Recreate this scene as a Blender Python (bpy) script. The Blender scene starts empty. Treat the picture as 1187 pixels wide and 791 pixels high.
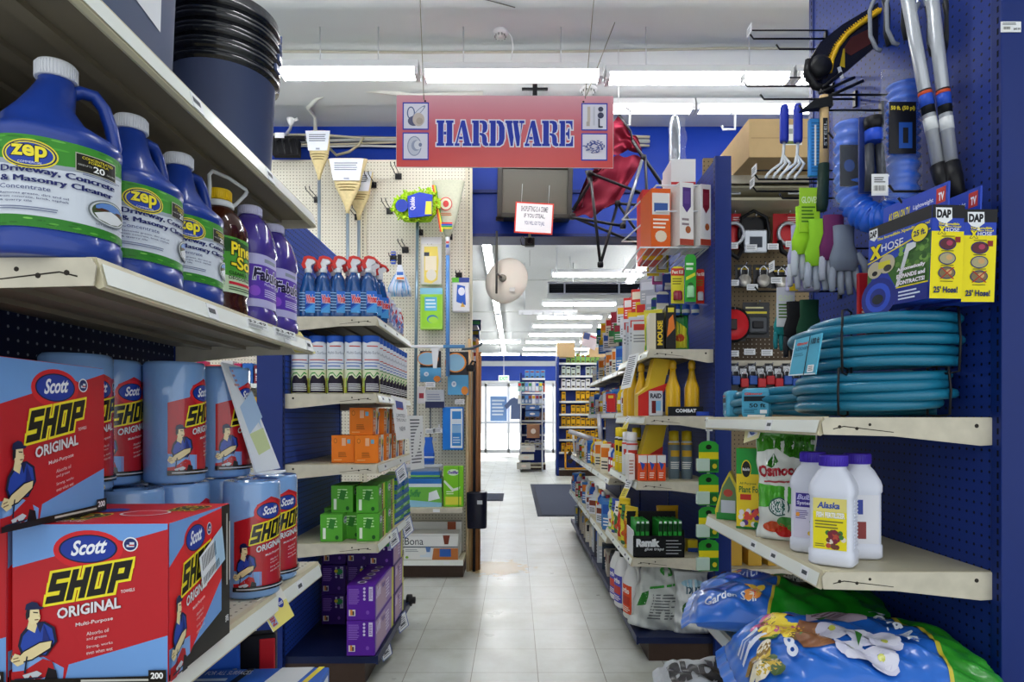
import bpy, bmesh, math, random
from mathutils import Vector, Matrix
from mathutils.geometry import tessellate_polygon
RN = random.Random(11)
SC = bpy.context.scene
COL = SC.collection
F, CX, CY, CH = 750.0, 597.0, 485.0, 1.18
PI = math.pi
def at(px, py, Y):
    return Vector(((px-CX)/F*Y, Y, CH-(py-CY)/F*Y))
def lin(c):
    return c/12.92 if c <= .04045 else ((c+.055)/1.055)**2.4
def rgb(h):
    h = h.lstrip('#')
    return tuple(lin(int(h[i:i+2], 16)/255) for i in (0, 2, 4))+(1,)
_M = {}
def mat(h, rough=.5, metal=0, trans=0, alpha=1, emit=0, noise=0, scale=30, bump=0, coat=0, ior=1.45):
    key = (h, rough, metal, trans, alpha, emit, noise, scale, bump, coat, ior)
    if key in _M: return _M[key]
    m = bpy.data.materials.new('m_'+h.lstrip('#')); m.use_nodes = True
    nt = m.node_tree; b = nt.nodes['Principled BSDF']
    c = rgb(h)
    b.inputs['Base Color'].default_value = c
    b.inputs['Roughness'].default_value = rough
    b.inputs['Metallic'].default_value = metal
    b.inputs['Specular IOR Level'].default_value = .5 if (metal or trans or alpha < 1) else (.4 if coat else .3)
    b.inputs['Transmission Weight'].default_value = trans
    b.inputs['Alpha'].default_value = alpha
    b.inputs['IOR'].default_value = ior
    b.inputs['Coat Weight'].default_value = coat
    if emit:
        b.inputs['Emission Color'].default_value = c
        b.inputs['Emission Strength'].default_value = emit
    if noise or bump:
        tc = nt.nodes.new('ShaderNodeTexCoord')
        n = nt.nodes.new('ShaderNodeTexNoise'); n.inputs['Scale'].default_value = scale
        n.inputs['Detail'].default_value = 5
        nt.links.new(tc.outputs['Object'], n.inputs['Vector'])
        if noise:
            mx = nt.nodes.new('ShaderNodeMix'); mx.data_type = 'RGBA'
            d = tuple(x*(1-noise) for x in c[:3])+(1,)
            l = tuple(min(1, x*(1+noise*.5)) for x in c[:3])+(1,)
            mx.inputs[6].default_value = d; mx.inputs[7].default_value = l
            nt.links.new(n.outputs['Fac'], mx.inputs[0])
            nt.links.new(mx.outputs[2], b.inputs['Base Color'])
        if bump:
            bp = nt.nodes.new('ShaderNodeBump'); bp.inputs['Strength'].default_value = bump
            bp.inputs['Distance'].default_value = .01
            nt.links.new(n.outputs['Fac'], bp.inputs['Height'])
            nt.links.new(bp.outputs[0], b.inputs['Normal'])
    _M[key] = m
    return m
def asmat(m):
    return mat(m) if isinstance(m, str) else m
_T = {}
def text_geom(s, bold=0.0, shear=0.0):
    key = (s, bold, shear)
    if key in _T: return _T[key]
    cu = bpy.data.curves.new('t', 'FONT'); cu.body = s; cu.resolution_u = 2 if len(s) > 5 else 4
    cu.offset = bold; cu.shear = shear; cu.size = 1
    o = bpy.data.objects.new('t', cu); COL.objects.link(o)
    dg = bpy.context.evaluated_depsgraph_get()
    me = bpy.data.meshes.new_from_object(o.evaluated_get(dg))
    vs = [(v.co.x, v.co.y) for v in me.vertices]
    me.calc_loop_triangles()
    ts = []
    for t in me.loop_triangles:
        a, b_, c = (vs[i] for i in t.vertices)
        ar = (b_[0]-a[0])*(c[1]-a[1])-(c[0]-a[0])*(b_[1]-a[1])
        ts.append(tuple(t.vertices) if ar > 0 else tuple(reversed(t.vertices)))
    COL.objects.unlink(o); bpy.data.objects.remove(o); bpy.data.curves.remove(cu); bpy.data.meshes.remove(me)
    _T[key] = (vs, ts)
    return _T[key]
def rot(ax, ay=0, az=0):
    return (Matrix.Rotation(az, 4, 'Z') @ Matrix.Rotation(ay, 4, 'Y') @ Matrix.Rotation(ax, 4, 'X'))
def T(x, y=0, z=0):
    if isinstance(x, (tuple, Vector)): return Matrix.Translation(Vector(x))
    return Matrix.Translation((x, y, z))
_RB = {}
class MB:
    def __init__(s):
        s.v = []; s.f = []; s.m = []; s.mats = []; s.sm = []
    def mi(s, m):
        m = asmat(m)
        if m not in s.mats: s.mats.append(m)
        return s.mats.index(m)
    def add(s, vs, fs, m, M=None, smooth=False):
        n = len(s.v); k = s.mi(m)
        for p in vs:
            p = Vector(p)
            if M is not None: p = M @ p
            s.v.append(p)
        for f in fs:
            s.f.append([n+i for i in f]); s.m.append(k); s.sm.append(smooth)
        return s
    def box(s, lo, hi, m, M=None, bev=0):
        x0, y0, z0 = lo; x1, y1, z1 = hi
        if bev:
            key = (round(x1-x0, 4), round(y1-y0, 4), round(z1-z0, 4), bev)
            if key not in _RB:
                b = bmesh.new(); bmesh.ops.create_cube(b, size=1)
                for v in b.verts: v.co = Vector((v.co.x*key[0], v.co.y*key[1], v.co.z*key[2]))
                bmesh.ops.bevel(b, geom=b.edges[:], offset=bev, segments=2, affect='EDGES', profile=.5)
                b.verts.index_update()
                _RB[key] = ([tuple(v.co) for v in b.verts], [[v.index for v in f.verts] for f in b.faces]); b.free()
            vs, fs = _RB[key]; c = ((x0+x1)/2, (y0+y1)/2, (z0+z1)/2)
            return s.add([(a+c[0], b_+c[1], d+c[2]) for a, b_, d in vs], fs, m, M)
        vs = [(x0, y0, z0), (x1, y0, z0), (x1, y1, z0), (x0, y1, z0), (x0, y0, z1), (x1, y0, z1), (x1, y1, z1), (x0, y1, z1)]
        fs = [(0, 3, 2, 1), (4, 5, 6, 7), (0, 1, 5, 4), (1, 2, 6, 5), (2, 3, 7, 6), (3, 0, 4, 7)]
        return s.add(vs, fs, m, M)
    def bx(s, c, size, m, M=None, bev=0):
        return s.box([c[i]-size[i]/2 for i in range(3)], [c[i]+size[i]/2 for i in range(3)], m, M, bev)
    def prism(s, pts, d0, d1, m, M=None, plane='xz'):
        # polygon pts extruded; plane 'xz': extrude along y, 'xy': along z, 'yz': along x
        def q(p, d):
            return {'xz': (p[0], d, p[1]), 'xy': (p[0], p[1], d), 'yz': (d, p[0], p[1])}[plane]
        n = len(pts)
        vs = [q(p, d0) for p in pts]+[q(p, d1) for p in pts]
        tr = tessellate_polygon([[Vector((p[0], p[1], 0)) for p in pts]])
        fs = [tuple(t) for t in tr]+[tuple(i+n for i in reversed(t)) for t in tr]
        fs += [(i, (i+1) % n, (i+1) % n+n, i+n) for i in range(n)]
        s.add(vs, fs, m, M)
        return s
    def tube(s, path, r, m, n=8, M=None, closed=False, caps=True, smooth=True, flat=1.0):
        P = [Vector(p) for p in path]; k = len(P)
        rs = r if isinstance(r, (list, tuple)) else [r]*k
        vs = []; up = None
        for i in range(k):
            if closed: t = P[(i+1) % k]-P[i-1]
            else: t = P[min(i+1, k-1)]-P[max(i-1, 0)]
            if t.length < 1e-9: t = Vector((0, 0, 1))
            t.normalize()
            if up is None:
                up = Vector((0, 0, 1)) if abs(t.z) < .9 else Vector((1, 0, 0))
            up = up-t*up.dot(t)
            if up.length < 1e-6: up = t.orthogonal()
            up.normalize()
            sd = t.cross(up)
            for j in range(n):
                a = 2*PI*j/n
                vs.append(P[i]+sd*math.cos(a)*rs[i]+up*math.sin(a)*rs[i]*flat)
        fs = []
        for i in range(k if closed else k-1):
            for j in range(n):
                a = i*n+j; b = i*n+(j+1) % n; i2 = (i+1) % k
                fs.append((a, b, i2*n+(j+1) % n, i2*n+j))
        if not closed and caps:
            fs.append(tuple(reversed(range(n)))); fs.append(tuple(range((k-1)*n, k*n)))
        return s.add(vs, fs, m, M, smooth)
    def rod(s, a, b, r, m, n=8, M=None):
        return s.tube([a, b], r, m, n, M)
    def lathe(s, prof, m, n=24, M=None, smooth=True, caps=True, sq=(1, 1)):
        # prof: list of (r, z) or (r, z, mat)
        vs = []
        for p in prof:
            for j in range(n):
                a = 2*PI*j/n
                vs.append((p[0]*math.cos(a)*sq[0], p[0]*math.sin(a)*sq[1], p[1]))
        k0 = len(s.v)
        for i in range(len(prof)-1):
            mm = prof[i+1][2] if len(prof[i+1]) > 2 else m
            fs = [(i*n+j, i*n+(j+1) % n, (i+1)*n+(j+1) % n, (i+1)*n+j) for j in range(n)]
            if i == 0: s.add(vs, fs, mm, M, smooth)
            else:
                k = s.mi(mm)
                for f in fs: s.f.append([k0+q for q in f]); s.m.append(k); s.sm.append(smooth)
        if caps:
            k = s.mi(prof[0][2] if len(prof[0]) > 2 else m)
            s.f.append([k0+q for q in reversed(range(n))]); s.m.append(k); s.sm.append(False)
            k = s.mi(prof[-1][2] if len(prof[-1]) > 2 else m)
            s.f.append([k0+(len(prof)-1)*n+q for q in range(n)]); s.m.append(k); s.sm.append(False)
        return s
    def loft(s, secs, m, n=32, M=None, smooth=True):
        # secs: (z, hx, hy, e, ox, oy[, mat])
        vs = []
        for q in secs:
            for j in range(n):
                x, y = se(q[1], q[2], q[3], 2*PI*j/n)
                vs.append((x+q[4], y+q[5], q[0]))
        k0 = len(s.v); s.add(vs, [], m, M)
        for i in range(len(secs)-1):
            k = s.mi(secs[i+1][6] if len(secs[i+1]) > 6 else m)
            for j in range(n):
                s.f.append([k0+i*n+j, k0+i*n+(j+1) % n, k0+(i+1)*n+(j+1) % n, k0+(i+1)*n+j]); s.m.append(k); s.sm.append(smooth)
        k = s.mi(m)
        s.f.append([k0+q for q in reversed(range(n))]); s.m.append(k); s.sm.append(False)
        s.f.append([k0+(len(secs)-1)*n+q for q in range(n)]); s.m.append(k); s.sm.append(False)
        return s
    def sheet(s, fn, nu, nv, m, M=None, smooth=True, thick=0):
        # fn(u,v) -> point ; u,v in 0..1
        vs = [fn(i/nu, j/nv) for j in range(nv+1) for i in range(nu+1)]
        fs = [(j*(nu+1)+i, j*(nu+1)+i+1, (j+1)*(nu+1)+i+1, (j+1)*(nu+1)+i) for j in range(nv) for i in range(nu)]
        return s.add(vs, fs, m, M, smooth)
    def build(s, name, parent=None, loc=None, rz=0, sub=0):
        me = bpy.data.meshes.new(name)
        me.from_pydata([tuple(v) for v in s.v], [], s.f)
        for m in s.mats: me.materials.append(m)
        for i, p in enumerate(me.polygons):
            p.material_index = s.m[i]; p.use_smooth = s.sm[i]
        me.update()
        o = bpy.data.objects.new(name, me); COL.objects.link(o)
        if parent is not None: o.parent = parent
        if loc is not None: o.location = loc
        if rz: o.rotation_euler = (0, 0, rz)
        return o
def se(hx, hy, e, a):
    c, d = math.cos(a), math.sin(a)
    return (hx*math.copysign(abs(c)**(2/e), c), hy*math.copysign(abs(d)**(2/e), d))
# ---- surface maps: (u,v,off) -> point; u to the right, v up as seen from the front
def flat(o, U, V, M=None):
    o, U, V = Vector(o), Vector(U), Vector(V); N = U.cross(V).normalized()
    def f(u, v, off=0):
        p = o+U*u+V*v+N*off
        return M @ p if M is not None else p
    f.curved = False
    return f
def front(w, h, d=0, z=0, x=None):   # face at y=-d/2 of a box centred in x
    return flat((-w/2 if x is None else x, -d/2, z), (w, 0, 0), (0, 0, h))
def side_r(w, h, d, z=0):            # face at x=+w/2
    return flat((w/2, -d/2, z), (0, d, 0), (0, 0, h))
def side_l(w, h, d, z=0):
    return flat((-w/2, d/2, z), (0, -d, 0), (0, 0, h))
def topf(w, d, z):
    return flat((-w/2, -d/2, z), (w, 0, 0), (0, d, 0))
def cyl(r, z0, h, width, M=None, ry=None, e=2.0, ox=0, oy=0):
    """u in 0..1 over arc length `width` centred on the front (-y)."""
    ry = ry or r
    N = 240; tab = [(0.0, -PI/2)]; L = 0; px, py = se(r, ry, e, -PI/2)
    for i in range(1, N+1):
        a = -PI/2+PI*i/N; x, y = se(r, ry, e, a); L += math.hypot(x-px, y-py); px, py = x, y; tab.append((L, a))
    def ang(sv):
        t = abs(sv); lo, hi = 0, N
        while hi-lo > 1:
            md = (lo+hi)//2
            if tab[md][0] < t: lo = md
            else: hi = md
        a0, a1 = tab[lo], tab[hi]; k = (t-a0[0])/max(1e-9, a1[0]-a0[0])
        a = a0[1]+(a1[1]-a0[1])*k
        return a if sv >= 0 else -PI-a
    def f(u, v, off=0):
        a = ang((u-.5)*width)
        x, y = se(r+off, ry+off, e, a)
        p = Vector((x+ox, y+oy, z0+h*v))
        return M @ p if M is not None else p
    f.curved = True; f.step = .07*min(1, .1/width*1.2) if width > .1 else .08
    return f
def _split(vs, ts, L):
    vs = list(vs); out = []; st = list(ts); guard = 0
    while st and guard < 60000:
        guard += 1
        t = st.pop(); p = [vs[i] for i in t]
        e = [abs(p[i][0]-p[(i+1) % 3][0]) for i in range(3)]
        k = e.index(max(e))
        if e[k] <= L: out.append(t); continue
        a, b, c = t[k], t[(k+1) % 3], t[(k+2) % 3]
        vs.append(((vs[a][0]+vs[b][0])/2, (vs[a][1]+vs[b][1])/2)); m = len(vs)-1
        st.append((a, m, c)); st.append((m, b, c))
    return vs, out
class Decal:
    """prints flat coloured shapes onto a surface map of an MB"""
    def __init__(s, mb, mp, off=.0004, step=.00008, mk=None):
        s.mb, s.mp, s.off, s.step = mb, mp, off, step
        s.mk = mk or (lambda c: mat(c, .45))
    def _put(s, vs, ts, c):
        if s.mp.curved: vs, ts = _split(vs, ts, s.mp.step)
        if getattr(s.mp, 'vstep', 0):
            sw, ts = _split([(b_, a) for a, b_ in vs], ts, s.mp.vstep); vs = [(b_, a) for a, b_ in sw]
        s.off += s.step+.000012
        s.mb.add([s.mp(u, v, s.off) for u, v in vs], ts, s.mk(c) if isinstance(c, str) else c)
        return s
    def r(s, u0, v0, u1, v1, c):
        return s._put([(u0, v0), (u1, v0), (u1, v1), (u0, v1)], [(0, 1, 2), (0, 2, 3)], c)
    def p(s, pts, c):
        a = sum(pts[i][0]*pts[(i+1) % len(pts)][1]-pts[(i+1) % len(pts)][0]*pts[i][1] for i in range(len(pts)))
        if a < 0: pts = list(reversed(pts))
        ts = []
        for t in tessellate_polygon([[Vector((p[0], p[1], 0)) for p in pts]]):
            q = [pts[i] for i in t]
            ar = (q[1][0]-q[0][0])*(q[2][1]-q[0][1])-(q[2][0]-q[0][0])*(q[1][1]-q[0][1])
            ts.append(tuple(t) if ar > 0 else tuple(reversed(t)))
        return s._put(pts, ts, c)
    def e(s, cu, cv, ru, rv, c, n=20, a=0):
        pts = []
        for i in range(n):
            x, y = ru*math.cos(2*PI*i/n), rv*math.sin(2*PI*i/n)
            pts.append((cu+x*math.cos(a)-y*math.sin(a), cv+x*math.sin(a)+y*math.cos(a)))
        return s._put(pts, [(0, i, i+1) for i in range(1, n-1)], c)
    def t(s, txt, u0, v0, u1, v1, c, bold=0.0, shear=0.0, skew=0.0, out=None, ow=.05, rotate=0):
        if out:
            s._t(txt, u0, v0, u1, v1, out, bold+ow, shear, skew, rotate, ref=bold)
        return s._t(txt, u0, v0, u1, v1, c, bold, shear, skew, rotate)
    def _t(s, txt, u0, v0, u1, v1, c, bold, shear, skew, rotate, ref=None):
        vs, ts = text_geom(txt, bold, shear)
        if not vs: return s
        rv = text_geom(txt, ref, shear)[0] if ref is not None else vs
        x0 = min(v[0] for v in rv); x1 = max(v[0] for v in rv); y0 = min(v[1] for v in rv); y1 = max(v[1] for v in rv)
        o = []
        for x, y in vs:
            a = (x-x0)/(x1-x0); b = (y-y0)/max(1e-6, y1-y0)
            if rotate == 1: a, b = b, 1-a     # reads downward
            if rotate == -1: a, b = 1-b, a    # reads upward
            u = u0+(u1-u0)*a
            o.append((u, v0+(v1-v0)*b+skew*(u-u0)))
        if rotate: 
            ts = [t for t in ts]
        return s._put(o, ts, c)
    def lines(s, u0, v0, u1, v1, n, c, fill=.45, skew=0, rag=.25):
        """rows of print too small to read"""
        rr = random.Random(int(u0*1000+v0*777+n)); h = (v1-v0)/n
        for i in range(n):
            b = v1-h*(i+1)+h*.25; e = u1-(u1-u0)*rag*rr.random()
            s.off -= s.step if i else 0
            s._put([(u0, b), (e, b+skew*(e-u0)), (e, b+h*fill+skew*(e-u0)), (u0, b+h*fill)], [(0, 1, 2), (0, 2, 3)], c)
        return s
    def block(s, txt, u0, v0, u1, v1, c, out, g=.012, gv=.014, shear=.0, skew=.17, gap=.10):
        """heavy square block letters with an outline"""
        B = {'S': [(0, 0, 1, .24), (0, .38, 1, .62), (0, .76, 1, 1), (0, .5, .34, 1), (.66, 0, 1, .5)], 'H': [(0, 0, .34, 1), (.66, 0, 1, 1), (.2, .38, .8, .62)],
             'O': [(0, 0, .34, 1), (.66, 0, 1, 1), (.1, 0, .9, .22), (.1, .78, .9, 1)], 'P': [(0, 0, .34, 1), (.1, .78, 1, 1), (.66, .38, 1, 1), (.1, .38, .9, .6)]}
        n = len(txt); lw = (u1-u0)/(n+gap*(n-1)); H = v1-v0
        def q(i, r, gu, gvv):
            x0, y0, x1, y1 = r; o = []
            for x, y, sx, sy in ((x0, y0, -1, -1), (x1, y0, 1, -1), (x1, y1, 1, 1), (x0, y1, -1, 1)):
                u = u0+lw*(i*(1+gap)+x)+sx*gu; o.append((u+shear*(y-.5)*H, v0+H*y+sy*gvv+skew*(u-u0)))
            return o
        for i, ch in enumerate(txt):
            for r in B[ch]: s._put(q(i, r, g, gv), [(0, 1, 2), (0, 2, 3)], out); s.off -= s.step
        s.off += s.step
        for i, ch in enumerate(txt):
            for r in B[ch]: s._put(q(i, r, 0, 0), [(0, 1, 2), (0, 2, 3)], c); s.off -= s.step
        s.off += s.step
        return s
    def bars(s, u0, v0, u1, v1, c='#151515', bg='#f4f4f0', n=14):
        s.r(u0, v0, u1, v1, bg); w = (u1-u0)*.86; x = u0+(u1-u0)*.07; rr = random.Random(n)
        k = 0
        for i in range(n):
            ww = w/n*(.25+.5*rr.random())
            if k: s.off -= s.step
            k = 1
            s._put([(x, v0+(v1-v0)*.3), (x+ww, v0+(v1-v0)*.3), (x+ww, v1-(v1-v0)*.1), (x, v1-(v1-v0)*.1)], [(0, 1, 2), (0, 2, 3)], c)
            x += w/n
        return s
# ---- things
def tag(o, label=None, cat=None, group=None, kind=None):
    if label: o['label'] = label
    if cat: o['category'] = cat
    if group: o['group'] = group
    if kind: o['kind'] = kind
    return o
def thing(name, label, cat, loc=(0, 0, 0), rz=0, group=None, kind=None):
    o = bpy.data.objects.new(name, None); COL.objects.link(o)
    o.empty_display_size = .05
    o.location = loc; o.rotation_euler = (0, 0, rz)
    return tag(o, label, cat, group, kind)
def solo(mb, name, label, cat, loc=(0, 0, 0), rz=0, group=None):
    return tag(mb.build(name, None, loc, rz), label, cat, group)
def struct(mb, name):
    return tag(mb.build(name), kind='structure')
KIDS = {}
def dup(root, loc, rz=0, label=None, group=None, euler=None, scale=None):
    r = root.copy(); COL.objects.link(r); r.location = loc; r.rotation_euler = euler or (0, 0, rz)
    if scale: r.scale = (scale,)*3 if isinstance(scale, (int, float)) else scale
    if label: r['label'] = label
    if group: r['group'] = group
    if root.name not in KIDS:
        KIDS[root.name] = [(c, list(c.children)) for c in root.children]
    for c, gs in KIDS[root.name]:
        d = c.copy(); COL.objects.link(d); d.parent = r
        for g in gs:
            h = g.copy(); COL.objects.link(h); h.parent = d
    return r
ORD = ['first', 'second', 'third', 'fourth', 'fifth', 'sixth', 'seventh', 'eighth', 'ninth', 'tenth', 'eleventh', 'twelfth', 'thirteenth', 'fourteenth', 'fifteenth', 'sixteenth', 'seventeenth', 'eighteenth', 'nineteenth', 'twentieth']
def row(proto, spots, fmt, group):
    """place proto then copies; fmt gets the ordinal word. spots: (x,y,z,rz)"""
    out = []
    for i, s in enumerate(spots):
        lab = fmt.format(o=ORD[i]) if i < len(ORD) else fmt.format(o='next')
        if i == 0:
            proto.location = s[:3]; proto.rotation_euler = (0, 0, s[3] if len(s) > 3 else 0); proto['label'] = lab; proto['group'] = group; out.append(proto)
        else:
            out.append(dup(proto, s[:3], s[3] if len(s) > 3 else 0, lab, group))
    return out
# ================= materials for the shell and fixtures
def peg_mat(h, ax=(0, 2), pitch=.0254, r=.13, hole='#17160f', rough=.5, slot=None, bump=0, noise=.06):
    key = ('peg', h, ax, pitch, r, hole, slot)
    if key in _M: return _M[key]
    m = bpy.data.materials.new('peg_'+h.lstrip('#')); m.use_nodes = True; nt = m.node_tree; b = nt.nodes['Principled BSDF']
    b.inputs['Roughness'].default_value = rough; b.inputs['Specular IOR Level'].default_value = .22
    L = nt.links.new
    tc = nt.nodes.new('ShaderNodeTexCoord'); sx = nt.nodes.new('ShaderNodeSeparateXYZ'); L(tc.outputs['Object'], sx.inputs[0])
    def mth(op, a, b_=None):
        n = nt.nodes.new('ShaderNodeMath'); n.operation = op
        for i, q in enumerate((a, b_)):
            if q is None: continue
            if isinstance(q, (int, float)): n.inputs[i].default_value = q
            else: L(q, n.inputs[i])
        return n.outputs[0]
    ds = []
    for k, a in enumerate(ax):
        p = pitch if not isinstance(pitch, tuple) else pitch[k]
        fr = mth('FRACT', mth('ADD', mth('DIVIDE', sx.outputs[a], p), 100.0))
        d = mth('MULTIPLY', mth('SUBTRACT', fr, .5), p/.0254)
        if slot and k == slot[0]: d = mth('MAXIMUM', mth('SUBTRACT', mth('ABSOLUTE', d), slot[1]), 0)
        ds.append(mth('MULTIPLY', d, d))
    inside = mth('LESS_THAN', mth('SQRT', mth('ADD', ds[0], ds[1])), r)
    n = nt.nodes.new('ShaderNodeTexNoise'); n.inputs['Scale'].default_value = 4; n.inputs['Detail'].default_value = 6; L(tc.outputs['Object'], n.inputs[0])
    base = nt.nodes.new('ShaderNodeMix'); base.data_type = 'RGBA'; c = rgb(h)
    base.inputs[6].default_value = tuple(x*(1-noise) for x in c[:3])+(1,); base.inputs[7].default_value = tuple(min(1, x*(1+noise)) for x in c[:3])+(1,)
    L(n.outputs['Fac'], base.inputs[0])
    mx = nt.nodes.new('ShaderNodeMix'); mx.data_type = 'RGBA'
    L(inside, mx.inputs[0]); L(base.outputs[2], mx.inputs[6]); mx.inputs[7].default_value = rgb(hole)
    L(mx.outputs[2], b.inputs['Base Color'])
    _M[key] = m
    return m
def floor_mat():
    m = bpy.data.materials.new('vinyl_tiles'); m.use_nodes = True; nt = m.node_tree; b = nt.nodes['Principled BSDF']; L = nt.links.new
    tc = nt.nodes.new('ShaderNodeTexCoord'); mp = nt.nodes.new('ShaderNodeMapping'); L(tc.outputs['Object'], mp.inputs[0])
    mp.inputs['Location'].default_value = (-.105, .05, 0)
    br = nt.nodes.new('ShaderNodeTexBrick'); L(mp.outputs[0], br.inputs[0])
    br.offset = 0; br.inputs['Scale'].default_value = 1; br.inputs['Brick Width'].default_value = .305; br.inputs['Row Height'].default_value = .305
    br.inputs['Mortar Size'].default_value = .0022; br.inputs['Mortar Smooth'].default_value = .3
    br.inputs['Color1'].default_value = rgb('#d9ddd8'); br.inputs['Color2'].default_value = rgb('#d0d4cf'); br.inputs['Mortar'].default_value = rgb('#8d8a7c')
    n = nt.nodes.new('ShaderNodeTexNoise'); n.inputs['Scale'].default_value = 2.2; n.inputs['Detail'].default_value = 9; n.inputs['Roughness'].default_value = .65; L(tc.outputs['Object'], n.inputs[0])
    cr = nt.nodes.new('ShaderNodeValToRGB'); cr.color_ramp.elements[0].position = .32; cr.color_ramp.elements[0].color = rgb('#cfccc0'); cr.color_ramp.elements[1].position = .62; cr.color_ramp.elements[1].color = (1, 1, 1, 1); L(n.outputs['Fac'], cr.inputs[0])
    mu = nt.nodes.new('ShaderNodeMix'); mu.data_type = 'RGBA'; mu.blend_type = 'MULTIPLY'; mu.inputs[0].default_value = .8; L(br.outputs['Color'], mu.inputs[6]); L(cr.outputs[0], mu.inputs[7])
    # worn ochre patches where the wax has gone, near the end of the wooden handles
    ds = nt.nodes.new('ShaderNodeVectorMath'); ds.operation = 'DISTANCE'; L(tc.outputs['Object'], ds.inputs[0]); ds.inputs[1].default_value = (-.14, 5.1, 0)
    n2 = nt.nodes.new('ShaderNodeTexNoise'); n2.inputs['Scale'].default_value = 14; n2.inputs['Detail'].default_value = 6; L(tc.outputs['Object'], n2.inputs[0])
    ad = nt.nodes.new('ShaderNodeMath'); ad.operation = 'MULTIPLY_ADD'; L(n2.outputs['Fac'], ad.inputs[0]); ad.inputs[1].default_value = -.42; L(ds.outputs['Value'], ad.inputs[2])
    c2 = nt.nodes.new('ShaderNodeValToRGB'); c2.color_ramp.elements[0].position = .0; c2.color_ramp.elements[0].color = (1, 1, 1, 1); c2.color_ramp.elements[1].position = .05; c2.color_ramp.elements[1].color = (0, 0, 0, 1)
    L(ad.outputs[0], c2.inputs[0])
    m2 = nt.nodes.new('ShaderNodeMix'); m2.data_type = 'RGBA'; L(c2.outputs[0], m2.inputs[0]); L(mu.outputs[2], m2.inputs[6]); m2.inputs[7].default_value = rgb('#b9a06a')
    L(m2.outputs[2], b.inputs['Base Color'])
    n3 = nt.nodes.new('ShaderNodeTexNoise'); n3.inputs['Scale'].default_value = 5; n3.inputs['Detail'].default_value = 4; L(tc.outputs['Object'], n3.inputs[0])
    mr = nt.nodes.new('ShaderNodeMapRange'); mr.inputs[3].default_value = .2; mr.inputs[4].default_value = .45; L(n3.outputs['Fac'], mr.inputs[0]); L(mr.outputs[0], b.inputs['Roughness'])
    bp = nt.nodes.new('ShaderNodeBump'); bp.inputs['Strength'].default_value = .12; bp.inputs['Distance'].default_value = .01; L(n.outputs['Fac'], bp.inputs['Height']); L(bp.outputs[0], b.inputs['Normal'])
    return m
BLUE = mat('#10296f', .35, noise=.1, scale=6)
BLUE_DK = mat('#141f45', .42, noise=.1, scale=8)
BLUEWALL = mat('#0a359c', .45, noise=.12, scale=3)
CREAM = mat('#cdc5a8', .45, noise=.1, scale=14)
CREAM_W = mat('#cec7b4', .5, noise=.3, scale=22)
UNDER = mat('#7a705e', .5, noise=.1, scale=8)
BROWN = mat('#46352c', .5, noise=.2, scale=20)
PRICE = mat('#e9ede6', .3)
BLACK = mat('#16161a', .4)
WHITE = mat('#eceef0', .45)
CHROME = mat('#c9ccd0', .22, metal=1)
WIRE = mat('#d5d9dc', .3, metal=.6)
CEIL = mat('#e4e9ea', .8, noise=.05, scale=2, bump=.25)
CEIL2 = mat('#d3d6d6', .75, noise=.08, scale=35, bump=.5)
# ================= room
ZC, ZC2 = 3.57, 3.32
YW = 5.30
b = MB(); b.box((-6, -3, -.05), (7, 24.5, 0), floor_mat()); struct(b, 'floor')
b = MB(); b.box((-6, -1.2, ZC), (7, YW, ZC+.08), CEIL)
b.box((-6, 2.7, ZC-.012), (7, 2.712, ZC), mat('#b8bcba', .8)); b.box((-6, 4.55, ZC-.02), (7, 4.9, ZC), CEIL)
struct(b, 'ceiling')
b = MB(); b.box((-6, YW+.2, ZC2), (7, 24.5, ZC2+.08), CEIL2)
for k in range(6):
    b.box((-6, 7.0+3*k, ZC2-.01), (7, 7.02+3*k, ZC2), mat('#bfc2bf', .8))
struct(b, 'ceiling_1')
b = MB()
b.box((-6, YW, 0), (-.42, YW+.2, ZC), BLUEWALL); b.box((1.95, YW, 0), (7, YW+.2, ZC), BLUEWALL)
b.box((-.42, YW, 2.68), (1.95, YW+.2, ZC), BLUEWALL)
b.box((-.42, YW-.025, 3.02), (1.95, YW, 3.045), BLUE); b.box((-.42, YW-.03, 2.66), (1.95, YW+.23, 2.685), BLUE)
struct(b, 'wall_back')
b = MB(); b.box((-6.1, -3, 0), (-6, 24.5, 3.65), mat('#b7bac0', .7)); struct(b, 'wall_left')
b = MB(); b.box((7, -3, 0), (7.1, 24.5, 3.65), mat('#b7bac0', .7)); struct(b, 'wall_right')
# far wall, 22 m away: blue band over a glass shop front
YF = 22.0
b = MB()
b.box((-6, YF, 2.45), (7, YF+.2, ZC2), mat('#2448b0', .5)); b.box((-6, YF-.03, 2.36), (7, YF+.22, 2.45), mat('#eef0f2', .5))
b.box((-6, YF-.05, 2.95), (7, YF, 3.12), mat('#dfe3ea', .5)); b.box((-6, YF, 0), (-1.75, YF+.2, 2.45), mat('#ccd0d8', .6))
b.box((2.6, YF, 0), (7, YF+.2, 2.45), mat('#ccd0d8', .6))
struct(b, 'wall_far')
def glazed(name, x0, x1, bars):
    fr = MB(); al = mat('#e3e6ea', .35, metal=.3)
    for x in bars: fr.box((x-.035, YF+.03, 0), (x+.035, YF+.12, 2.36), al)
    fr.box((x0, YF+.03, 0), (x1, YF+.12, .12), al); fr.box((x0, YF+.03, 2.26), (x1, YF+.12, 2.36), al)
    fr.box((x0, YF+.04, 1.0), (x1, YF+.11, 1.06), al)
    f = fr.build(name); tag(f, kind='structure')
    g = MB(); g.box((x0, YF+.07, .12), (x1, YF+.08, 2.26), mat('#ffffff', .02, alpha=.08)); g.build('pane', f)
    return f
glazed('door_1', -1.0, .55, (-1.0, -.22, .55))
glazed('window_1', -1.75, -1.0, (-1.75,)); glazed('window_2', .55, 2.6, (1.3, 2.0, 2.6))
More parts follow.
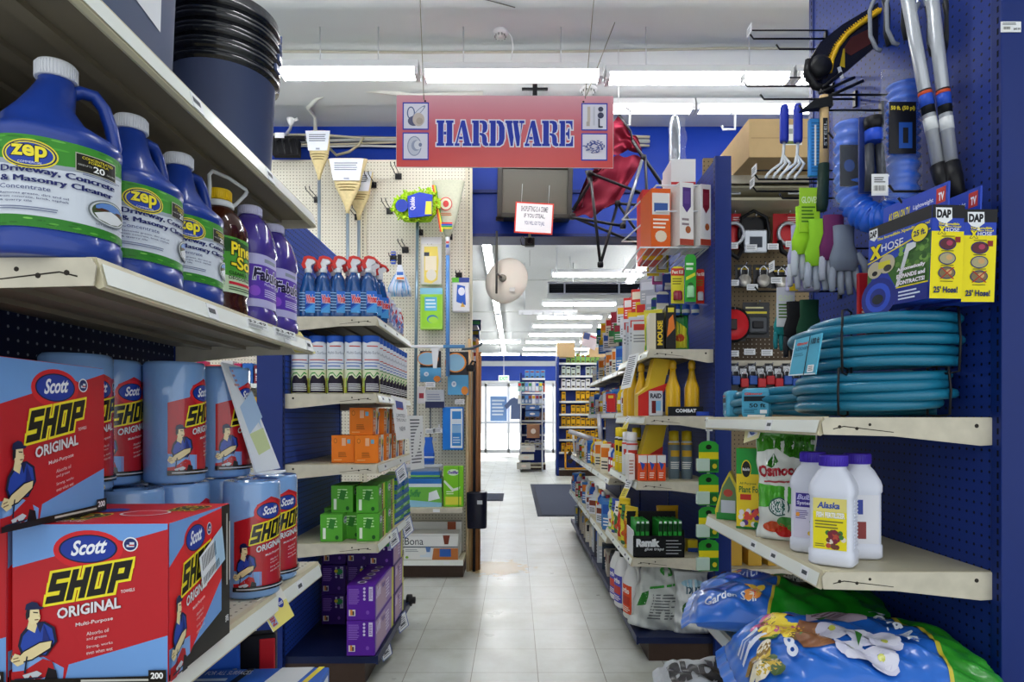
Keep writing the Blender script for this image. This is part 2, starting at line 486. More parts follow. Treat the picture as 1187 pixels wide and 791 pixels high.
b = MB(); b.box((-12, YF+.3, -.06), (12, YF+30, -.01), mat('#e8e8e6', .8)); struct(b, 'floor_outside')
# ================= shop fittings
def tagrail(mb, xf, y0, y1, z, sg):
    mb.box((min(xf, xf+sg*.004), y0+.01, z-.034), (max(xf, xf+sg*.004), y1-.01, z-.006), PRICE)
def shelf_part(root, xf, xb, y0, y1, z, deck=None, lipm=None, tags=(), under=None):
    sg = 1 if xf > xb else -1
    lo, hi = min(xf, xb), max(xf, xb); dk = deck or CREAM
    m = MB(); m.box((lo, y0, z-.014), (hi, y1, z), dk)
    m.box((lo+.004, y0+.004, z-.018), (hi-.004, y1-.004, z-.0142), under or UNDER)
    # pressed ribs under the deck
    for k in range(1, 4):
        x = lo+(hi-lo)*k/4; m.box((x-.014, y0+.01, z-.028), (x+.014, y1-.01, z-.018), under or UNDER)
    sh = m.build('shelf', root)
    a, c = (xf-.012, xf) if sg > 0 else (xf, xf+.012)
    l = MB(); l.prism([(xf, z+.002), (xf-sg*.014, z+.002), (xf-sg*.014, z-.03), (xf+sg*.004, z-.043), (xf+sg*.012, z-.04), (xf+sg*.004, z-.008)], y0+.006, y1-.006, lipm or CREAM, plane='xz')
    l.build('shelf_lip', sh)
    l = MB()
    sf = 9 if y0 < 3.6 else 4
    l.prism([(xf+sg*.0045, z-.006), (xf+sg*.0125, z-.036), (xf+sg*.0135, z-.036), (xf+sg*.0055, z-.006)], y0+.012, y1-.012, PRICE, plane='xz')
    for ty in tags:
        l.prism([(xf+sg*.006, z-.007), (xf+sg*.0135, z-.035), (xf+sg*.015, z-.035), (xf+sg*.0075, z-.007)], ty, ty+.04, WHITE, plane='xz')
        l.prism([(xf+sg*.009, z-.015), (xf+sg*.0115, z-.024), (xf+sg*.0128, z-.024), (xf+sg*.0103, z-.015)], ty+.004, ty+.03, mat('#50545a', .6), plane='xz')
    l.build('price_rail', sh)
    for y, t in ((y0-.003, .0028), (y1+.0002, .0028)):
        k = MB()
        k.prism([(xb, z-.001), (xf-sg*.003, z-.001), (xf+sg*.006, z-.012), (xf+sg*.002, z-.04), (xf-sg*.16, z-.044), (xb+sg*.03, z-.066), (xb, z-.064)], y, y+t, lipm or CREAM_W, plane='xz')
        if y < y0:
            dk_ = mat('#2b2620', .7)
            for ux, uz, s in ((.035, .022, .004), (.075, .026, .004), (.105, .017, .0035), (abs(xf-xb)-.04, .02, .005)):
                k.prism([(xf-sg*(ux)+s*math.cos(q*PI/4), z-uz+s*math.sin(q*PI/4)) for q in range(8)], y-.0006, y, dk_, plane='xz')
            k.prism([(xf-sg*.02, z-.026), (xf-sg*.045, z-.02), (xf-sg*.16, z-.034), (xf-sg*.16, z-.0355), (xf-sg*.045, z-.0222), (xf-sg*.02, z-.0282)], y-.0005, y, dk_, plane='xz')
        k.build('bracket', sh)
    return sh
def gondola(label, xf, xb, y0, y1, ztop, shelves, base=None, panel=None, near_post=True, name='gondola_shelving', post=.11, far_post=True, base_m=None, deck_m=None, post_m=None, zbot=0.0):
    sg = 1 if xf > xb else -1
    g = thing(name, label, 'shelving unit', ((xf+xb)/2, (y0+y1)/2, 0))
    off = Vector(g.location)
    class P:  # shift world geometry into the thing's own frame
        pass
    def put(mb, nm):
        o = mb.build(nm, g); o.location = -off; return o
    pm = panel or peg_mat('#132250', (1, 2), .0254, .12, '#070a1c')
    m = MB(); m.box((min(xb, xb-sg*.02), y0, .05), (max(xb, xb-sg*.02), y1, ztop), pm); put(m, 'back_panel')
    pst = post_m or BLUE
    for i, (yy, on) in enumerate(((y0-.032, near_post), (y1-.003, far_post))):
        if not on: continue
        m = MB()
        a, c = sorted((xb+sg*.004, xb-sg*post))
        m.box((a, yy, 0), (c, yy+.035, ztop+.012), pst, bev=.003)
        nsl = int(ztop/.0254/1.0)
        sm = mat('#080b14', .8)
        for k in range(4, nsl):
            z = k*.0254
            m.box((xb+sg*.0041-.0004, yy+.009, z), (xb+sg*.0041+.0004, yy+.014, z+.014), sm)
        put(m, 'upright')
    if base:
        bx_, bz = base
        m = MB(); a, c = sorted((bx_, xb)); m.box((a, y0, bz-.03), (c, y1, bz), deck_m or BLUE_DK); 
        m.box((min(bx_, bx_+sg*.01), y0, bz-.035), (max(bx_, bx_+sg*.01), y1, bz+.004), PRICE if deck_m else BLUE_DK)
        put(m, 'base_deck')
        m = MB(); a, c = sorted((bx_-sg*.05, xb)); m.box((a, y0+.005, 0), (c, y1-.005, bz-.03), base_m or BROWN)
        put(m, 'kick_plate')
    for s in shelves:
        z = s[0]; xs = s[1] if len(s) > 1 and s[1] is not None else xf; tg = s[2] if len(s) > 2 else ()
        kw = dict(s[3]) if len(s) > 3 else {}; ya = kw.pop('y0', y0)
        h = shelf_part(g, xs, xb, ya, y1, z, tags=tg, **kw); h.location = -off
    return g
# left run, near unit (jugs, shop towels)
gl1 = gondola('tall navy gondola at the near left carrying blue jugs and red towel boxes', -.592, -.985, .905, 1.87, 3.0,
    [(1.77, -.585, (1.15, 1.5), dict(y0=.83)), (1.405, -.59, (1.22, 1.62, 1.8), dict(under=mat('#81786a', .5, noise=.1, scale=8))), (.765, -.568, (1.66,), dict(deck=peg_mat('#cfcab8', (0, 1), .0254, .13, '#4c4638'))), (.34, -.55, ())],
    base=(-.5, .12), near_post=False, panel=peg_mat('#111b3c', (1, 2), .0254, .12, '#8f96a8'), name='gondola_shelving')
# left run, second unit (sprays, cans, orange, green and purple boxes)
gl2 = gondola('blue gondola of sprays, canisters and purple boxes on the left of the aisle', -.615, -1.02, 2.86, 3.76, 2.11,
    [(1.63, None, (3.0, 3.3)), (1.288, None, (2.95, 3.1, 3.35, 3.55)), (.975, None, (3.0, 3.4)), (.625, None, (3.1,))],
    base=(-.615, .125), panel=peg_mat('#2f52b4', (1, 2), (.0254, .0254), .12, '#070b22', slot=(0, .16)))
# right run, near unit (hoses, jugs, soil bags)
gr1 = gondola('tall blue pegboard gondola at the near right with turquoise hoses on its shelf', .716, 1.108, 1.50, 2.40, 3.0,
    [(1.182, None, (1.78,)), (.824, None, (1.56, 1.75, 1.9)), (.50, .665, ())], base=(.69, .13), post=.14, panel=peg_mat('#1c3686', (1, 2), .0254, .14, '#060a1c'))
# right run, second unit (pest and weed control)
gr2 = gondola('blue gondola end facing the aisle with yellow bottles and a trap display', .655, .965, 3.14, 4.05, 2.43,
    [(1.515, None, (3.3, 3.5)), (1.19, .64, ()), (.872, .60, (3.25, 3.4, 3.6)), (.50, .575, (3.2, 3.3, 3.5, 3.7))],
    base=(.60, .115), post=.075, panel=peg_mat('#22398c', (1, 2), (.0254, .0254), .07, '#101a44', slot=(0, .2)))
for i in range(3):
    y0 = 4.08+i*.93
    gondola('%s blue gondola section beyond the yellow bottles on the right of the aisle' % ORD[i], .655, .965, y0, y0+.9, 2.2,
        [(1.55, .80, (y0+.2,)), (1.22, .78, ()), (.80, .60, (y0+.1, y0+.5)), (.43, .585, (y0+.2, y0+.6))], base=(.60, .115), post=.075, near_post=(i > 0),
        panel=peg_mat('#22398c', (1, 2), (.0254, .0254), .07, '#101a44', slot=(0, .2)))
# ================= lights of the shop
TUBE = mat('#ffffff', .4, emit=20)
TUBE2 = mat('#ffffff', .4, emit=20)
lamp_spots = []
def strip(x0, x1, y, z, label, grp=None, dz=0, hang=.1, w=.11, tube=TUBE, along='x'):
    t = thing('fluorescent_light', label, 'ceiling light', ((x0+x1)/2, y, z), group=grp)
    L = (x1-x0)/2
    m = MB(); m.prism([(-w/2, .0), (w/2, .0), (w*.32, .05), (-w*.32, .05)], -L, L, WHITE, plane='yz'); m.build('housing', t)
    m = MB()
    for yy in (-.028, .028): m.rod((-L+.03, yy, -.02), (L-.03, yy, -.02), .019, tube, n=8)
    m.build('tube', t)
    for xx in (-L+.012, L-.012): m = MB(); m.box((xx-.012, -.05, -.042), (xx+.012, .05, .01), WHITE); m.build('end_cap', t)
    if hang:
        for xx in (-L+.25, L-.25): m = MB(); m.rod((xx, 0, .05), (xx, 0, hang), .004, WIRE, n=5); m.build('hanger', t)
    lamp_spots.append((t.location.copy(), 2*L, y < YW))
    return t
# front room: one run close to the camera, one by the blue beam
YA = 3.95; za = 3.30
for i, (a, c) in enumerate(((-3.9, -2.68), (-2.66, -1.46))):
    strip(a, c, YA, za, '%s fluorescent strip far left in the front row, hidden behind buckets' % ORD[i], hang=ZC-za)
strip(-1.44, -.585, YA, za, 'bright fluorescent strip left of the join above the red sign', hang=ZC-za)
strip(-.565, .53, YA, za-.015, 'bright fluorescent strip directly above the red sign', hang=ZC-za+.015)
strip(.55, 1.68, YA, za-.03, 'bright fluorescent strip right of the red sign above the camp chair', hang=ZC-za+.03)
strip(1.70, 2.9, YA, za-.03, 'fluorescent strip at the right end of the front row', hang=ZC-za+.03)
YB = 4.78
for i, (a, c) in enumerate(((-.75, .55), (.57, 1.32), (1.33, 2.5))):
    strip(a, c, YB, ZC-.09, ['thin strip light behind the red sign near the blue beam', 'strip light above the camp chair near the blue beam', 'strip light above the cardboard box near the blue beam'][i], hang=.09, tube=mat('#ffffff', .4, emit=5))
# conduit bead between fixtures on the ceiling
m = MB(); m.tube([(-2.4, 4.16, ZC-.01), (-1.5, 4.18, ZC-.02), (-.6, 4.2, ZC-.015), (.4, 4.18, ZC-.02), (1.4, 4.16, ZC-.01), (2.6, 4.16, ZC-.02)], .008, mat('#b5b2a4', .6)); solo(m, 'ceiling_cable', 'thin cable along the ceiling above the front row of strip lights', 'cable')
m = MB(); m.tube([(-2.6, 3.0, ZC-.015), (-1.2, 3.25, ZC-.006), (0.0, 3.75, ZC-.008)], .003, mat('#6d6f6c', .6)); solo(m, 'ceiling_wire', 'thin dark wire running slantwise over the ceiling at upper left', 'wire')
for i, (a, c) in enumerate(((-2.6, -1.3), (-.65, .65), (1.3, 2.6))):  # unseen strips added above the camera to light the near shelves
    strip(a, c, 1.5, za, 'fluorescent strip overhead above the camera, %s from the left' % ORD[i], hang=ZC-za)
# second room: rows of strips
k = 0
for yy, xs in ((8.6, (.48,)), (9.5, (.5,)), (10.8, (.45,)), (12.2, (.4, 1.75)), (13.4, (.35, 1.7)), (14.8, (.3, 1.65)), (16.2, (.25, 1.6, -1.1)), (17.8, (.2, 1.55)), (19.4, (.2, 1.5, -1.1))):
    for x in xs:
        strip(x, x+1.25 if yy > 9 else x+1.22, yy, ZC2-.22, 'white strip light under the rear ceiling, %s row back, %s' % (ORD[k], {0: 'over the aisle', 1: 'right of the aisle', 2: 'left of the aisle'}[xs.index(x)]), grp='strip lights in the rear room', hang=.22, w=.16, tube=TUBE2)
    k += 1
# left line of lights running away down the rear room
for i, y in enumerate((7.2, 9.8, 12.4, 15.0, 17.6)):
    t = strip(0, 2.4, 0, ZC2-.12, '%s of the strip lights running lengthwise above the left of the rear aisle' % ORD[i], grp='lengthwise strip lights in the rear room', hang=.12, tube=TUBE2)
    t.location = (-.33, y+1.2, ZC2-.12); t.rotation_euler = (0, 0, PI/2); lamp_spots[-1] = (t.location.copy(), 2.4, False)
t = strip(0, 1.9, 0, ZC2-.1, 'slanting bright strip light seen behind the camp chair legs', hang=.1, tube=TUBE2)
t.location = (1.69, 8.7, ZC2-.12); t.rotation_euler = (0, 0, math.radians(90))
# air return grille and its frame under the rear ceiling
t = thing('air_vent', 'long black slatted air vent hanging under the rear ceiling', 'vent', (1.02, 8.1, 2.78))
m = MB(); m.box((-.62, -.14, -.075), (.62, .14, -.06), WHITE); m.box((-.62, -.15, .06), (.62, -.13, .075), WHITE)
for x in (-.62, -.42, .25, .6): m.box((x, -.15, -.075), (x+.02, -.13, .075), WHITE)
m.build('vent_frame', t)
m = MB(); m.box((-.6, -.12, -.06), (.6, -.1, .06), mat('#202226', .6))
for z in range(6): m.box((-.6, -.135, -.055+z*.02), (.6, -.12, -.05+z*.02), mat('#4b4e52', .5))
m.build('grille', t)
for x in (-.5, .5): m = MB(); m.rod((x, 0, .06), (x, 0, ZC2-2.78), .006, WIRE); m.build('hanger', t)
t = thing('cable_tray', 'white wire cable tray hanging below the long black vent', 'cable tray', (.75, 8.9, 2.62))
m = MB()
for y in (-.1, .1): m.box((-.7, y-.01, 0), (.1, y+.01, .03), WHITE)
for x in range(6): m.box((-.65+x*.14, -.1, 0), (-.64+x*.14, .1, .012), WHITE)
m.build('tray', t)
for x in (-.62, .05): m = MB(); m.rod((x, 0, .02), (x, 0, ZC2-2.62), .006, WIRE); m.build('hanger', t)
# ceiling fittings in the front room
def ceil_obj(label, px, py, Y, r, h, name='smoke_detector'):
    p = at(px, py, Y); t = thing(name, label, 'smoke detector', (p.x, p.y, ZC))
    m = MB(); m.lathe([(r*.75, 0), (r, -.012), (r, -h*.5), (r*.8, -h*.7)], WHITE, 20); m.build('base', t)
    m = MB(); m.lathe([(r*.78, -h*.55), (r*.6, -h), (r*.25, -h*1.08), (.002, -h*1.1)], mat('#dfe1df', .4), 20)
    for k in range(10): 
        a = k*PI/5; m.box((-.003, -.003, -h*.95), (.003, .003, -h*.6), mat('#77797a', .5), T(r*.72*math.cos(a), r*.72*math.sin(a)))
    m.build('sensor', t); return t
ceil_obj('round white smoke detector above the right end of the red sign', 682, 102, 4.66, .065, .05)
ceil_obj('small round white detector with a dangling lead above the sign', 580, 37, 3.98, .045, .05)
m = MB(); p = at(591, 45, 3.95); m.tube([(p.x-.02, p.y, ZC-.02), (p.x+.01, p.y, ZC-.06), (p.x+.02, p.y, ZC-.12), (p.x+.005, p.y, za+.06)], .004, WHITE); solo(m, 'detector_lead', 'short white lead dangling from the small detector to the strip light', 'wire')
m = MB(); p = at(620, 98, 4.6)
m.box((-.016, -.014, -.07), (.016, .014, .1), BLACK); m.bx((0, 0, .05), (.185, .02, .018), BLACK, bev=.004); m.bx((0, 0, -.02), (.18, .02, .018), BLACK, bev=.004)
solo(m, 'sign_bracket', 'black double T bracket fixed to the ceiling behind the red sign', 'bracket', (p.x, p.y, ZC-.1))
# white conduit looping over the ceiling and down to the cables
m = MB(); pts = [(366, 165, 5.2), (365, 135, 5.15), (357, 125, 4.9), (368, 114, 4.8), (385, 106, 4.75), (410, 103, 4.7), (440, 106, 4.7), (480, 111, 4.7), (560, 108, 4.7)]
m.tube([at(*q) for q in pts], .016, mat('#d9dbd4', .45), n=10); solo(m, 'cable_conduit', 'white flexible conduit arching under the ceiling left of the red sign', 'conduit')
# bundle of cables along the blue wall
for i in range(6):
    rr = random.Random(i); z0 = 3.40+.012*i; m = MB()
    pts = [(-3.2+.33*k, 5.26-.012*(i % 3), z0+.02*rr.random()-.01+.012*math.sin(k*.8+i)) for k in range(14)]
    m.tube(pts, .009 if i != 2 else .014, mat(['#cfd3cf', '#b9b29a', '#a3a7a4', '#d9d8ce', '#6d6f70', '#c6c2a8'][i], .5), n=6)
    solo(m, 'cable', '%s cable counted upwards in the bundle along the blue wall' % ORD[i], 'cable', group='cables along the blue wall')
m = MB(); m.tube([at(421, 160, 5.2), at(416, 168, 5.15), at(405, 176, 5.15), at(390, 180, 5.15), at(382, 172, 5.2)], .011, mat('#b8b094', .5)); solo(m, 'loose_cable', 'beige cable hanging in a loop below the bundle by the corn brooms', 'cable')
m = MB(); m.tube([at(330, 158, 5.2), at(336, 150, 5.1), at(339, 140, 5.0), at(345, 138, 5.0)], .012, WHITE); m.lathe([(.004, -.05), (.02, -.03), (.03, 0), (.03, .01)], WHITE, 14, T(at(337, 139, 5.0))); solo(m, 'cable_spout', 'white cable entry cone under the ceiling beside the stacked buckets', 'cable')
# white hooks on the strip light by the beam
for i, (x0, x1, s) in enumerate(((723, 730, 1), (858, 850, -1))):
    m = MB(); pts = [(725, 125), (730, 128), (730, 145), (724, 145)] if i == 0 else [(846, 131), (852, 133), (852, 150), (838, 150), (837, 146)]
    m.tube([at(a, c, 4.55) for a, c in pts], .009, WHITE, n=6); solo(m, 'ceiling_hook', ['white hook hanging under the strip light left of the clear tube', 'white hook hanging under the strip light beside the cardboard box'][i], 'hook')
# exit sign far away
t = thing('exit_sign', 'small green and white exit sign over the far glass doors', 'exit sign', at(584, 439, 20.5))
m = MB(); m.box((-.17, -.03, -.1), (.17, .03, .1), mat('#f2f5f0', .4), bev=.01); m.box((-.008, -.008, .1), (.008, .008, .75), WHITE); m.build('housing', t)
m = MB(); d = Decal(m, flat((-.13, -.031, -.06), (.26, 0, 0), (0, 0, .12)), off=.003); d.t('EXIT', 0, 0, 1, 1, mat('#1f9a52', .4, emit=.6), bold=.03); m.build('lettering', t)
def LIGHTS():
    pass
# ================= left shelves, near unit
def MB_build(fn, name, parent, *a):
    m = MB(); fn(m, *a); return m.build(name, parent)
JB = mat('#1b3c94', .32, coat=.3); CAPW = mat('#e6e8ee', .5)
def ribbed_cap(name, parent, r, z, h, m, n=40):
    b = MB(); vs = [(r, z), (r, z+h*.9), (r*.94, z+h), (.002, z+h)]
    b.lathe(vs, m, n)
    for k in range(n):
        a = 2*PI*k/n; b.box((-.0012, -.0008, z+.001), (.0012, .0008, z+h*.86), m, T(r*math.cos(a), r*math.sin(a)) @ rot(0, 0, a))
    return b.build(name, parent)
def make_zep():
    t = thing('cleaner_jug', 'blue jug', 'jug')
    m = MB(); R1, R2 = .083, .074
    m.loft([(0, R1-.008, R2-.008, 2.3, 0, 0), (.004, R1-.002, R2-.002, 2.3, 0, 0), (.012, R1, R2, 2.3, 0, 0), (.03, R1, R2, 2.3, 0, 0), (.033, R1-.002, R2-.002, 2.3, 0, 0), (.163, R1-.002, R2-.002, 2.3, 0, 0),
            (.167, R1, R2, 2.3, 0, 0), (.176, R1, R2, 2.3, 0, 0), (.184, R1-.006, R2-.006, 2.3, 0, 0), (.19, R1-.015, R2-.012, 2.25, -.002, 0), (.202, .053, .056, 2.15, -.014, 0), (.225, .036, .044, 2.05, -.013, 0), (.248, .029, .032, 2, -.005, 0), (.262, .026, .026, 2, 0, 0), (.268, .0225, .0225, 2, 0, 0), (.276, .0225, .0225, 2, 0, 0)], JB, 56)
    m.build('body', t)
    h = MB(); h.tube([(.012, 0, .254), (.03, 0, .266), (.048, 0, .266), (.061, 0, .25), (.070, 0, .222), (.075, 0, .195), (.071, 0, .172)], [.011, .0115, .0115, .0115, .012, .012, .012], JB, 14, flat=.8)
    h.build('handle', t)
    ribbed_cap('cap', t, .0262, .272, .024, CAPW)
    l = MB(); mp = cyl(R1-.0014, .036, .125, .20, ry=R2-.0014, e=2.3)
    d = Decal(l, mp, off=0, mk=lambda c: mat(c, .38))
    W_ = '#d4dbe6'
    d.r(0, 0, 1, 1, W_)
    d.p([(0, .78), (.25, .7), (.5, .72), (1, .83), (1, 1), (0, 1)], '#3c8f2c')
    d.p([(0, .72), (.25, .65), (.5, .67), (1, .79), (1, .83), (.5, .72), (.25, .7), (0, .78)], '#9fa9b5')
    rr = random.Random(4)
    for k in range(26): d.off -= d.step; u = rr.random(); v = .84+.14*rr.random(); d.e(u, v, .03+.03*rr.random(), .012, rr.choice(['#4fa636', '#2f7c25', '#67b54a']), 8)
    d.p([(0, .0), (1, 0), (1, .09), (.5, .12), (.0, .13)], '#2f7f27')
    for k in range(16): d.off -= d.step; u = rr.random(); d.e(u, .02+.07*rr.random(), .03, .01, rr.choice(['#5cab3c', '#256d1f', '#7ac252']), 8)
    d.e(.3, .79, .165, .16, '#e9d93a', 32); d.e(.3, .79, .155, .145, '#151d4a', 32); d.e(.3, .79, .145, .132, '#e9d93a', 32); d.e(.3, .79, .135, .12, '#2743a4', 32)
    d.t('zep', .195, .71, .40, .885, '#f4e338', bold=.03, out='#0d1330', ow=.04); d.t('COMMERCIAL', .235, .685, .375, .71, '#eef0ff')
    d.r(.56, .70, .85, .91, '#b9b9a6'); d.r(.565, .71, .845, .90, '#17150f')
    d.t('CONCENTRATED', .6, .85, .82, .88, '#e8d838', bold=.01); d.t('FORMULA', .64, .815, .78, .842, '#e8d838', bold=.01)
    d.t('20', .67, .73, .75, .80, '#ffffff', bold=.02); d.t('MAKES UP TO', .575, .77, .66, .79, '#cfcfc8'); d.t('GALLONS', .765, .74, .835, .76, '#cfcfc8')
    for du in (0, .004, .008): d.t('Driveway, Concrete', .13+du, .565, .825+du, .655, '#1b2566'); d.t('& Masonry Cleaner', .13+du, .465, .805+du, .55, '#1b2566')
    d.t('Concentrate', .13, .40, .42, .45, '#4a5484', bold=.005)
    for i, q in enumerate(('Removes grease, dirt and oil', 'from concrete, brick, asphalt', '& quarry tile')): d.t(q, .13, .335-.04*i, .52-(.2 if i == 2 else 0), .364-.04*i, '#3c4570', bold=.01)
    d.lines(.13, .17, .52, .22, 2, '#6c7594'); d.lines(.60, .665, .90, .70, 2, '#5c6690'); d.lines(.02, .17, .10, .35, 7, '#7f88a4')
    d.e(.79, .30, .16, .15, '#6f777c', 30); d.e(.79, .30, .148, .137, '#c8cdd0', 30); d.e(.79, .30, .135, .123, '#3d4f2c', 30)
    d.p([(.68, .36), (.72, .4), (.79, .42), (.86, .4), (.9, .36), (.9, .33), (.68, .33)], '#5c85c8'); d.p([(.67, .27), (.74, .31), (.79, .33), (.85, .31), (.92, .27), (.86, .2), (.79, .18), (.7, .21)], '#dfe2e6')
    d.p([(.66, .3), (.72, .345), (.78, .34), (.74, .31)], '#4b2b1c'); d.p([(.83, .34), (.88, .35), (.92, .3), (.85, .31)], '#4b2b1c')
    d.t('NET CONTENTS 1 GAL', .68, .135, .92, .155, '#2d3a66')
    l.build('label', t)
    return t
zep = make_zep()
ZS = 1.405
zsp = [(-.677, .955, ZS, math.radians(43)), (-.668, 1.125, ZS, math.radians(76)), (-.668, 1.285, ZS, math.radians(72))]
zl = ['blue masonry cleaner jug nearest the camera, its whole label showing', 'blue masonry cleaner jug between the nearest jug and the smaller third one', 'blue masonry cleaner jug standing beside the dark pine cleaner bottle']
for i, s_ in enumerate(zsp):
    if i == 0: zep.location = s_[:3]; zep.rotation_euler = (0, 0, s_[3]); tag(zep, zl[0], 'jug', 'blue masonry cleaner jugs')
    else: dup(zep, s_[:3], s_[3], zl[i], 'blue masonry cleaner jugs')
dup(zep, (-.86, .99, ZS), math.radians(60), 'blue jug in the back row, just showing at the left picture edge', 'blue masonry cleaner jugs')
# dark pine cleaner with white wire-like grip
t = thing('pine_cleaner_bottle', 'dark brown bottle with a yellow cap, white grip and green label', 'bottle', (-.652, 1.425, ZS), math.radians(74))
DKB = mat('#3a1508', .12, coat=.5)
m = MB(); m.loft([(0, .056, .05, 2.4, 0, 0), (.006, .06, .054, 2.4, 0, 0), (.02, .061, .055, 2.4, 0, 0), (.035, .057, .051, 2.4, 0, 0), (.045, .06, .054, 2.4, 0, 0), (.165, .06, .054, 2.4, 0, 0), (.172, .062, .056, 2.3, 0, 0), (.19, .06, .055, 2.2, 0, 0), (.215, .048, .045, 2, 0, 0), (.235, .028, .028, 2, 0, 0), (.245, .022, .022, 2, 0, 0), (.262, .022, .022, 2, 0, 0)], DKB, 40); m.build('body', t)
ribbed_cap('cap', t, .0255, .252, .024, mat('#e8c31c', .4))
m = MB(); GR = mat('#dcdfe0', .35); m.lathe([(.03, .236), (.031, .24), (.031, .247), (.028, .25)], GR, 24)
m.tube([(.028, 0, .243), (.05, -.004, .262), (.078, -.006, .292), (.083, -.006, .30), (.08, -.006, .305), (.03, 0, .315), (-.02, 0, .312), (-.03, 0, .30), (-.028, 0, .275), (-.03, 0, .244)], .0042, GR, 8); m.build('grip', t)
m = MB(); d = Decal(m, cyl(.0605, .045, .12, .15, ry=.0545, e=2.4), off=0)
d.r(0, 0, 1, 1, '#4b9a34'); d.r(0, 0, 1, .3, '#cfe3bf')
for k in range(40): d.off -= d.step if k else 0; d.p([(RN.random()*.9, .75+.2*RN.random()), (RN.random()*.5, .8+.2*RN.random()), (RN.random()*.9, .72)], '#1e4d1c')
d.t('Pine', .34, .68, .74, .92, '#f6df2a', bold=.03, out='#231a08', ow=.05); d.t('-Sol', .34, .44, .8, .67, '#f6df2a', bold=.03, out='#231a08', ow=.05)
d.t('CLEANS &', .3, .33, .66, .39, '#13240f', bold=.02); d.t('DEODORIZES', .3, .24, .78, .30, '#13240f', bold=.02); d.r(.3, .15, .85, .2, '#c01f35'); d.lines(.3, .04, .8, .12, 2, '#3e5a3a')
m.build('label', t)
def make_fab():
    t = thing('lavender_cleaner_jug', 'x', 'jug')
    PB = mat('#4a3a94', .15, coat=.4); m = MB()
    m.loft([(0, .062, .052, 2.8, 0, 0), (.006, .067, .057, 2.8, 0, 0), (.03, .067, .057, 2.8, 0, 0), (.036, .063, .053, 2.8, 0, 0), (.165, .063, .053, 2.8, 0, 0), (.172, .067, .057, 2.8, 0, 0), (.2, .064, .055, 2.6, 0, 0), (.235, .05, .046, 2.3, 0, 0), (.258, .032, .032, 2, 0, 0), (.264, .024, .024, 2, 0, 0), (.272, .024, .024, 2, 0, 0)], PB, 40); m.build('body', t)
    m = MB(); m.tube([(.02, 0, .258), (.045, 0, .262), (.062, 0, .24), (.066, 0, .2), (.066, 0, .17)], .012, PB, 12); m.build('handle', t)
    ribbed_cap('cap', t, .027, .266, .022, mat('#d7d5ee', .4))
    m = MB(); d = Decal(m, cyl(.0635, .038, .125, .17, ry=.0535, e=2.8), off=0)
    d.r(0, 0, 1, 1, '#bcb8e4'); d.r(.03, .15, .97, .8, '#5a35b0'); d.r(.3, .86, .62, .93, '#8f96a8')
    d.t('Fabuloso', .12, .5, .9, .74, '#1d1440', bold=.04, shear=.15, out='#e8e6ff', ow=.04); d.t('Multi-Use Cleaner', .3, .42, .8, .47, '#e8e6ff'); d.lines(.3, .2, .75, .36, 4, '#cdc6f2'); d.e(.15, .3, .08, .1, '#8b4fd0', 14); d.e(.85, .3, .07, .09, '#9a63dc', 14)
    m.build('label', t)
    return t
fab = make_fab()
fab.location = (-.645, 1.575, ZS); fab.rotation_euler = (0, 0, math.radians(88)); tag(fab, 'purple lavender cleaner jug touching the dark pine cleaner bottle', 'jug', 'purple lavender cleaner jugs')
dup(fab, (-.645, 1.725, ZS), math.radians(84), 'purple lavender cleaner jug at the far end of the jug shelf', 'purple lavender cleaner jugs')
# big grey rubber tub and stacked navy buckets on the top shelf
t = thing('storage_bin', 'tall grey-blue plastic bin with a white paper label on the top shelf', 'bin', (-.80, 1.10, 1.772))
G1 = mat('#56627e', .45); m = MB()
m.loft([(0, .155, .155, 5, 0, 0), (.01, .16, .16, 5, 0, 0), (.5, .175, .175, 5, 0, 0), (.52, .19, .19, 5, 0, 0), (.54, .19, .19, 5, 0, 0)], G1, 48); m.build('body', t)
t.location = (-.80, 1.10, 1.772)
m = MB(); d = Decal(m, flat((.1608, -.10, .12), (0, .16, 0), (.006, 0, .2)), off=.004); d.p([(.1, 0), (1, -.1), (1, 1), (0, 1), (0, .1)], '#d9dce2'); d.lines(.12, .1, .9, .9, 16, '#8d93a0'); m.build('paper_label', t)
def make_bucket():
    t = thing('bucket', 'x', 'bucket'); NB = mat('#4a567e', .38, coat=.2); m = MB()
    RB_ = mat('#15171d', .25, coat=.5); m.lathe([(.112, 0), (.116, .004), (.130, .285)]+[(r_, z_, RB_) for r_, z_ in ((.140, .288), (.142, .297), (.135, .300), (.135, .31), (.142, .312), (.143, .322), (.138, .325), (.138, .345), (.135, .345))]+[(.127, .29), (.112, .008), (.002, .006)], NB, 48, caps=False)
    m.build('body', t)
    for sx in (-1, 1): m = MB(); m.bx((sx*.143, 0, .325), (.008, .03, .02), NB, bev=.003); m.build('ear', t)
    return t
bk = make_bucket()
for i in range(4):
    s_ = (-.768, 1.70, 1.772+.036*i)
    lab = ['navy plastic bucket at the bottom of the four nested on the top shelf', 'navy bucket nested second from the bottom beside the grey bin', 'navy bucket nested third from the bottom beside the grey bin', 'navy bucket nested topmost of the stack beside the grey bin'][i]
    if i == 0: bk.location = s_; tag(bk, lab, 'bucket', 'nested navy buckets')
    else: dup(bk, s_, .15*i, lab, 'nested navy buckets')
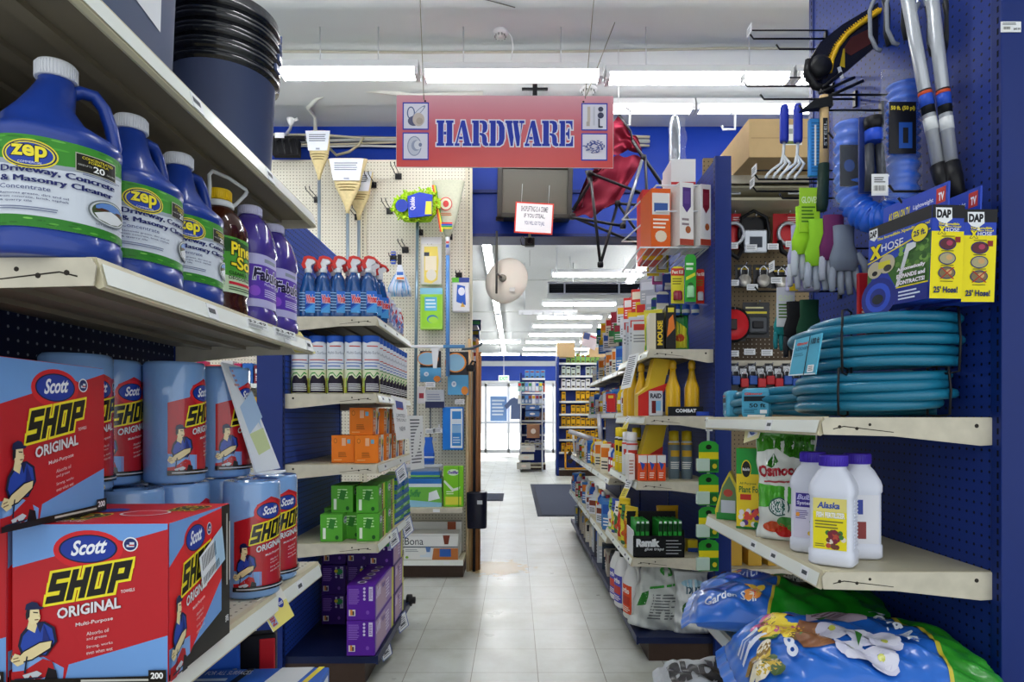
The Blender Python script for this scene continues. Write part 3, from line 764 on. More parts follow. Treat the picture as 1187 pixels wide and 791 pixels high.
# ---- shop towel art, drawn in u,v of a panel
RED = '#d3232b'; TB = '#6f9fdc'
def towel_art(d, k=0.0, sk=.28, man=True, right=1.0, lite=False):
    """k shifts the print to the right"""
    d.p([(0, .72+k*0), (1, .72+sk), (1, .20+sk*.5), (0, .20-sk*.15), ], RED) if False else None
    d.e(.486, .84, .225, .122, RED, 30); d.e(.486, .845, .19, .09, '#101b3c', 30); d.e(.486, .845, .178, .082, '#1f3a9c', 30)
    d.t('Scott', .375, .80, .61, .895, '#f0f2f8', bold=.03, shear=.35, skew=.08)
    d.e(.76, .872, .05, .046, '#e8ecf2', 16); d.e(.76, .872, .042, .038, '#1f2f6a', 16); d.r(.735, .855, .785, .885, '#d8dde8'); d.r(.75, .862, .785, .870, '#b8202b'); d.r(.735, .87, .755, .885, '#1f2f6a')
    d.block('SHOP', .235, .50, .755, .695, '#17150f', '#f1e12c', g=.016, gv=.016, shear=.25, skew=.16)
    d.t('TOWELS', .70, .565, .79, .585, '#efe9e9', bold=.01, skew=.17)
    d.t('ORIGINAL', .29, .405, .70, .475, '#e3dfe4', bold=.03, skew=.17, out='#35161a', ow=.02)
    d.t('Multi-Purpose', .41, .352, .65, .382, '#e9dfe0', bold=.01, skew=.17)
    for i, q in enumerate(('Absorbs oil', 'and grease', 'Strong, works', 'even when wet')): d.t(q, .48, .302-.035*i-(.015 if i > 1 else 0), .48+.013*len(q), .325-.035*i-(.015 if i > 1 else 0), '#e6d3d4', skew=.17)
    if man:
        # seated mechanic: trousers, boots, shirt, crossed arm, head, cap
        def P(pts, c): d.p([(x*.84, y*.9) for x, y in pts], c)
        P([(.02, .02), (.26, .02), (.27, .16), (.2, .2), (.02, .18)], '#7ba5df'); P([(.0, .0), (.12, .0), (.3, .07), (.34, .0), (.36, 0), (.31, .16), (.24, .18), (.1, .1), (.0, .09)], '#b31b22'); P([(.24, .0), (.36, .0), (.34, .1), (.28, .12)], '#131018')
        P([(.08, .2), (.27, .2), (.35, .3), (.33, .40), (.25, .44), (.14, .43), (.07, .35), (.05, .27)], '#131a36'); P([(.10, .21), (.26, .21), (.33, .3), (.31, .39), (.25, .425), (.16, .41), (.09, .34), (.07, .27)], '#2746a8')
        P([(.12, .39), (.18, .36), (.20, .42), (.20, .47), (.14, .47)], '#e4d3a0'); P([(.19, .43), (.25, .43), (.22, .36)], '#16204a'); P([(.13, .45), (.155, .42), (.20, .43), (.222, .46), (.215, .50), (.21, .54), (.13, .54)], '#e8d8a8'); P([(.115, .45), (.14, .47), (.145, .53), (.12, .53), (.11, .49)], '#1c1c28'); P([(.105, .52), (.115, .56), (.16, .578), (.20, .57), (.215, .545), (.25, .54), (.235, .525)], '#16204a')
        P([(.165, .508), (.205, .505), (.205, .497), (.17, .5)], '#241c1c'); P([(.18, .455), (.21, .457), (.208, .45), (.182, .448)], '#6a3a2a'); P([(.205, .485), (.228, .48), (.215, .472)], '#d4bf8a')
        P([(.25, .42), (.3, .3), (.28, .24), (.24, .30)], '#1a2c78')
        P([(.32, .31), (.31, .25), (.16, .17), (.06, .15), (.03, .18), (.1, .24), (.22, .30)], '#131018'); P([(.31, .305), (.30, .258), (.16, .18), (.07, .16), (.045, .18), (.1, .23), (.22, .29)], '#e4d3a0'); P([(.0, .17), (.05, .13), (.1, .15), (.09, .2), (.03, .22)], '#e4d3a0'); P([(.02, .165), (.07, .175), (.07, .168), (.02, .157)], '#7a6040'); P([(.02, .185), (.06, .195), (.06, .188), (.02, .178)], '#7a6040')
        P([(.09, .07), (.2, .1), (.24, .08), (.18, .04), (.15, .07), (.12, .03)], '#c5cbd2'); P([(.1, .085), (.12, .2), (.13, .2), (.115, .08)], '#14203a'); P([(.03, .03), (.24, .05), (.24, .06), (.03, .045)], '#14203a')
def panel_bg(d, cut=.76, sl=.17, low=.19, h0=0):
    d.r(0, 0, 1, 1, TB)
    d.p([(0, cut-.05), (1, cut-.05+sl), (1, low+.10), (.36, low-.10+0), (.36, -0.0+.0), (0, 0.0)], RED)
def make_towel_box(w=.238, dpt=.235, h=.25):
    t = thing('towel_carton', 'x', 'box'); m = MB(); m.box((-w/2, -dpt/2, 0), (w/2, dpt/2, h), mat('#c9252d', .5), bev=.002); m.build('carton', t)
    m = MB(); mk = lambda c: mat(c, .42)
    d = Decal(m, front(w*.992, h*.992, dpt, h*.004), off=.0005, mk=mk)
    d.r(0, 0, 1, 1, TB); d.p([(0, .73), (.27, .80), (.31, .90), (.5, .955), (.68, .9), (.72, .89), (1, .965), (1, .295), (.36, .12), (.33, 0), (0, 0)], '#b91f28')  # front red darker than the side print, its weaker light put into the colour
    d.p([(0, 0), (.32, 0), (.33, .1), (.2, .17), (0, .18)], '#7ba5df')
    towel_art(d); d.p([(0, 0), (1, 0), (1, .05), (0, .035)], '#17130f'); d.lines(.45, .01, .98, .04, 1, '#c8c8c0', rag=.05); d.r(.885, 0, 1, .085, '#17130f'); d.t('200', .9, .03, .98, .07, '#f2f2f2', bold=.03)
    m.build('front_print', t)
    m = MB(); ws = dpt
    d = Decal(m, side_r(w, h*.992, dpt*.992, h*.004), off=.0005, mk=mk)
    d.r(0, 0, 1, 1, '#1a1612'); d.p([(0, .0+.04), (.84, .04+.18), (.84, 1), (0, 1)], TB)
    d.p([(0, .72), (.2, .83), (.3, .92), (.45, .97), (.84, .99), (.84, .46), (.3, .08), (0, .04)], '#e0262d'); d.p([(.0, .04), (.3, .08), (.3, .2), (0, .2)], '#7ba5df')
    d2 = Decal(m, flat((w/2, -dpt/2, h*.004), (0, dpt*.80, 0), (0, 0, h*.992)), off=d.off, mk=mk); towel_art(d2)
    d = Decal(m, side_r(w, h*.992, dpt*.992, h*.004), off=d2.off+.0004, mk=mk)
    d.p([(.46, .47), (.86, .60), (.80, .86), (.40, .70)], '#e8ebee'); d.p([(.70, .55), (.86, .60), (.80, .86), (.64, .80)], '#a9cbe6')
    for k in range(12): d.off -= d.step if k else 0; d.p([(.44+.02*k, .70+.0065*k), (.448+.02*k, .703+.0065*k), (.47+.02*k, .60+.0065*k), (.462+.02*k, .597+.0065*k)], '#202024')
    for k in range(14): d.off -= d.step; d.p([(.47+.02*k, .55+.0065*k), (.478+.02*k, .553+.0065*k), (.488+.02*k, .50+.0065*k), (.48+.02*k, .497+.0065*k)], '#303034')
    d.t('200', .86, .12, .92, .17, '#f2f2f2', bold=.03, rotate=-1); d.lines(.88, .25, .9, .85, 1, '#d8d8d0', fill=.9)
    d.lines(.93, .3, .95, .8, 1, '#d8d8d0', fill=.9)
    m.build('side_print', t)
    m = MB(); d = Decal(m, topf(w, dpt, h), off=.0005, mk=mk); d.e(.62, .45, .17, .14, '#e8e4e4', 24); d.e(.62, .45, .15, .12, '#cf2830', 24); d.t('SHOP', .12, .15, .42, .42, '#17150f', bold=.05, out='#f1e12c', ow=.06); d.e(.3, .6, .12, .1, '#1f3a9c', 20); d.t('ORIGINAL', .12, .05, .42, .12, '#f0eaea'); d.t('SHOP', .72, .55, .95, .8, '#17150f', bold=.05, out='#f1e12c', ow=.06)
    m.build('top_print', t)
    return t
tb = make_towel_box(); tb.location = (-.665, 1.125, .766); tb.rotation_euler = (0, 0, math.radians(2)); tag(tb, 'red and blue shop towel carton in front, barcode sticker on its side', 'box', 'red shop towel cartons')
dup(tb, (-.91, 1.12, .766), math.radians(1), 'red towel carton cut off by the left picture edge, beside the front one', 'red shop towel cartons')
dup(tb, (-.842, 1.022, 1.0175), math.radians(90.5), 'upper red and blue shop towel carton, stacked on the lower cartons', 'red shop towel cartons')
ROLL_B = mat('#6a9bd8', .55, bump=.3, scale=90); FILM = mat('#7fa9de', .15, coat=1, bump=.35, scale=16)
def make_roll():
    t = thing('towel_roll', 'x', 'towel roll'); r = .0635; h = .268; m = MB()
    m.lathe([(.018, .004), (r-.004, .002), (r, .008), (r, h-.008), (r-.003, h), (.03, h-.004), (.02, h-.012)], FILM, 40); m.build('roll', t)
    m = MB(); d = Decal(m, cyl(r+.0002, .02, h-.055, .17), off=0, mk=lambda c: mat(c, .2, coat=.6))
    d.p([(0, .74), (.26, .80), (.3, .92), (.5, 1.0), (.7, .95), (1, .95), (1, 0), (0, 0)], '#b81f29')
    d.p([(.0, .05), (.36, .05), (.36, .2), (.0, .22)], '#7ba5df')
    towel_art(d); d.r(0, 0, 1, .05, '#15110f'); d.lines(.05, .01, .95, .042, 1, '#b9b9c0', rag=.05)
    m.build('printed_band', t)
    return t
rl = make_roll(); Z1, Z2 = .766, 1.036
rs = [(-.855, 1.19+.19, Z2, 40), ]
rolls = [
 (-.865, 1.275, Z2, 70, 'blue towel roll in the upper row right behind the upper carton, leftmost one visible'),
 (-.885, 1.41, Z2, 78, 'blue towel roll in the upper row set back between the carton and the large roll'),
 (-.768, 1.46, Z2, 92, 'large blue towel roll in the upper row with blank blue left half'),
 (-.722, 1.60, Z2, 86, 'blue towel roll in the upper row partly covered by the leaning card'),
 (-.905, 1.55, Z2, 84, 'blue towel roll deep in the upper row between two closer ones'),
 (-.80, 1.345, Z1, 150, 'blank-looking blue towel roll in the lower row touching the carton top'),
 (-.765, 1.475, Z1, 84, 'blue towel roll in the lower row just right of the blank-looking one'),
 (-.718, 1.61, Z1, 84, 'blue towel roll in the lower row under the leaning card'),
 (-.622, 1.53, Z1, 62, 'blue and red towel roll standing frontmost at the shelf edge'),
 (-.632, 1.68, Z1, 60, 'blue and red towel roll directly behind the frontmost roll at the shelf edge'),
 (-.90, 1.46, Z1, 60, 'blue towel roll in the lower row against the navy back panel'),
 (-.90, 1.60, Z1, 60, 'blue towel roll in the lower row, deep beside the navy panel')]
for i, (x, y, z, a, lab) in enumerate(rolls):
    if i == 0: rl.location = (x, y, z); rl.rotation_euler = (0, 0, math.radians(a)); tag(rl, lab, 'towel roll', 'blue shop towel rolls')
    else: dup(rl, (x, y, z), math.radians(a), lab, 'blue shop towel rolls')
# leaning sign card with a small base on the lower row of rolls
t = thing('sign_card', 'white printed card leaning against the towel rolls, held in a clear foot', 'sign', (0, 0, 0))
P0, P1, P2, P3 = at(257, 420, 1.52), at(279, 425, 1.62), at(325, 543, 1.66), at(297, 548, 1.56)
c0 = (P0+P2)/2
m = MB(); nrm = (P1-P0).cross(P3-P0).normalized()*.004; q = [P0, P1, P2, P3]; m.add([p-c0 for p in q]+[p-c0+nrm for p in q], [(0, 3, 2, 1), (4, 5, 6, 7), (0, 1, 5, 4), (1, 2, 6, 5), (2, 3, 7, 6), (3, 0, 4, 7)], '#dfe4ea')
for sgn, o in ((1, nrm), ):
    U_, V_ = P2-P3, P0-P3
    for f_ in (flat(P3-c0+nrm*1.15, U_, V_), flat(P2-c0-nrm*.15, -U_, V_)):
        d = Decal(m, f_, off=.0004); d.p([(.1, .5), (.8, .35), (.85, .6), (.2, .75)], '#a9c4e2'); d.p([(.15, .2), (.7, .15), (.8, .35), (.2, .4)], '#c9d5a0'); d.lines(.2, .78, .85, .95, 4, '#bb8888'); d.lines(.15, .02, .8, .14, 3, '#6b7fa6')
m.build('card', t); m = MB(); m.bx((P3+P2)/2-c0+Vector((0, 0, -.005)), (.06, .08, .006), mat('#e6eaee', .3), bev=.002); m.build('foot', t); t.location = c0
def hang_card(name, label, pts, Y, art, grp=None, cat='price tag', Ys=None, bg='#eef0f0', th=.0012):
    Ys = Ys or [Y]*4
    q = [at(p[0], p[1], y) for p, y in zip(pts, Ys)]; c0 = sum(q, Vector())/4      # order: bl, br, tr, tl
    U_, V_ = q[1]-q[0], q[3]-q[0]; n_ = U_.cross(V_).normalized()*th
    m = MB(); m.add([p-c0 for p in q]+[p-c0-n_ for p in q], [(0, 1, 2, 3), (7, 6, 5, 4), (0, 4, 5, 1), (1, 5, 6, 2), (2, 6, 7, 3), (3, 7, 4, 0)], bg)
    def f(u, v, off=0):
        p = (q[0]*(1-u)+q[1]*u)*(1-v)+(q[3]*(1-u)+q[2]*u)*v
        return p-c0+n_.normalized()*off
    f.curved = False
    art(Decal(m, f, off=.0005)); return solo(m, name, label, cat, c0, group=grp)
def art_scott(d):
    d.r(0, 0, 1, 1, '#e9dc7c'); d.r(0, .6, 1, 1, '#e6e4dc'); d.e(.72, .6, .13, .16, '#2c3f9c', 16); d.t('Scott', .62, .54, .82, .66, '#f2f2f2', bold=.02, shear=.3); d.p([(.06, .1), (.3, .1), (.3, .7), (.06, .7)], '#93a7d0'); d.t('NEW', .08, .12, .26, .66, '#b0433c', bold=.04, rotate=-1); d.t('20', .3, .8, .42, .95, '#c4402f', bold=.03)
hang_card('shelf_card', 'yellow and white offer card clipped under the towel roll shelf', [(317, 733), (341, 714), (325, 681), (297, 697)], 1.5, art_scott, Ys=[1.47, 1.56, 1.56, 1.46])
def art_price(d):
    d.t('$3.49', .1, .5, .9, .85, '#2b2f36', bold=.01); d.lines(.1, .08, .9, .42, 3, '#60656c')
hang_card('price_tag', 'small white price ticket beside the yellow offer card', [(332, 692), (341, 682), (334, 674), (324, 681)], 1.6, art_price, Ys=[1.58, 1.64, 1.64, 1.58])
def art_purp(d):
    d.r(0, 0, 1, 1, '#e8dd86'); d.r(0, .45, .3, 1, '#6a4fb0'); d.e(.55, .75, .2, .12, '#b9a6df', 12); d.lines(.35, .1, .9, .6, 5, '#7a7a60')
hang_card('shelf_card', 'yellow and purple offer card at the end of the jug shelf', [(342, 409), (366, 410), (348, 385), (320, 381)], 1.86, art_purp, Ys=[1.8, 1.86, 1.86, 1.8])
for i, (x, y, yy) in enumerate(((178, 338, 1.1), (286, 372, 1.42), (318, 383, 1.58))):
    hang_card('price_tag', 'white price ticket on the jug shelf lip, %s from the camera' % ORD[i], [(x, y+5), (x+26, y+13), (x+24, y+3), (x-2, y-5)], yy, art_price, grp='price tickets on the jug shelf lip', Ys=[yy-.02, yy+.07, yy+.07, yy-.02])
# bottom shelf: blue carton lying, red and black packet behind
t = thing('wipes_carton', 'blue and white carton lying on the lowest near shelf under the towels', 'box', (-.60, 1.36, .342), math.radians(3))
m = MB(); m.box((-.17, -.16, 0), (.17, .16, .25), mat('#2a62c0', .4), bev=.003); m.build('carton', t)
m = MB(); d = Decal(m, topf(.34, .32, .25), off=.0006); d.p([(.5, 0), (.72, 0), (.9, 1), (.68, 1)], '#d9dde0'); d.p([(.28, .0), (.33, 0), (.5, 1), (.45, 1)], '#16181c'); d.p([(.75, .0), (.78, 0), (.97, 1), (.93, 1)], '#e3cf3a'); d.lines(.1, .15, .4, .85, 7, '#cfe0f4', skew=0); d.e(.66, .55, .07, .1, '#1c3f9c', 12); d.t('FOR ALL SURFACES', .2, .88, .5, .95, '#f4f6f8')
d = Decal(m, side_r(.34, .25, .32), off=.0006); d.r(.05, .1, .95, .95, '#e2e5e8'); d.r(.1, .5, .5, .85, '#2a62c0'); d.lines(.1, .15, .8, .45, 4, '#31568f')
m.build('print', t)
t = thing('glove_packet', 'red and black packet standing behind the blue carton on the lowest shelf', 'packet', (-.66, 1.62, .342), math.radians(15))
m = MB(); m.box((-.06, -.02, 0), (.06, .02, .30), mat('#15151a', .35), bev=.006); m.build('body', t); m = MB(); m.box((.02, -.022, .02), (.058, .021, .29), mat('#c5222b', .35), bev=.004); m.build('red_flap', t)
t = thing('degreaser_packet', 'small blue packet with yellow print between the towel carton and glove packet', 'packet', (-.70, 1.545, .342), math.radians(25))
m = MB(); m.box((-.04, -.02, 0), (.04, .02, .31), mat('#2456b8', .35), bev=.006); d = Decal(m, front(.08, .31, .04), off=.001); d.r(.1, .7, .9, .78, '#e6cf34'); d.lines(.1, .3, .9, .65, 5, '#dfe8f8'); m.build('body', t)
# ================= left run, second unit
XS = 2.86
RT = mat('#d23a34', .35); LQ = mat('#154a8a', .06, coat=.8); WT = mat('#e3e6ea', .4)
def make_spray():
    t = thing('spray_bottle', 'x', 'spray bottle'); m = MB()
    m.loft([(0, .034, .022, 3, 0, 0), (.004, .037, .025, 3, 0, 0), (.02, .038, .026, 3, 0, 0), (.12, .037, .025, 3, 0, 0), (.14, .034, .024, 2.6, 0, 0), (.152, .03, .023, 2.4, 0, 0), (.172, .028, .022, 2.2, 0, 0), (.19, .022, .02, 2, 0, 0), (.2, .014, .014, 2, 0, 0), (.212, .013, .013, 2, 0, 0)], LQ, 28)
    for k in range(7): m.box((-.0375, -.022, .03+k*.013), (-.012, -.0262, .034+k*.013), mat('#8ab8e6', .3))
    m.build('body', t)
    m = MB(); m.lathe([(.0155, .205), (.0165, .21), (.0165, .222), (.013, .228)], WT, 16)
    m.prism([(-.016, .224), (-.02, .25), (-.012, .268), (.014, .27), (.03, .262), (.03, .25), (.012, .24), (.012, .224)], -.012, .012, WT); m.build('neck', t)
    m = MB(); m.prism([(-.022, .262), (-.02, .275), (.0, .282), (.026, .276), (.045, .256), (.042, .25), (.02, .266), (-.004, .268), (-.014, .246), (-.008, .226), (-.022, .222), (-.03, .24)], -.0135, .0135, RT); m.build('trigger', t)
    m = MB(); d = Decal(m, flat((-.011, -.0268, .022), (.047, 0, 0), (0, 0, .098)), off=0); d.r(0, 0, 1, 1, '#2f6fd0'); d.p([(0, 0), (1, 0), (1, .5), (0, .12)], '#4f9fe0'); d.p([(0, .2), (1, .62), (1, .75), (0, .36)], '#1a3fa0'); d.t('Windex', .06, .45, .98, .82, '#d8262c', bold=.05, out='#f2f2f6', ow=.05); m.build('label', t)
    return t
sp = make_spray(); z = 1.632
row(tag(sp, 'x', 'spray bottle'), [(-.935+.068*k, 2.93, z, math.radians(12+4*(k % 3))) for k in range(5)]+[(-.905+.068*k, 3.0, z, math.radians(20)) for k in range(4)]+[(-.66, 3.0, z, .5), (-.645, 3.08, z, .6)],
    'blue window cleaner spray with red trigger, {o} from the left on the top shelf', 'window cleaner sprays on the top shelf')
# things beside the sprays
t = thing('oil_bottle', 'slim yellow bottle with a black cap beside the window cleaner sprays', 'bottle', (-.665, 3.16, z)); m = MB()
m.lathe([(.016, 0), (.018, .003), (.018, .14), (.012, .155), (.011, .16)], mat('#d8b312', .2, coat=.4), 18); m.build('body', t); m = MB(); m.lathe([(.014, .16), (.014, .19), (.012, .192)], BLACK, 16); m.build('cap', t)
rr = random.Random(5)
def bag_mesh(w, h, dp, m, seed=0, top=.35, nu=24, nv=30, wr=.006):
    """a filled bag: closed, pinched at top and bottom"""
    r_ = random.Random(seed); ph = [r_.random()*6 for _ in range(6)]
    def prof(v):
        return (max(0,math.sin(PI*min(1, max(0, .12+v*.95))))**.5)*(1-top*max(0, v-.6)/.4)
    mb = MB(); n = nu*2; vs = []
    for j in range(nv+1):
        v = j/nv; d_ = dp*prof(v)*(1 if v < .9 else .3)+.003
        for i in range(n):
            x, y = se(w/2*(1-.08*math.sin(PI*v)+.03*math.sin(5*v+ph[3])), d_/2, 2.4, 2*PI*i/n)
            k = wr*(math.sin(x*60/w*.6+ph[0]+v*5)+math.sin(v*17+ph[1]+x*20)+math.sin(ph[2]+v*31+x*33))/2
            vs.append((x*(1+k/w*.5), y+(k if y > 0 else -k)*(1 if abs(y) > .004 else 0), v*h+k*.3))
    fs = [(j*n+i, j*n+(i+1) % n, (j+1)*n+(i+1) % n, (j+1)*n+i) for j in range(nv) for i in range(n)]
    fs += [tuple(reversed(range(n))), tuple(range(nv*n, (nv+1)*n))]
    mb.add(vs, fs, m, smooth=True)
    def f(u, v, off=0):
        c = max(-.97, min(.97, (u-.5)*1.9)); an = math.acos(abs(c)**1.2); d_ = dp*prof(v)*(1 if v < .9 else .3)+.003
        x = w/2*(1-.08*math.sin(PI*v)+.03*math.sin(5*v+ph[3]))*c; y = -d_/2*math.sin(an)**(1/1.2)
        k = wr*(math.sin(x*60/w*.6+ph[0]+v*5)+math.sin(v*17+ph[1]+x*20)+math.sin(ph[2]+v*31+x*33))/2
        return Vector((x*(1+k/w*.5), y-k*(1 if abs(y) > .004 else 0)-off, v*h+k*.3))
    f.curved = True; f.step = .05; f.vstep = .05
    return mb, f
for i, (y, w_) in enumerate(((3.26, .1), (3.36, .11), (3.47, .11), (3.58, .1))):
    mb, f = bag_mesh(.12, .19-.02*i, .05, mat('#cfd2e0', .12, coat=.6), seed=i)
    d = Decal(mb, f, off=.001); d.p([(.2, .2), (.45, .2), (.75, .85), (.5, .85)], '#c8404e'); d.p([(.5, .15), (.8, .15), (.9, .5), (.65, .6)], '#7f8fc8'); d.lines(.15, .6, .5, .85, 4, '#8890a8')
    solo(mb, 'wipes_bag', 'clear bag with red and blue print on the top shelf, %s past the yellow bottle' % ORD[i], 'bag', (-.66, y, z), math.radians(68), group='clear bags on the top shelf edge')
t = thing('polish_bottle', 'slim dark red bottle with a white cap at the far end of the top shelf', 'bottle', (-.66, 3.68, z)); m = MB()
m.loft([(0, .025, .016, 3, 0, 0), (.12, .025, .016, 3, 0, 0), (.15, .014, .012, 2, 0, 0)], mat('#a02420', .3), 20); m.build('body', t); m = MB(); m.lathe([(.013, .15), (.013, .172)], WT, 16); m.build('cap', t)
# canisters
def make_can():
    t = thing('canister', 'x', 'canister'); r = .0385; h = .262; m = MB()
    m.lathe([(r-.003, 0, '#c9ccd0'), (r, .003, '#c9ccd0'), (r, .03, '#d8d43c'), (r, .07, '#dfe07a'), (r, .11, '#e6e8c8'), (r, h-.03, '#e4e8ee'), (r, h-.012, '#2456b4'), (r-.003, h-.002, '#1c3f94'), (r-.006, h, '#1c3f94'), (r-.008, h-.004, '#3160bf')], '#e4e8ee', 32); m.build('body', t)
    m = MB(); d = Decal(m, cyl(r+.0002, .004, h-.008, .13), off=0); DK = '#221a2c'
    d.p([(.2, 0), (.82, 0), (.82, .2), (.74, .3), (.66, .31), (.55, .25), (.5, .25), (.4, .31), (.28, .29), (.2, .2)], DK)
    d.p([(.15, .0), (.17, .0), (.19, .24), (.3, .33), (.42, .34), (.52, .27), (.53, .29), (.42, .36), (.28, .35), (.16, .25)], '#3d9c3a'); d.p([(.55, .27), (.66, .34), (.76, .32), (.77, .34), (.66, .37), (.54, .29)], '#3d9c3a')
    d.lines(.26, .03, .78, .17, 4, '#e9e9ea'); d.t('Multi-Surface', .2, .68, .85, .73, '#7d8898'); d.lines(.2, .56, .8, .60, 1, '#c0463e'); d.lines(.15, .51, .85, .54, 1, '#3c64b8'); d.lines(.2, .45, .8, .49, 1, '#4c6fc0'); d.lines(.2, .39, .8, .43, 1, '#4a9048'); d.lines(.3, .8, .7, .84, 1, '#c4463c'); d.p([(0, .93), (.3, .87), (.6, .92), (1, .86), (1, 1), (0, 1)], '#2456b4')
    m.build('label', t); return t
can = make_can(); z = 1.29
row(tag(can, 'x', 'canister'), [(-.972+.0805*k, 2.925, z, math.radians(14 if k != 3 else 24)) for k in range(4)]+[(-.65, 2.925, z, math.radians(22))]+[(-.652, 2.925+.083*k, z, math.radians(40+3*(k % 2))) for k in range(1, 10)]+[(-.735, 3.01+.083*k, z, math.radians(30)) for k in range(3)],
    'tall white, blue and yellow canister, {o} from the left along its shelf edge', 'tall canisters on the second shelf')
# cartons: orange, green, purple
def carton(name, w, dp, h, base, fr, sd=None, tp=None, bev=.0015):
    t = thing(name, 'x', 'box'); m = MB(); m.box((-w/2, -dp/2, 0), (w/2, dp/2, h), mat(base, .45), bev=bev); t['_m'] = 0; del t['_m']
    fr(Decal(m, front(w, h, dp), off=.0005))
    if sd: sd(Decal(m, side_r(w, h, dp), off=.0005))
    if tp: tp(Decal(m, topf(w, dp, h), off=.0005))
    m.build('carton', t); return t
def of(d):
    d.e(.17, .8, .07, .09, '#8a4a14', 12); d.e(.17, .8, .055, .07, '#e8832a', 12); d.r(.45, .62, .62, .9, '#e8b08a'); d.r(.68, .7, .82, .85, '#6fa8c4'); d.lines(.3, .2, .7, .4, 4, '#9c5214'); d.lines(.1, .08, .5, .14, 1, '#f0b070')
def os_(d):
    d.p([(.45, 0), (1, 0), (1, 1), (.5, 1)], '#f0f0ea'); d.e(.25, .77, .16, .15, '#e9f0e0', 18); d.e(.25, .77, .13, .12, '#3d9c4c', 18); d.t('Swiffer', .12, .7, .4, .84, '#c83a2a', bold=.04, shear=.3)
    d.t('REFILLS', .06, .48, .42, .56, '#fff4e4', bold=.03); d.t('DUSTERS', .06, .38, .42, .46, '#fff4e4', bold=.03); d.lines(.06, .12, .4, .32, 4, '#ffe0b8'); d.p([(.6, .1), (.75, .05), (.8, .5), (.95, .6), (.9, .85), (.7, .75), (.68, .4)], '#2a2430'); d.e(.65, .75, .12, .14, '#ecd93a', 14); d.p([(.55, .02), (.75, .02), (.7, .18), (.55, .2)], '#2b4fb0')
ob = carton('duster_carton', .105, .17, .125, '#e67a1c', of, os_)
z = .977
def place(proto, lst, grp, cat=None):
    for i, (x, y, zz, a, lab) in enumerate(lst):
        if i == 0: proto.location = (x, y, zz); proto.rotation_euler = (0, 0, math.radians(a)); tag(proto, lab, cat, grp)
        else: dup(proto, (x, y, zz), math.radians(a), lab, grp)
place(ob, [(-.783, 3.03, z, 0, 'orange duster carton standing alone at the left on the third shelf'),
 (-.675, 3.00, z, 4, 'orange duster carton frontmost in the lower layer of the third shelf'),
 (-.705, 3.03, z+.126, 3, 'orange duster carton on top of the stack on the third shelf'),
 (-.675, 3.19, z, 2, 'orange duster carton in the lower layer, second back along the shelf edge'),
 (-.69, 3.21, z+.126, 2, 'orange duster carton in the upper layer, second back along the shelf edge'),
 (-.675, 3.38, z, 0, 'orange duster carton in the lower layer, third back along the shelf edge'),
 (-.685, 3.40, z+.126, 0, 'orange duster carton in the upper layer, third back along the shelf edge'),
 (-.675, 3.58, z, 0, 'orange duster carton in the lower layer at the far shelf end')], 'orange duster cartons on the third shelf')
def gf(d):
    d.r(.12, .1, .25, .5, '#e6f0e0'); d.lines(.3, .5, .85, .9, 4, '#bfe4a8'); d.p([(.35, .5), (.6, .45), (.7, .8), (.45, .85)], '#2f7c2a'); d.e(.75, .15, .08, .08, '#1f5c24', 12)
def gs(d):
    d.e(.25, .75, .17, .15, '#d8ecd0', 16); d.e(.25, .75, .13, .11, '#7b5fc0', 16); d.t('Swiffer', .12, .69, .4, .8, '#f2f6f0', bold=.04, shear=.3); d.p([(.5, 0), (.68, 0), (.68, 1), (.5, 1)], '#8a4450'); d.p([(.7, 0), (1, 0), (1, 1), (.7, 1)], '#c8d84a'); d.p([(.05, .1), (.4, .2), (.4, .4), (.05, .3)], '#4f9c3a'); d.lines(.53, .2, .66, .8, 6, '#e8d8d8')
gb = carton('wet_cloth_carton', .1, .19, .122, '#55a832', gf, gs)
z = .627
place(gb, [(-.822, 2.99, z, 0, 'green cloth carton lower left of the stack on the fourth shelf'),
 (-.752, 3.06, z, 0, 'green cloth carton in the middle of the lower layer, set back'),
 (-.665, 3.0, z, 3, 'green cloth carton lower right at the shelf corner'),
 (-.79, 3.05, z+.123, 0, 'green cloth carton in the upper layer at the left'),
 (-.675, 3.03, z+.123, 3, 'green cloth carton in the upper layer at the right'),
 (-.665, 3.21, z, 1, 'green cloth carton, lower one behind the corner carton'),
 (-.67, 3.23, z+.123, 1, 'green cloth carton, upper one behind the corner carton'),
 (-.865, 3.2, z, 0, 'green cloth carton in shadow at the back left of the fourth shelf')], 'green cloth cartons on the fourth shelf')
def bf(d): d.r(0, .7, 1, 1, '#2a62b4'); d.r(0, 0, 1, .25, '#2a62b4'); d.lines(.1, .35, .7, .62, 2, '#e8f4e4')
bb = carton('blue_cloth_pack', .11, .2, .048, '#5fae42', bf, bf)
place(bb, [(-.67, 3.44 + .0*k, z+.049*k, 2*k-4, 'blue and green flat cloth pack, %s from the bottom of the nearer pile' % ORD[k]) for k in range(5)], 'flat cloth packs on the fourth shelf')
place(dup(bb, (0, 0, 0)), [(-.67, 3.66, z+.049*k, 2*k-4, 'blue and green flat cloth pack, %s from the bottom of the farther pile' % ORD[k]) for k in range(5)], 'flat cloth packs in the farther pile', 'box')
PU = '#5a1f9c'
def pf(d):
    d.lines(.06, .45, .45, .9, 9, '#9a70cc'); d.r(.78, .55, .92, .95, '#d8cfe8'); d.lines(.8, .6, .9, .9, 6, '#6d4a94')
    for k in range(4): d.off -= d.step if k else 0; d.e(.62, .6+.1*k, .045, .04, '#dcd0ee', 10)
    d.r(.07, .12, .3, .3, '#e4dcd8'); d.r(.12, .14, .2, .3, '#d88a3a'); d.r(.2, .14, .26, .26, '#3a3a44'); d.e(.74, .22, .06, .06, '#8050b8', 12)
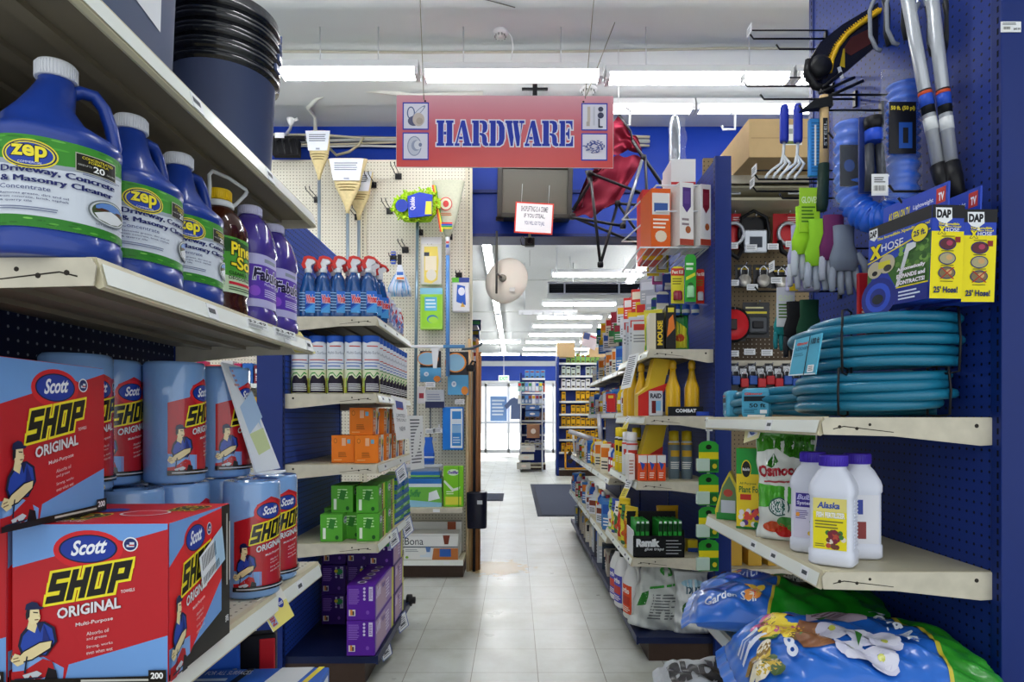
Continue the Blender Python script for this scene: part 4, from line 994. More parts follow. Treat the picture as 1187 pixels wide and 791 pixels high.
def ps(d):
    d.p([(.03, .05), (.97, .05), (.97, .95), (.03, .95)], '#a88ac0'); d.p([(.08, .1), (.6, .1), (.5, .9), (.08, .9)], '#bfa0b8'); d.t('Swiffer', .06, .55, .3, .9, '#e9def4', bold=.03, shear=.3); d.t('WetJet', .32, .6, .5, .85, '#4b2090', bold=.03); d.lines(.55, .2, .75, .8, 6, '#e9e0f0'); d.p([(.86, 0), (1, 0), (1, 1), (.9, 1)], '#e0dc5a')
def pt(d):
    for k in range(5): d.off -= d.step if k else 0; d.e(.45+.03*k, .12+.17*k, .17, .06, '#e0d8e8', 14)
    for k in range(5): d.off -= d.step if k else 0; d.e(.45+.03*k, .12+.17*k, .1, .035, ['#3a2a4c', '#9c7a4a', '#5a5a66', '#b8946a', '#3a2a4c'][k], 10)
pb = carton('mop_pad_carton', .125, .43, .155, PU, pf, ps, pt)
zb = .129
place(pb, [(-.682, 3.075, zb, 0, 'purple mop pad carton at the bottom, nearest on the base deck'),
 (-.682, 3.08, zb+.156, 0, 'purple mop pad carton with its patterned top showing, stacked on the nearest')], 'long purple cartons nearest the aisle')
def pf2(d): pf(d); d.e(.75, .78, .15, .1, '#3aa05a', 12); d.e(.62, .8, .08, .06, '#e0d040', 10)
pc = carton('mop_refill_carton', .12, .25, .15, '#3d1772', pf2, ps)
place(pc, [(-.675, 3.43, zb, 0, 'purple refill carton, lowest behind the nearest long cartons'), (-.675, 3.43, zb+.152, 0, 'purple refill carton, middle of the stack behind the long cartons'), (-.672, 3.37, zb+.304, 0, 'purple refill carton touching the shelf above, behind the long cartons'),
 (-.80, 3.43, zb+.304, 0, 'dark purple refill carton in the top row, second from the right'), (-.925, 3.43, zb+.304, 0, 'dark purple refill carton in the top row against the back panel'),
 (-.925, 3.42, zb, 0, 'dark purple refill carton at the bottom against the back panel'), (-.925, 3.42, zb+.152, 0, 'dark purple refill carton in the middle against the back panel'), (-.80, 3.44, zb, 0, 'dark purple refill carton at the bottom behind the long cartons'), (-.80, 3.44, zb+.152, 0, 'dark purple refill carton in the middle behind the long cartons')], 'purple refill cartons on the base deck')
# hanging tickets on this unit
def art_big(d): d.r(.25, .72, .75, .9, '#3b4c9a'); d.r(.3, .7, .7, .74, '#b84a50'); d.t('LIMITED', .2, .52, .8, .6, '#5a5e68'); d.t('TIME ONLY', .15, .42, .85, .49, '#5a5e68'); d.t('NEW', .3, .2, .7, .3, '#5a5e68')
hang_card('offer_sign', 'tall white offer sign hanging below the canister shelf', [(460, 511), (476, 508), (470, 463), (453, 458)], 3.28, art_big, cat='sign', Ys=[3.2, 3.42, 3.42, 3.2])
def art_rec(d): d.lines(.1, .1, .9, .95, 14, '#6c7078')
hang_card('instruction_sheet', 'long white printed sheet hanging behind the offer sign', [(476, 545), (492, 543), (490, 482), (473, 482)], 3.9, art_rec, cat='sheet', Ys=[3.8, 4.0, 4.0, 3.8])
def art_tag(d): d.r(0, 0, 1, 1, '#3b5fae'); d.r(.06, .04, .94, .96, '#e9ecf0'); d.lines(.15, .15, .85, .85, 6, '#7a808c'); d.lines(.25, .3, .75, .45, 1, '#30343c')
for i, (x, y, Y_, lab) in enumerate(((466, 550, 3.35, 'below the orange cartons'), (457, 625, 3.2, 'left one below the green cartons'), (473, 612, 3.6, 'right one below the green cartons'), (448, 755, 3.1, 'left one on the base deck edge'), (467, 722, 3.45, 'right one on the base deck edge'))):
    hang_card('shelf_ticket', 'blue edged white shelf ticket, '+lab, [(x-4, y+13), (x+7, y+3), (x+3, y-14), (x-8, y-4)], Y_, art_tag, grp='blue edged shelf tickets', Ys=[Y_-.06, Y_+.06, Y_+.06, Y_-.06])
m = MB(); m.lathe([(.03, 0), (.034, .004), (.034, .03), (.02, .035), (.02, .05), (.012, .052)], BLACK, 20, T(-.625, 3.73, .13) @ rot(0, PI/2)); solo(m, 'rubber_foot', 'black round rubber foot sticking out at the far base deck corner', 'rubber foot')
# ================= beige pegboard gondola across the aisle end
YP = 5.08
PEG = peg_mat('#dedaca', (0, 2), .0254, .15, '#5c574a')
g = thing('pegboard_gondola', 'tall beige pegboard display of brooms and mops facing the camera', 'shelving unit', (-1.4, 4.95, 0))
def pp(mb, nm, parent=g): o = mb.build(nm, parent); o.location = (1.4, -4.95, 0) if parent is g else (0, 0, 0); return o
m = MB(); m.box((-2.75, YP, .1), (-.335, YP+.03, 3.21), PEG); pp(m, 'pegboard')
for x in (-2.0, -1.19, -.36):
    m = MB(); m.box((x-.03, YP-.012, .05), (x+.025, YP, 3.2), mat('#cfcab4', .5)); 
    for k in range(6, 124): m.box((x-.004, YP-.0126, k*.0254), (x+.003, YP-.012, k*.0254+.014), BLACK)
    pp(m, 'upright')
m = MB(); m.box((-2.0, 4.74, .10), (-.38, YP, .135), CREAM); pp(m, 'base_deck')
m = MB(); m.box((-2.0, 4.80, 0), (-.385, YP, .10), BROWN); pp(m, 'kick_plate')
m = MB(); m.box((-2.0, 4.735, .10), (-.38, 4.742, .14), PRICE); m.box((-.52, 4.733, .11), (-.48, 4.736, .13), WHITE); pp(m, 'price_rail')
m = MB(); m.box((-1.15, 4.735, .50), (-.385, YP, .52), CREAM); m.box((-1.15, 4.73, .485), (-.385, 4.737, .522), CREAM_W); m.box((-.6, 4.7285, .492), (-.55, 4.731, .515), WHITE); pp(m, 'shelf')
def hook(mb, x, z, L=.16, n=2, m=BLACK, y=YP, tip=True):
    for k in range(n):
        dx = (k-.5*(n-1))*.03
        mb.tube([(x+dx, y, z), (x+dx, y-L, z+.0), (x+dx, y-L-.01, z+.02)], .0035, m, 6)
    mb.bx((x, y-.006, z), (.05 if n > 1 else .02, .012, .045), m)
def peghook(px, py, lab, L=.16, n=2):
    p = at(px, py, YP); mb = MB(); hook(mb, 0, 0, L, n, y=0); return solo(mb, 'peg_hook', lab, 'hook', (p.x, YP, p.z), group='black hooks on the beige pegboard')
for i, (x, y, l) in enumerate(((368, 232, 'by the left corn broom'), (415, 252, 'under the middle corn brooms'), (452, 245, 'empty, left of the green mop'), (433, 215, 'empty, right of the corn brooms'), (470, 290, 'holding the string mop'), (462, 205, 'empty, just below the red sign'), (487, 270, 'under the green mop head'), (521, 275, 'under the multicoloured broom'), (500, 290, 'above the yellow glove packet'), (532, 320, 'above the white sponge packet'), (456, 300, 'by the small blue clips'))):
    peghook(x, y, 'black double peg hook '+l, L=.24 if i < 6 else .1)
GRYH = mat('#8fa0ae', .3, metal=.5); STRAW = mat('#d9c896', .8, noise=.2, scale=60)
def corn_broom(px, pytop, pybot, Y, label, lean=0, w=.3, wrap='#dfe4ee', pole_to=1.0, tint='#d9c896'):
    a, c = at(px, pytop, Y), at(px, pybot, Y); H = a.z-c.z
    t = thing('corn_broom', label, 'broom', (c.x, Y, pole_to)); ST = mat(tint, .8, noise=.25, scale=60)
    z0 = c.z-pole_to; m = MB(); sec = [(0, .012, .012), (.05, .02, .018), (.12, .05, .025), (.2, .09, .03), (.28, .105, .032), (H, w/2, .028)]
    m.loft([(z0+q[0]*H/.40 if i < 5 else z0+H, q[1]*w/.28, q[2], 2.6, 0, 0) for i, q in enumerate(sec)], ST, 24)
    for k in range(3): zz = z0+H*(.42+.05*k); r_ = w/.28*(.062+.012*k); m.tube([(r_*math.cos(a_)*1.05, .034*math.sin(a_), zz) for a_ in [2*PI*q/16 for q in range(16)]], .004, mat('#8f7f52', .7), 5, closed=True)
    m.build('bristles', t)
    if wrap:
        m = MB(); d = Decal(m, flat((-w*.44, -.036, z0+H*.58), (w*.88, 0, 0), (0, 0, H*.40)), off=.002); d.p([(.12, 0), (.88, 0), (1, 1), (0, 1)], wrap); d.lines(.15, .45, .85, .85, 4, '#5b6478'); d.r(.42, .05, .58, .13, '#8a90a0'); m.build('paper_wrap', t)
    m = MB(); m.rod((0, 0, -.0), (0, 0, z0+.03), .0125, GRYH, 10); m.build('handle', t)
    return t
corn_broom(370, 153, 210, 4.86, 'corn broom hung head up at the left, reaching above the pegboard', w=.21, pole_to=1.35)
corn_broom(403, 185, 248, 4.82, 'corn broom with a white paper wrap, the frontmost in the middle', w=.29, pole_to=1.3)
corn_broom(416, 200, 256, 4.97, 'corn broom half hidden behind the frontmost white wrapped broom', w=.25, pole_to=1.3)
# shag mop with lime green head
t = thing('dust_mop', 'lime green shag mop with a blue label, hung head up', 'mop', at(484, 262, 4.88)); m = MB(); rr = random.Random(3)
for k in range(520):
    x = -.17+.34*rr.random(); zz = .03+.0+.2*rr.random(); lift = .1*max(0, x+.05)
    if ((x)/.175)**2+((zz-.13)/.12)**2 > 1: continue
    a_ = Vector((x, -.03-.02*rr.random(), zz+lift)); m.tube([a_, a_+Vector((.012*rr.uniform(-1, 1), -.02, .01*rr.uniform(-1, 1))), a_+Vector((.03*rr.uniform(-1, 1), -.035, .03*rr.uniform(-1, 1)))], .0065, mat(rr.choice(['#b5e020', '#9ccc1a', '#c8ec4a']), .8), 4, smooth=False)
m.loft([(.03, .1, .02, 2, 0, 0), (.13, .17, .03, 2, 0, 0), (.24, .11, .02, 2, .03, 0)], mat('#9ccc1a', .8), 20); m.build('shag_head', t)
m = MB(); m.prism([(-.05, .03), (.12, .05), (.125, .2), (.03, .22), (-.06, .19)], -.1, -.085, mat('#2440b8', .4)); d = Decal(m, flat((-.05, -.1, .04), (.17, 0, 0), (0, 0, .16)), off=.001); d.t('Quickie', .05, .3, .3, .9, '#e8e6f4', bold=.03, rotate=-1); d.p([(.7, .1), (1, .1), (1, .7), (.75, .7)], '#e8df4a'); d.e(-.3, .5, .28, .3, '#1f3aa0', 14); m.build('label', t)
m = MB(); m.rod((0, .0, .06), (-.02, 0, -1.55), .012, mat('#6f8796', .3, metal=.5), 10); m.build('handle', t)
# multicoloured synthetic broom with light blue handle
t = thing('plastic_broom', 'angled broom with clear bristles, rainbow label and light blue handle', 'broom', at(519, 275, 4.88)); m = MB()
m.loft([(0, .018, .02, 2.4, 0, 0), (.05, .04, .022, 2.4, 0, 0), (.1, .06, .03, 2.6, 0, 0), (.42, .125, .035, 2.8, .005, 0)], mat('#c3c7b0', .6, noise=.25, scale=80), 28); m.build('bristles', t)
m = MB(); d = Decal(m, flat((-.12, -.037, .03), (.22, 0, 0), (0, 0, .36)), off=.001)
for k, c in enumerate(('#d8302c', '#e8882a', '#e8dc3a', '#3aa04a')): d.off -= d.step if k else 0; d.p([(.3-.0+.035*k, .0), (.335+.035*k, .0), (.06+.035*k, .97), (.025+.035*k, .97)], c)
for k, c in enumerate(('#e0d23a', '#2a9c4c', '#2a4fb8', '#d8302c')): d.off -= d.step; d.r(.34, .06+.035*k, .72, .09+.035*k, c)
d.e(.5, .58, .22, .14, '#c83a3a', 20); d.e(.5, .58, .19, .12, '#dcdcc8', 20); d.e(.5, .58, .1, .07, '#c83a3a', 16); d.lines(.3, .33, .8, .4, 2, '#c06a3a'); m.build('label', t)
m = MB(); m.rod((0, 0, .02), (.0, 0, -.14), .017, mat('#d8dde2', .4), 12); d = Decal(m, flat((-.012, -.018, -.1), (.024, 0, 0), (0, 0, .08)), off=.001); d.r(0, .2, 1, .5, '#3a5ab0'); d.r(0, .6, 1, .8, '#c04a4a'); m.build('ferrule', t)
m = MB(); m.rod((0, 0, -.13), (0, 0, -1.05), .0155, mat('#5f93d4', .3), 12); m.build('handle', t)
def squeegee(px, py, lab):
    p = at(px, py, 4.8); t = thing('squeegee', lab, 'squeegee', p); m = MB(); m.bx((0, 0, 0), (.42, .03, .02), WT, bev=.004); m.build('channel', t); m = MB(); m.bx((.15, -.005, -.0), (.16, .025, .024), mat('#4f86b8', .4), bev=.004); m.build('sleeve', t)
    m = MB(); m.prism([(-.03, 0), (.06, 0), (.035, -.03), (.02, -.16), (-.005, -.16), (-.015, -.03)], -.012, .012, WT); m.build('grip', t); return t
squeegee(503, 402, 'white and blue squeegee hung crosswise below the blue packet')
m = MB(); pts = [at(536, 405, 4.7), at(548, 404, 4.65), at(557, 400, 4.6), at(559, 397, 4.6)]; m.tube(pts, .009, mat('#55606a', .5), 8); solo(m, 'mop_hanger', 'dark curved bar sticking out right of the squeegee', 'hook')
def pack(name, lab, cat, px0, py0, px1, py1, Y, th, base, art, bev=.004, rough=.35):
    a, c = at(px0, py1, Y), at(px1, py0, Y); w, h = c.x-a.x, c.z-a.z
    m = MB(); m.box((-w/2, -th/2, 0), (w/2, th/2, h), mat(base, rough), bev=min(bev, th*.45)); art(Decal(m, front(w, h, th), off=.0006)); return solo(m, name, lab, cat, (a.x+w/2, Y+th/2, a.z))
def a_glove(d): d.r(0, .86, 1, 1, '#e4e6ea'); d.p([(.15, .05), (.5, .02), (.8, .1), (.85, .5), (.8, .8), (.15, .8)], '#ecd86a'); d.p([(.2, .3), (.75, .3), (.75, .6), (.2, .6)], '#f2ead0'); d.e(.5, .2, .25, .12, '#e6e4d4', 14); d.r(.15, .6, .4, .68, '#3a3f4a')
pack('glove_packet', 'clear packet with yellow rubber gloves hanging between two broom handles', 'packet', 488, 275, 512, 330, 4.97, .05, '#d8d9d2', a_glove)
def a_sponge(d): d.r(0, .85, 1, 1, '#8fd0e6'); d.r(.08, .05, .92, .82, '#9ad83a'); d.r(.2, .45, .75, .78, '#5fb8dc'); d.lines(.25, .5, .7, .75, 3, '#e8f6fc'); d.e(.55, .25, .25, .1, '#3a7ab8', 14); d.e(.58, .23, .22, .08, '#a4dc4a', 14)
pack('cloth_packet', 'lime green microfibre cloth packet hanging below the yellow gloves', 'packet', 487, 334, 513, 382, 4.97, .06, '#a8dc5a', a_sponge)
def a_white(d): d.r(0, .86, .4, 1, '#6cc040'); d.r(.4, .86, 1, 1, '#3a4f9c'); d.p([(.25, .3), (.8, .2), (.75, .75), (.3, .8)], '#2f5fc0'); d.e(.55, .6, .2, .12, '#e8eaf6', 12); d.p([(.5, .15), (.75, .15), (.6, .3)], '#d8a840')
pack('sponge_packet', 'white packet with blue print hanging right of the light blue handle', 'packet', 524, 322, 544, 362, 4.97, .05, '#e6e8ec', a_white, bev=.012)
def a_blue(d): d.r(.55, .03, .97, .95, '#e8ecf0'); d.r(.62, .08, .9, .88, '#4f96d8'); d.r(.3, .08, .9, .1, '#cfe0f0'); d.r(.55, .9, .05, .95, '#dfe8f2'); d.lines(.65, .3, .87, .6, 4, '#e6f2fa'); d.r(.65, .65, .87, .72, '#f2f6fa')
def a_pad(d): d.r(.38, .05, .96, .96, '#e9edf2'); d.r(.46, .1, .9, .9, '#3b8ad6'); d.r(.46, .6, .9, .72, '#dfe9f4'); d.r(.46, .4, .9, .58, '#8fb8e0'); d.lines(.5, .15, .85, .32, 3, '#cfe0f0')
pack('mop_pad_packet', 'tall bright blue mop pad packet low on the right of the pegboard', 'packet', 513, 472, 537, 522, 4.95, .05, '#1f7ad8', a_pad)
def a_green(d): d.e(.5, .85, .3, .08, '#e0f4d0', 16); d.t('Swiffer', .22, .81, .78, .89, '#5a3fa8', bold=.04, shear=.3); d.p([(.0, .62), (.06, .66), (.5, .45), (.85, .5), (.8, .42), (.45, .38)], '#e8f0e8'); d.r(.1, .05, .9, .25, '#e0dc4a'); d.lines(.15, .3, .6, .4, 2, '#e6f6d8'); d.r(.75, 0, .8, 1, '#4f9c20')
pack('sweeper_carton', 'tall green floor sweeper carton standing on the pegboard shelf', 'box', 514, 538, 537, 585, 4.80, .07, '#7cc828', a_green).location.z = .522
def a_sbox(d): d.r(0, .82, 1, 1, '#2a6cb8'); d.r(0, .7, 1, .82, '#d8e4ea'); d.p([(0, 0), (1, 0), (1, .15), (0, .25)], '#8ec0dc'); d.t('Swiffer', .05, .35, .38, .62, '#3a8a4a', bold=.04, shear=.3); d.p([(.6, .2), (.95, .3), (.85, .6), (.62, .5)], '#e4ecf0')
pack('sweeper_refill', 'green and blue sweeper refill box lying on the pegboard shelf', 'box', 473, 552, 512, 585, 4.79, .16, '#6fb84a', a_sbox).location.z = .522
def a_sb2(d): d.r(0, .5, 1, 1, '#2a6cb8'); d.r(0, .2, 1, .5, '#7cc04a')
pack('sweeper_refill', 'flat blue box lying on top of the green and blue refill box', 'box', 476, 545, 510, 552, 4.80, .15, '#2f70b8', a_sb2).location.z = .735
def a_bona(d):
    d.r(0, .9, 1, 1, '#d6d9d6'); d.r(0, .47, 1, .52, '#6b7278'); d.t('Bona', .02, .58, .36, .86, '#2b3640', bold=.0); d.lines(.03, .3, .3, .42, 2, '#9aa0a4'); d.p([(.52, 0), (1, 0), (1, .45), (.55, .45)], '#b8703a'); d.r(.66, .12, .87, .42, '#2a5fb0'); d.p([(.3, .1), (.5, .1), (.52, .45), (.45, .5), (.4, .2), (.3, .18)], '#d8e4ee'); d.p([(.42, .3), (.48, .3), (.5, .5), (.4, .5)], '#5b7fb8'); d.p([(.72, .95), (.85, .95), (.82, .6), (.75, .6)], '#7a3a2a'); d.e(.06, .1, .03, .05, '#8ab83a', 10)
pack('floor_cleaner_kit', 'white floor care kit box with black lettering on the base deck', 'box', 468, 616, 531, 646, 4.76, .2, '#e6e8e6', a_bona).location.z = .137
def a_b2(d): d.r(0, 0, 1, 1, '#dfe0dc'); d.r(.75, .2, .9, 1, '#a85a3a')
t = pack('floor_cleaner_kit', 'second white floor care kit standing behind the lettered one', 'box', 470, 609, 535, 646, 4.98, .08, '#d8d8d2', a_b2); t.location.z = .137
# window pads (blue, arched orange line), two sponges, two scrub brushes
def a_arch(d):
    d.r(0, .48, 1, 1, '#2a2a30'); pts = [(.05, .52), (.05, .95)]; 
    d.e(.38, .75, .52, .23, '#e08a3a', 22); d.e(.36, .75, .46, .2, '#8fbcd8', 22); d.r(0, 0, 1, .46, '#5aa0cc'); d.e(.82, .1, .17, .1, '#e08a3a', 14); d.e(.3, .25, .12, .07, '#dfe6ec', 12); d.t('w', .25, .22, .36, .28, '#2a4f9c')
pack('scrubber_pad', 'blue pad packet with an orange arch, left of two under the squeegee', 'packet', 487, 407, 511, 443, 4.93, .03, '#3a3a40', a_arch)
pack('scrubber_pad', 'blue pad packet with an orange arch, right of two under the squeegee', 'packet', 519, 408, 543, 458, 4.93, .03, '#3a3a40', a_arch)
def a_gr(d): d.r(0, 0, 1, .35, '#2a2f55'); d.lines(.1, .4, .9, .8, 3, '#8a90a4')
pack('refill_pack', 'grey and navy sponge refill pack left under the blue pads', 'packet', 493, 452, 515, 473, 4.93, .05, '#b8bcc4', a_gr)
pack('refill_pack', 'white and red refill pack at the far left under the blue pads', 'packet', 484, 448, 493, 468, 4.93, .05, '#d8d4d6', lambda d: d.r(.2, .3, .8, .6, '#a83a4a'))
t = thing('scrub_brush', 'bright blue angular scrub brush hanging on the pegboard', 'brush', at(497, 530, 4.92)); m = MB(); m.bx((0, 0, 0), (.085, .05, .07), mat('#2a5fc0', .4), bev=.008); m.bx((0, -.002, .0), (.088, .052, .012), WT); m.prism([(-.04, .035), (.04, .035), (.025, .12), (.03, .15), (-.03, .15), (-.025, .12)], -.015, .015, mat('#2f6ad0', .4)); m.build('handle', t); m = MB(); m.bx((0, 0, -.05), (.08, .045, .03), mat('#3a66b0', .8)); m.build('bristles', t)
m = MB(); m.rod((0, 0, 0), (0, 0, .26), .006, mat('#6d7278', .4), 8); m.bx((0, 0, 0), (.09, .02, .02), mat('#d0d4d8', .4)); solo(m, 'window_wiper', 'thin grey wiper pole hanging left of the blue packet', 'wiper', at(499, 510, 4.98))
m = MB(); m.bx((0, 0, 0), (.3, .05, .025), mat('#c4c8cc', .35), bev=.006); m.bx((0, -.02, -.03), (.26, .03, .03), mat('#9a9ea4', .6)); solo(m, 'flat_mop', 'grey flat mop lying above the refill boxes', 'mop', at(490, 540, 4.92))
m = MB(); m.bx((0, 0, 0), (.1, .03, .02), mat('#c4c8cc', .35), bev=.004); m.rod((0, 0, 0), (.01, -.02, .05), .006, mat('#c4c8cc', .35)); solo(m, 'wire_bracket', 'small white bracket halfway up beside the bright blue packet', 'bracket', at(508, 500, 4.98))
for i, (x, y) in enumerate(((499, 446), (533, 466), (499, 500), (507, 499))):
    m = MB(); m.box((-.035, -.002, -.018), (.035, .002, .018), WHITE); d = Decal(m, flat((-.03, -.002, -.012), (.06, 0, 0), (0, 0, .024)), off=.0005); d.lines(0, 0, 1, 1, 3, '#777c84'); solo(m, 'peg_label', 'small white price label on the pegboard, %s from the top' % ORD[i], 'price tag', at(x, y, 4.83), group='small labels on the beige pegboard')
# string mop refill
t = thing('string_mop_refill', 'blue and white string mop refill hanging on a hook', 'mop', at(464, 335, 4.95)); m = MB(); rr = random.Random(9)
for k in range(60):
    a_ = -.9+1.8*k/59; c = ['#5a9cd8', '#8fc0e6', '#dfe4f0', '#c9d2ea'][k % 4]; m.tube([(.01*a_, 0, .14), (.05*a_, -.02, .08), (.085*a_, -.03-.02*rr.random(), -.0), (.09*a_, -.02, -.05-.015*rr.random())], .008, mat(c, .9), 5)
m.build('strands', t); m = MB(); m.prism([(-.03, .06), (.045, .05), (.04, .11), (.02, .17), (-.01, .17)], -.06, -.05, mat('#dfe6f2', .4)); d = Decal(m, flat((-.03, -.06, .06), (.07, 0, 0), (0, 0, .08)), off=.001); d.r(.2, 0, 1, .2, '#e07a2a'); d.r(.2, .4, .9, .7, '#3a6ac0'); m.build('label', t); m = MB(); m.bx((.0, -.03, .21), (.03, .02, .09), BLACK, bev=.004); m.build('hanger_clip', t)
for i in range(2):
    m = MB(); m.bx((0, 0, 0), (.035, .02, .03), mat('#2a50c8', .4), bev=.003); m.bx((0, -.011, 0), (.03, .002, .005), mat('#e0d84a', .4)); solo(m, 'hose_clip', ['upper', 'lower'][i]+' small blue clip hanging left of the string mop', 'clip', at(456, 294+10*i, 4.98))
# wooden poles in a black sleeve at the end of the pegboard
WD = ['#a5714a', '#caa878', '#1c1c26', '#dcc49a', '#8f5f3e', '#c99a66', '#1c1c26', '#b98755']
for i in range(6):
    x = -.365+.0165*i; lab = ['cream', 'pale', 'tan', 'black', 'reddish', 'brown'][i]
    m = MB(); m.rod((x, 4.98+.03*(i % 3), .0), (x-.012+.004*i, 5.03+.03*(i % 3), 1.6+.1*((i*2) % 3)), .0115, mat(['#dcc49a', '#cfae80', '#c99a66', '#1c1c26', '#a5714a', '#9a6a44'][i], .5, noise=.2, scale=12), 10); solo(m, 'broom_handle', '%s broom handle leaning at the end of the beige pegboard' % lab, 'pole', group='loose handles at the pegboard end')
m = MB(); m.loft([(.33, .078, .07, 3, -.30, 5.03), (.34, .08, .072, 3, -.30, 5.03), (.60, .082, .075, 3, -.298, 5.03), (.61, .078, .07, 3, -.298, 5.03)], mat('#14162a', .35), 24); d = Decal(m, flat((-.30, 4.953, .5), (.05, 0, 0), (0, 0, .05)), off=.003); d.r(.2, .4, 1, 1, '#dfe2e6'); solo(m, 'pole_sleeve', 'black plastic sleeve holding the broom handles together', 'sleeve')
m = MB(); m.bx((0, 0, 0), (.06, .07, .05), BLACK, bev=.01); m.tube([(0, -.02, .02), (.02, -.05, .05), (.05, -.05, .04)], .008, BLACK, 8); solo(m, 'pole_clamp', 'black clamp at the top of the loose handles', 'clamp', at(545, 427, 4.95))
# shelf with packets at the left of the same gondola, seen past the near unit
rr = random.Random(21); cols = ['#b8322c', '#d8a828', '#2a62b0', '#e4e4e0', '#7a2a3a', '#caa038', '#3a8a4a', '#c8c8c8', '#b02a5a']
m = MB(); m.box((-2.5, 4.70, 1.12), (-1.55, YP, 1.14), CREAM); m.box((-2.5, 4.69, 1.105), (-1.55, 4.70, 1.142), PRICE); m.box((-2.5, 4.70, 1.42), (-1.55, YP, 1.43), CREAM); m.box((-2.5, 4.69, 1.40), (-1.55, 4.70, 1.432), PRICE); pp(m, 'shelf')
n_ = 0
for zz in (1.142, 1.432):
    x = -2.42
    while x < -1.62:
        w_ = .05+.05*rr.random(); h_ = .14+.1*rr.random() if zz < 1.3 else .12+.05*rr.random()
        mb = MB(); mb.box((0, 0, 0), (w_, .08, h_), mat(rr.choice(cols), .4), bev=.004); d = Decal(mb, flat((0, 0, 0), (w_, 0, 0), (0, 0, h_)), off=.001); d.r(.1, .55, .9, .8, rr.choice(cols)); d.lines(.15, .15, .85, .45, 3, rr.choice(['#ffffff', '#222222']))
        solo(mb, 'small_packet', 'small packet on the %s shelf glimpsed left of the blue upright, %s from its left' % ('lower' if zz < 1.3 else 'upper', ORD[n_ % 20]), 'packet', (x, 4.74, zz), group='small packets glimpsed left of the blue upright'); x += w_+.008; n_ += 1
    n_ = 0
# black wire rack and cream shelf end high at the left
t = thing('wire_rack', 'black wire brush rack above the beige pegboard by the cables', 'rack', at(325, 168, 5.0)); m = MB()
for k in range(6): m.tube([(-.12+.05*k, .02, .05), (-.1+.05*k, -.1, -.0), (-.06+.05*k, -.16, -.13)], .006, BLACK, 6)
m.bx((0, .03, .06), (.36, .03, .03), BLACK); m.bx((.05, .0, -.03), (.2, .06, .12), mat('#1a1a1e', .8)); m.build('frame', t)
m = MB(); m.bx((.03, -.1, .03), (.07, .003, .04), WHITE); m.build('ticket', t); m = MB(); m.bx((-.18, -.1, -.1), (.1, .003, .04), WHITE); m.build('ticket', t)
# ================= right run, near unit: hoses, feeds, soil bags, pegboard goods
TEAL = mat('#17708f', .3, coat=.3, bump=.15, scale=300); XB = 1.108
def make_coil(label, c, ax, ay, loops, zs, seed, jit=.012, tie=True, phase=0):
    t = thing('garden_hose', label, 'hose', c); rr = random.Random(seed); pts = []; n = 40
    for k in range(loops*n+1):
        a = 2*PI*k/n+phase; lp = k/n; z = .0125+zs*lp
        jx = 1+.05*math.sin(lp*2.4+seed); jy = 1+.05*math.sin(lp*1.7+seed*2)
        pts.append((ax*jx*math.cos(a)+jit*math.sin(lp*3+seed), ay*jy*math.sin(a), z+.003*math.sin(a*2+seed)))
    m = MB(); m.tube(pts, .0128, TEAL, 10); m.build('hose', t)
    if tie:
        for a in (math.radians(-62), math.radians(-140)):
            m = MB(); H = zs*loops+.03; x, y = ax*math.cos(a), ay*math.sin(a); d_ = Vector((math.cos(a), math.sin(a), 0))
            p = [Vector((x, y, 0))+d_*.02*q[0]+Vector((0, 0, q[1])) for q in ((1.3, .005), (1.45, H*.5), (1.2, H*.97), (0, H), (-1.2, H*.97), (-1.3, H*.5), (-1.2, .004), (0, .001))]
            m.tube(p, .003, BLACK, 6, closed=True, flat=1); m.build('tie', t)
    return t
make_coil('turquoise hose coil, lower of the two stacked at the near end', (.93, 1.70, 1.184), .165, .18, 4, .0225, 2)
make_coil('turquoise hose coil on top of the stack, carrying a slanted label card', (.945, 1.70, 1.285), .175, .185, 5, .0262, 7, jit=.02)
t3 = make_coil('turquoise hose coil behind the stack with two light blue label sleeves', (.895, 2.14, 1.184), .155, .2, 3, .025, 5, tie=False)
def sleeve_art(d): d.t('Gilmour', .12, .8, .8, .9, '#d64a3a', bold=.04); d.r(.1, .55, .9, .75, '#16242e'); d.t('50 ft', .3, .3, .9, .46, '#15333e', bold=.03); d.lines(.1, .08, .6, .25, 3, '#1d5a70'); d.r(.7, .06, .95, .2, '#eef2f4')
for (x, y, a) in ((-.135, -.11, -40), (-.15, .09, -100)):
    mb = MB(); mp = flat((-.045, -.024, -.005), (.09, 0, 0), (0, 0, .095), None)
    mb.box((-.045, -.022, -.004), (.045, .022, .088), mat('#4fa4c6', .35), bev=.012); sleeve_art(Decal(mb, flat((-.042, -.0225, .004), (.084, 0, 0), (0, 0, .078)), off=.0006)); o = mb.build('label_sleeve', t3); o.location = (x, y, .002); o.rotation_euler = (0, 0, math.radians(a))
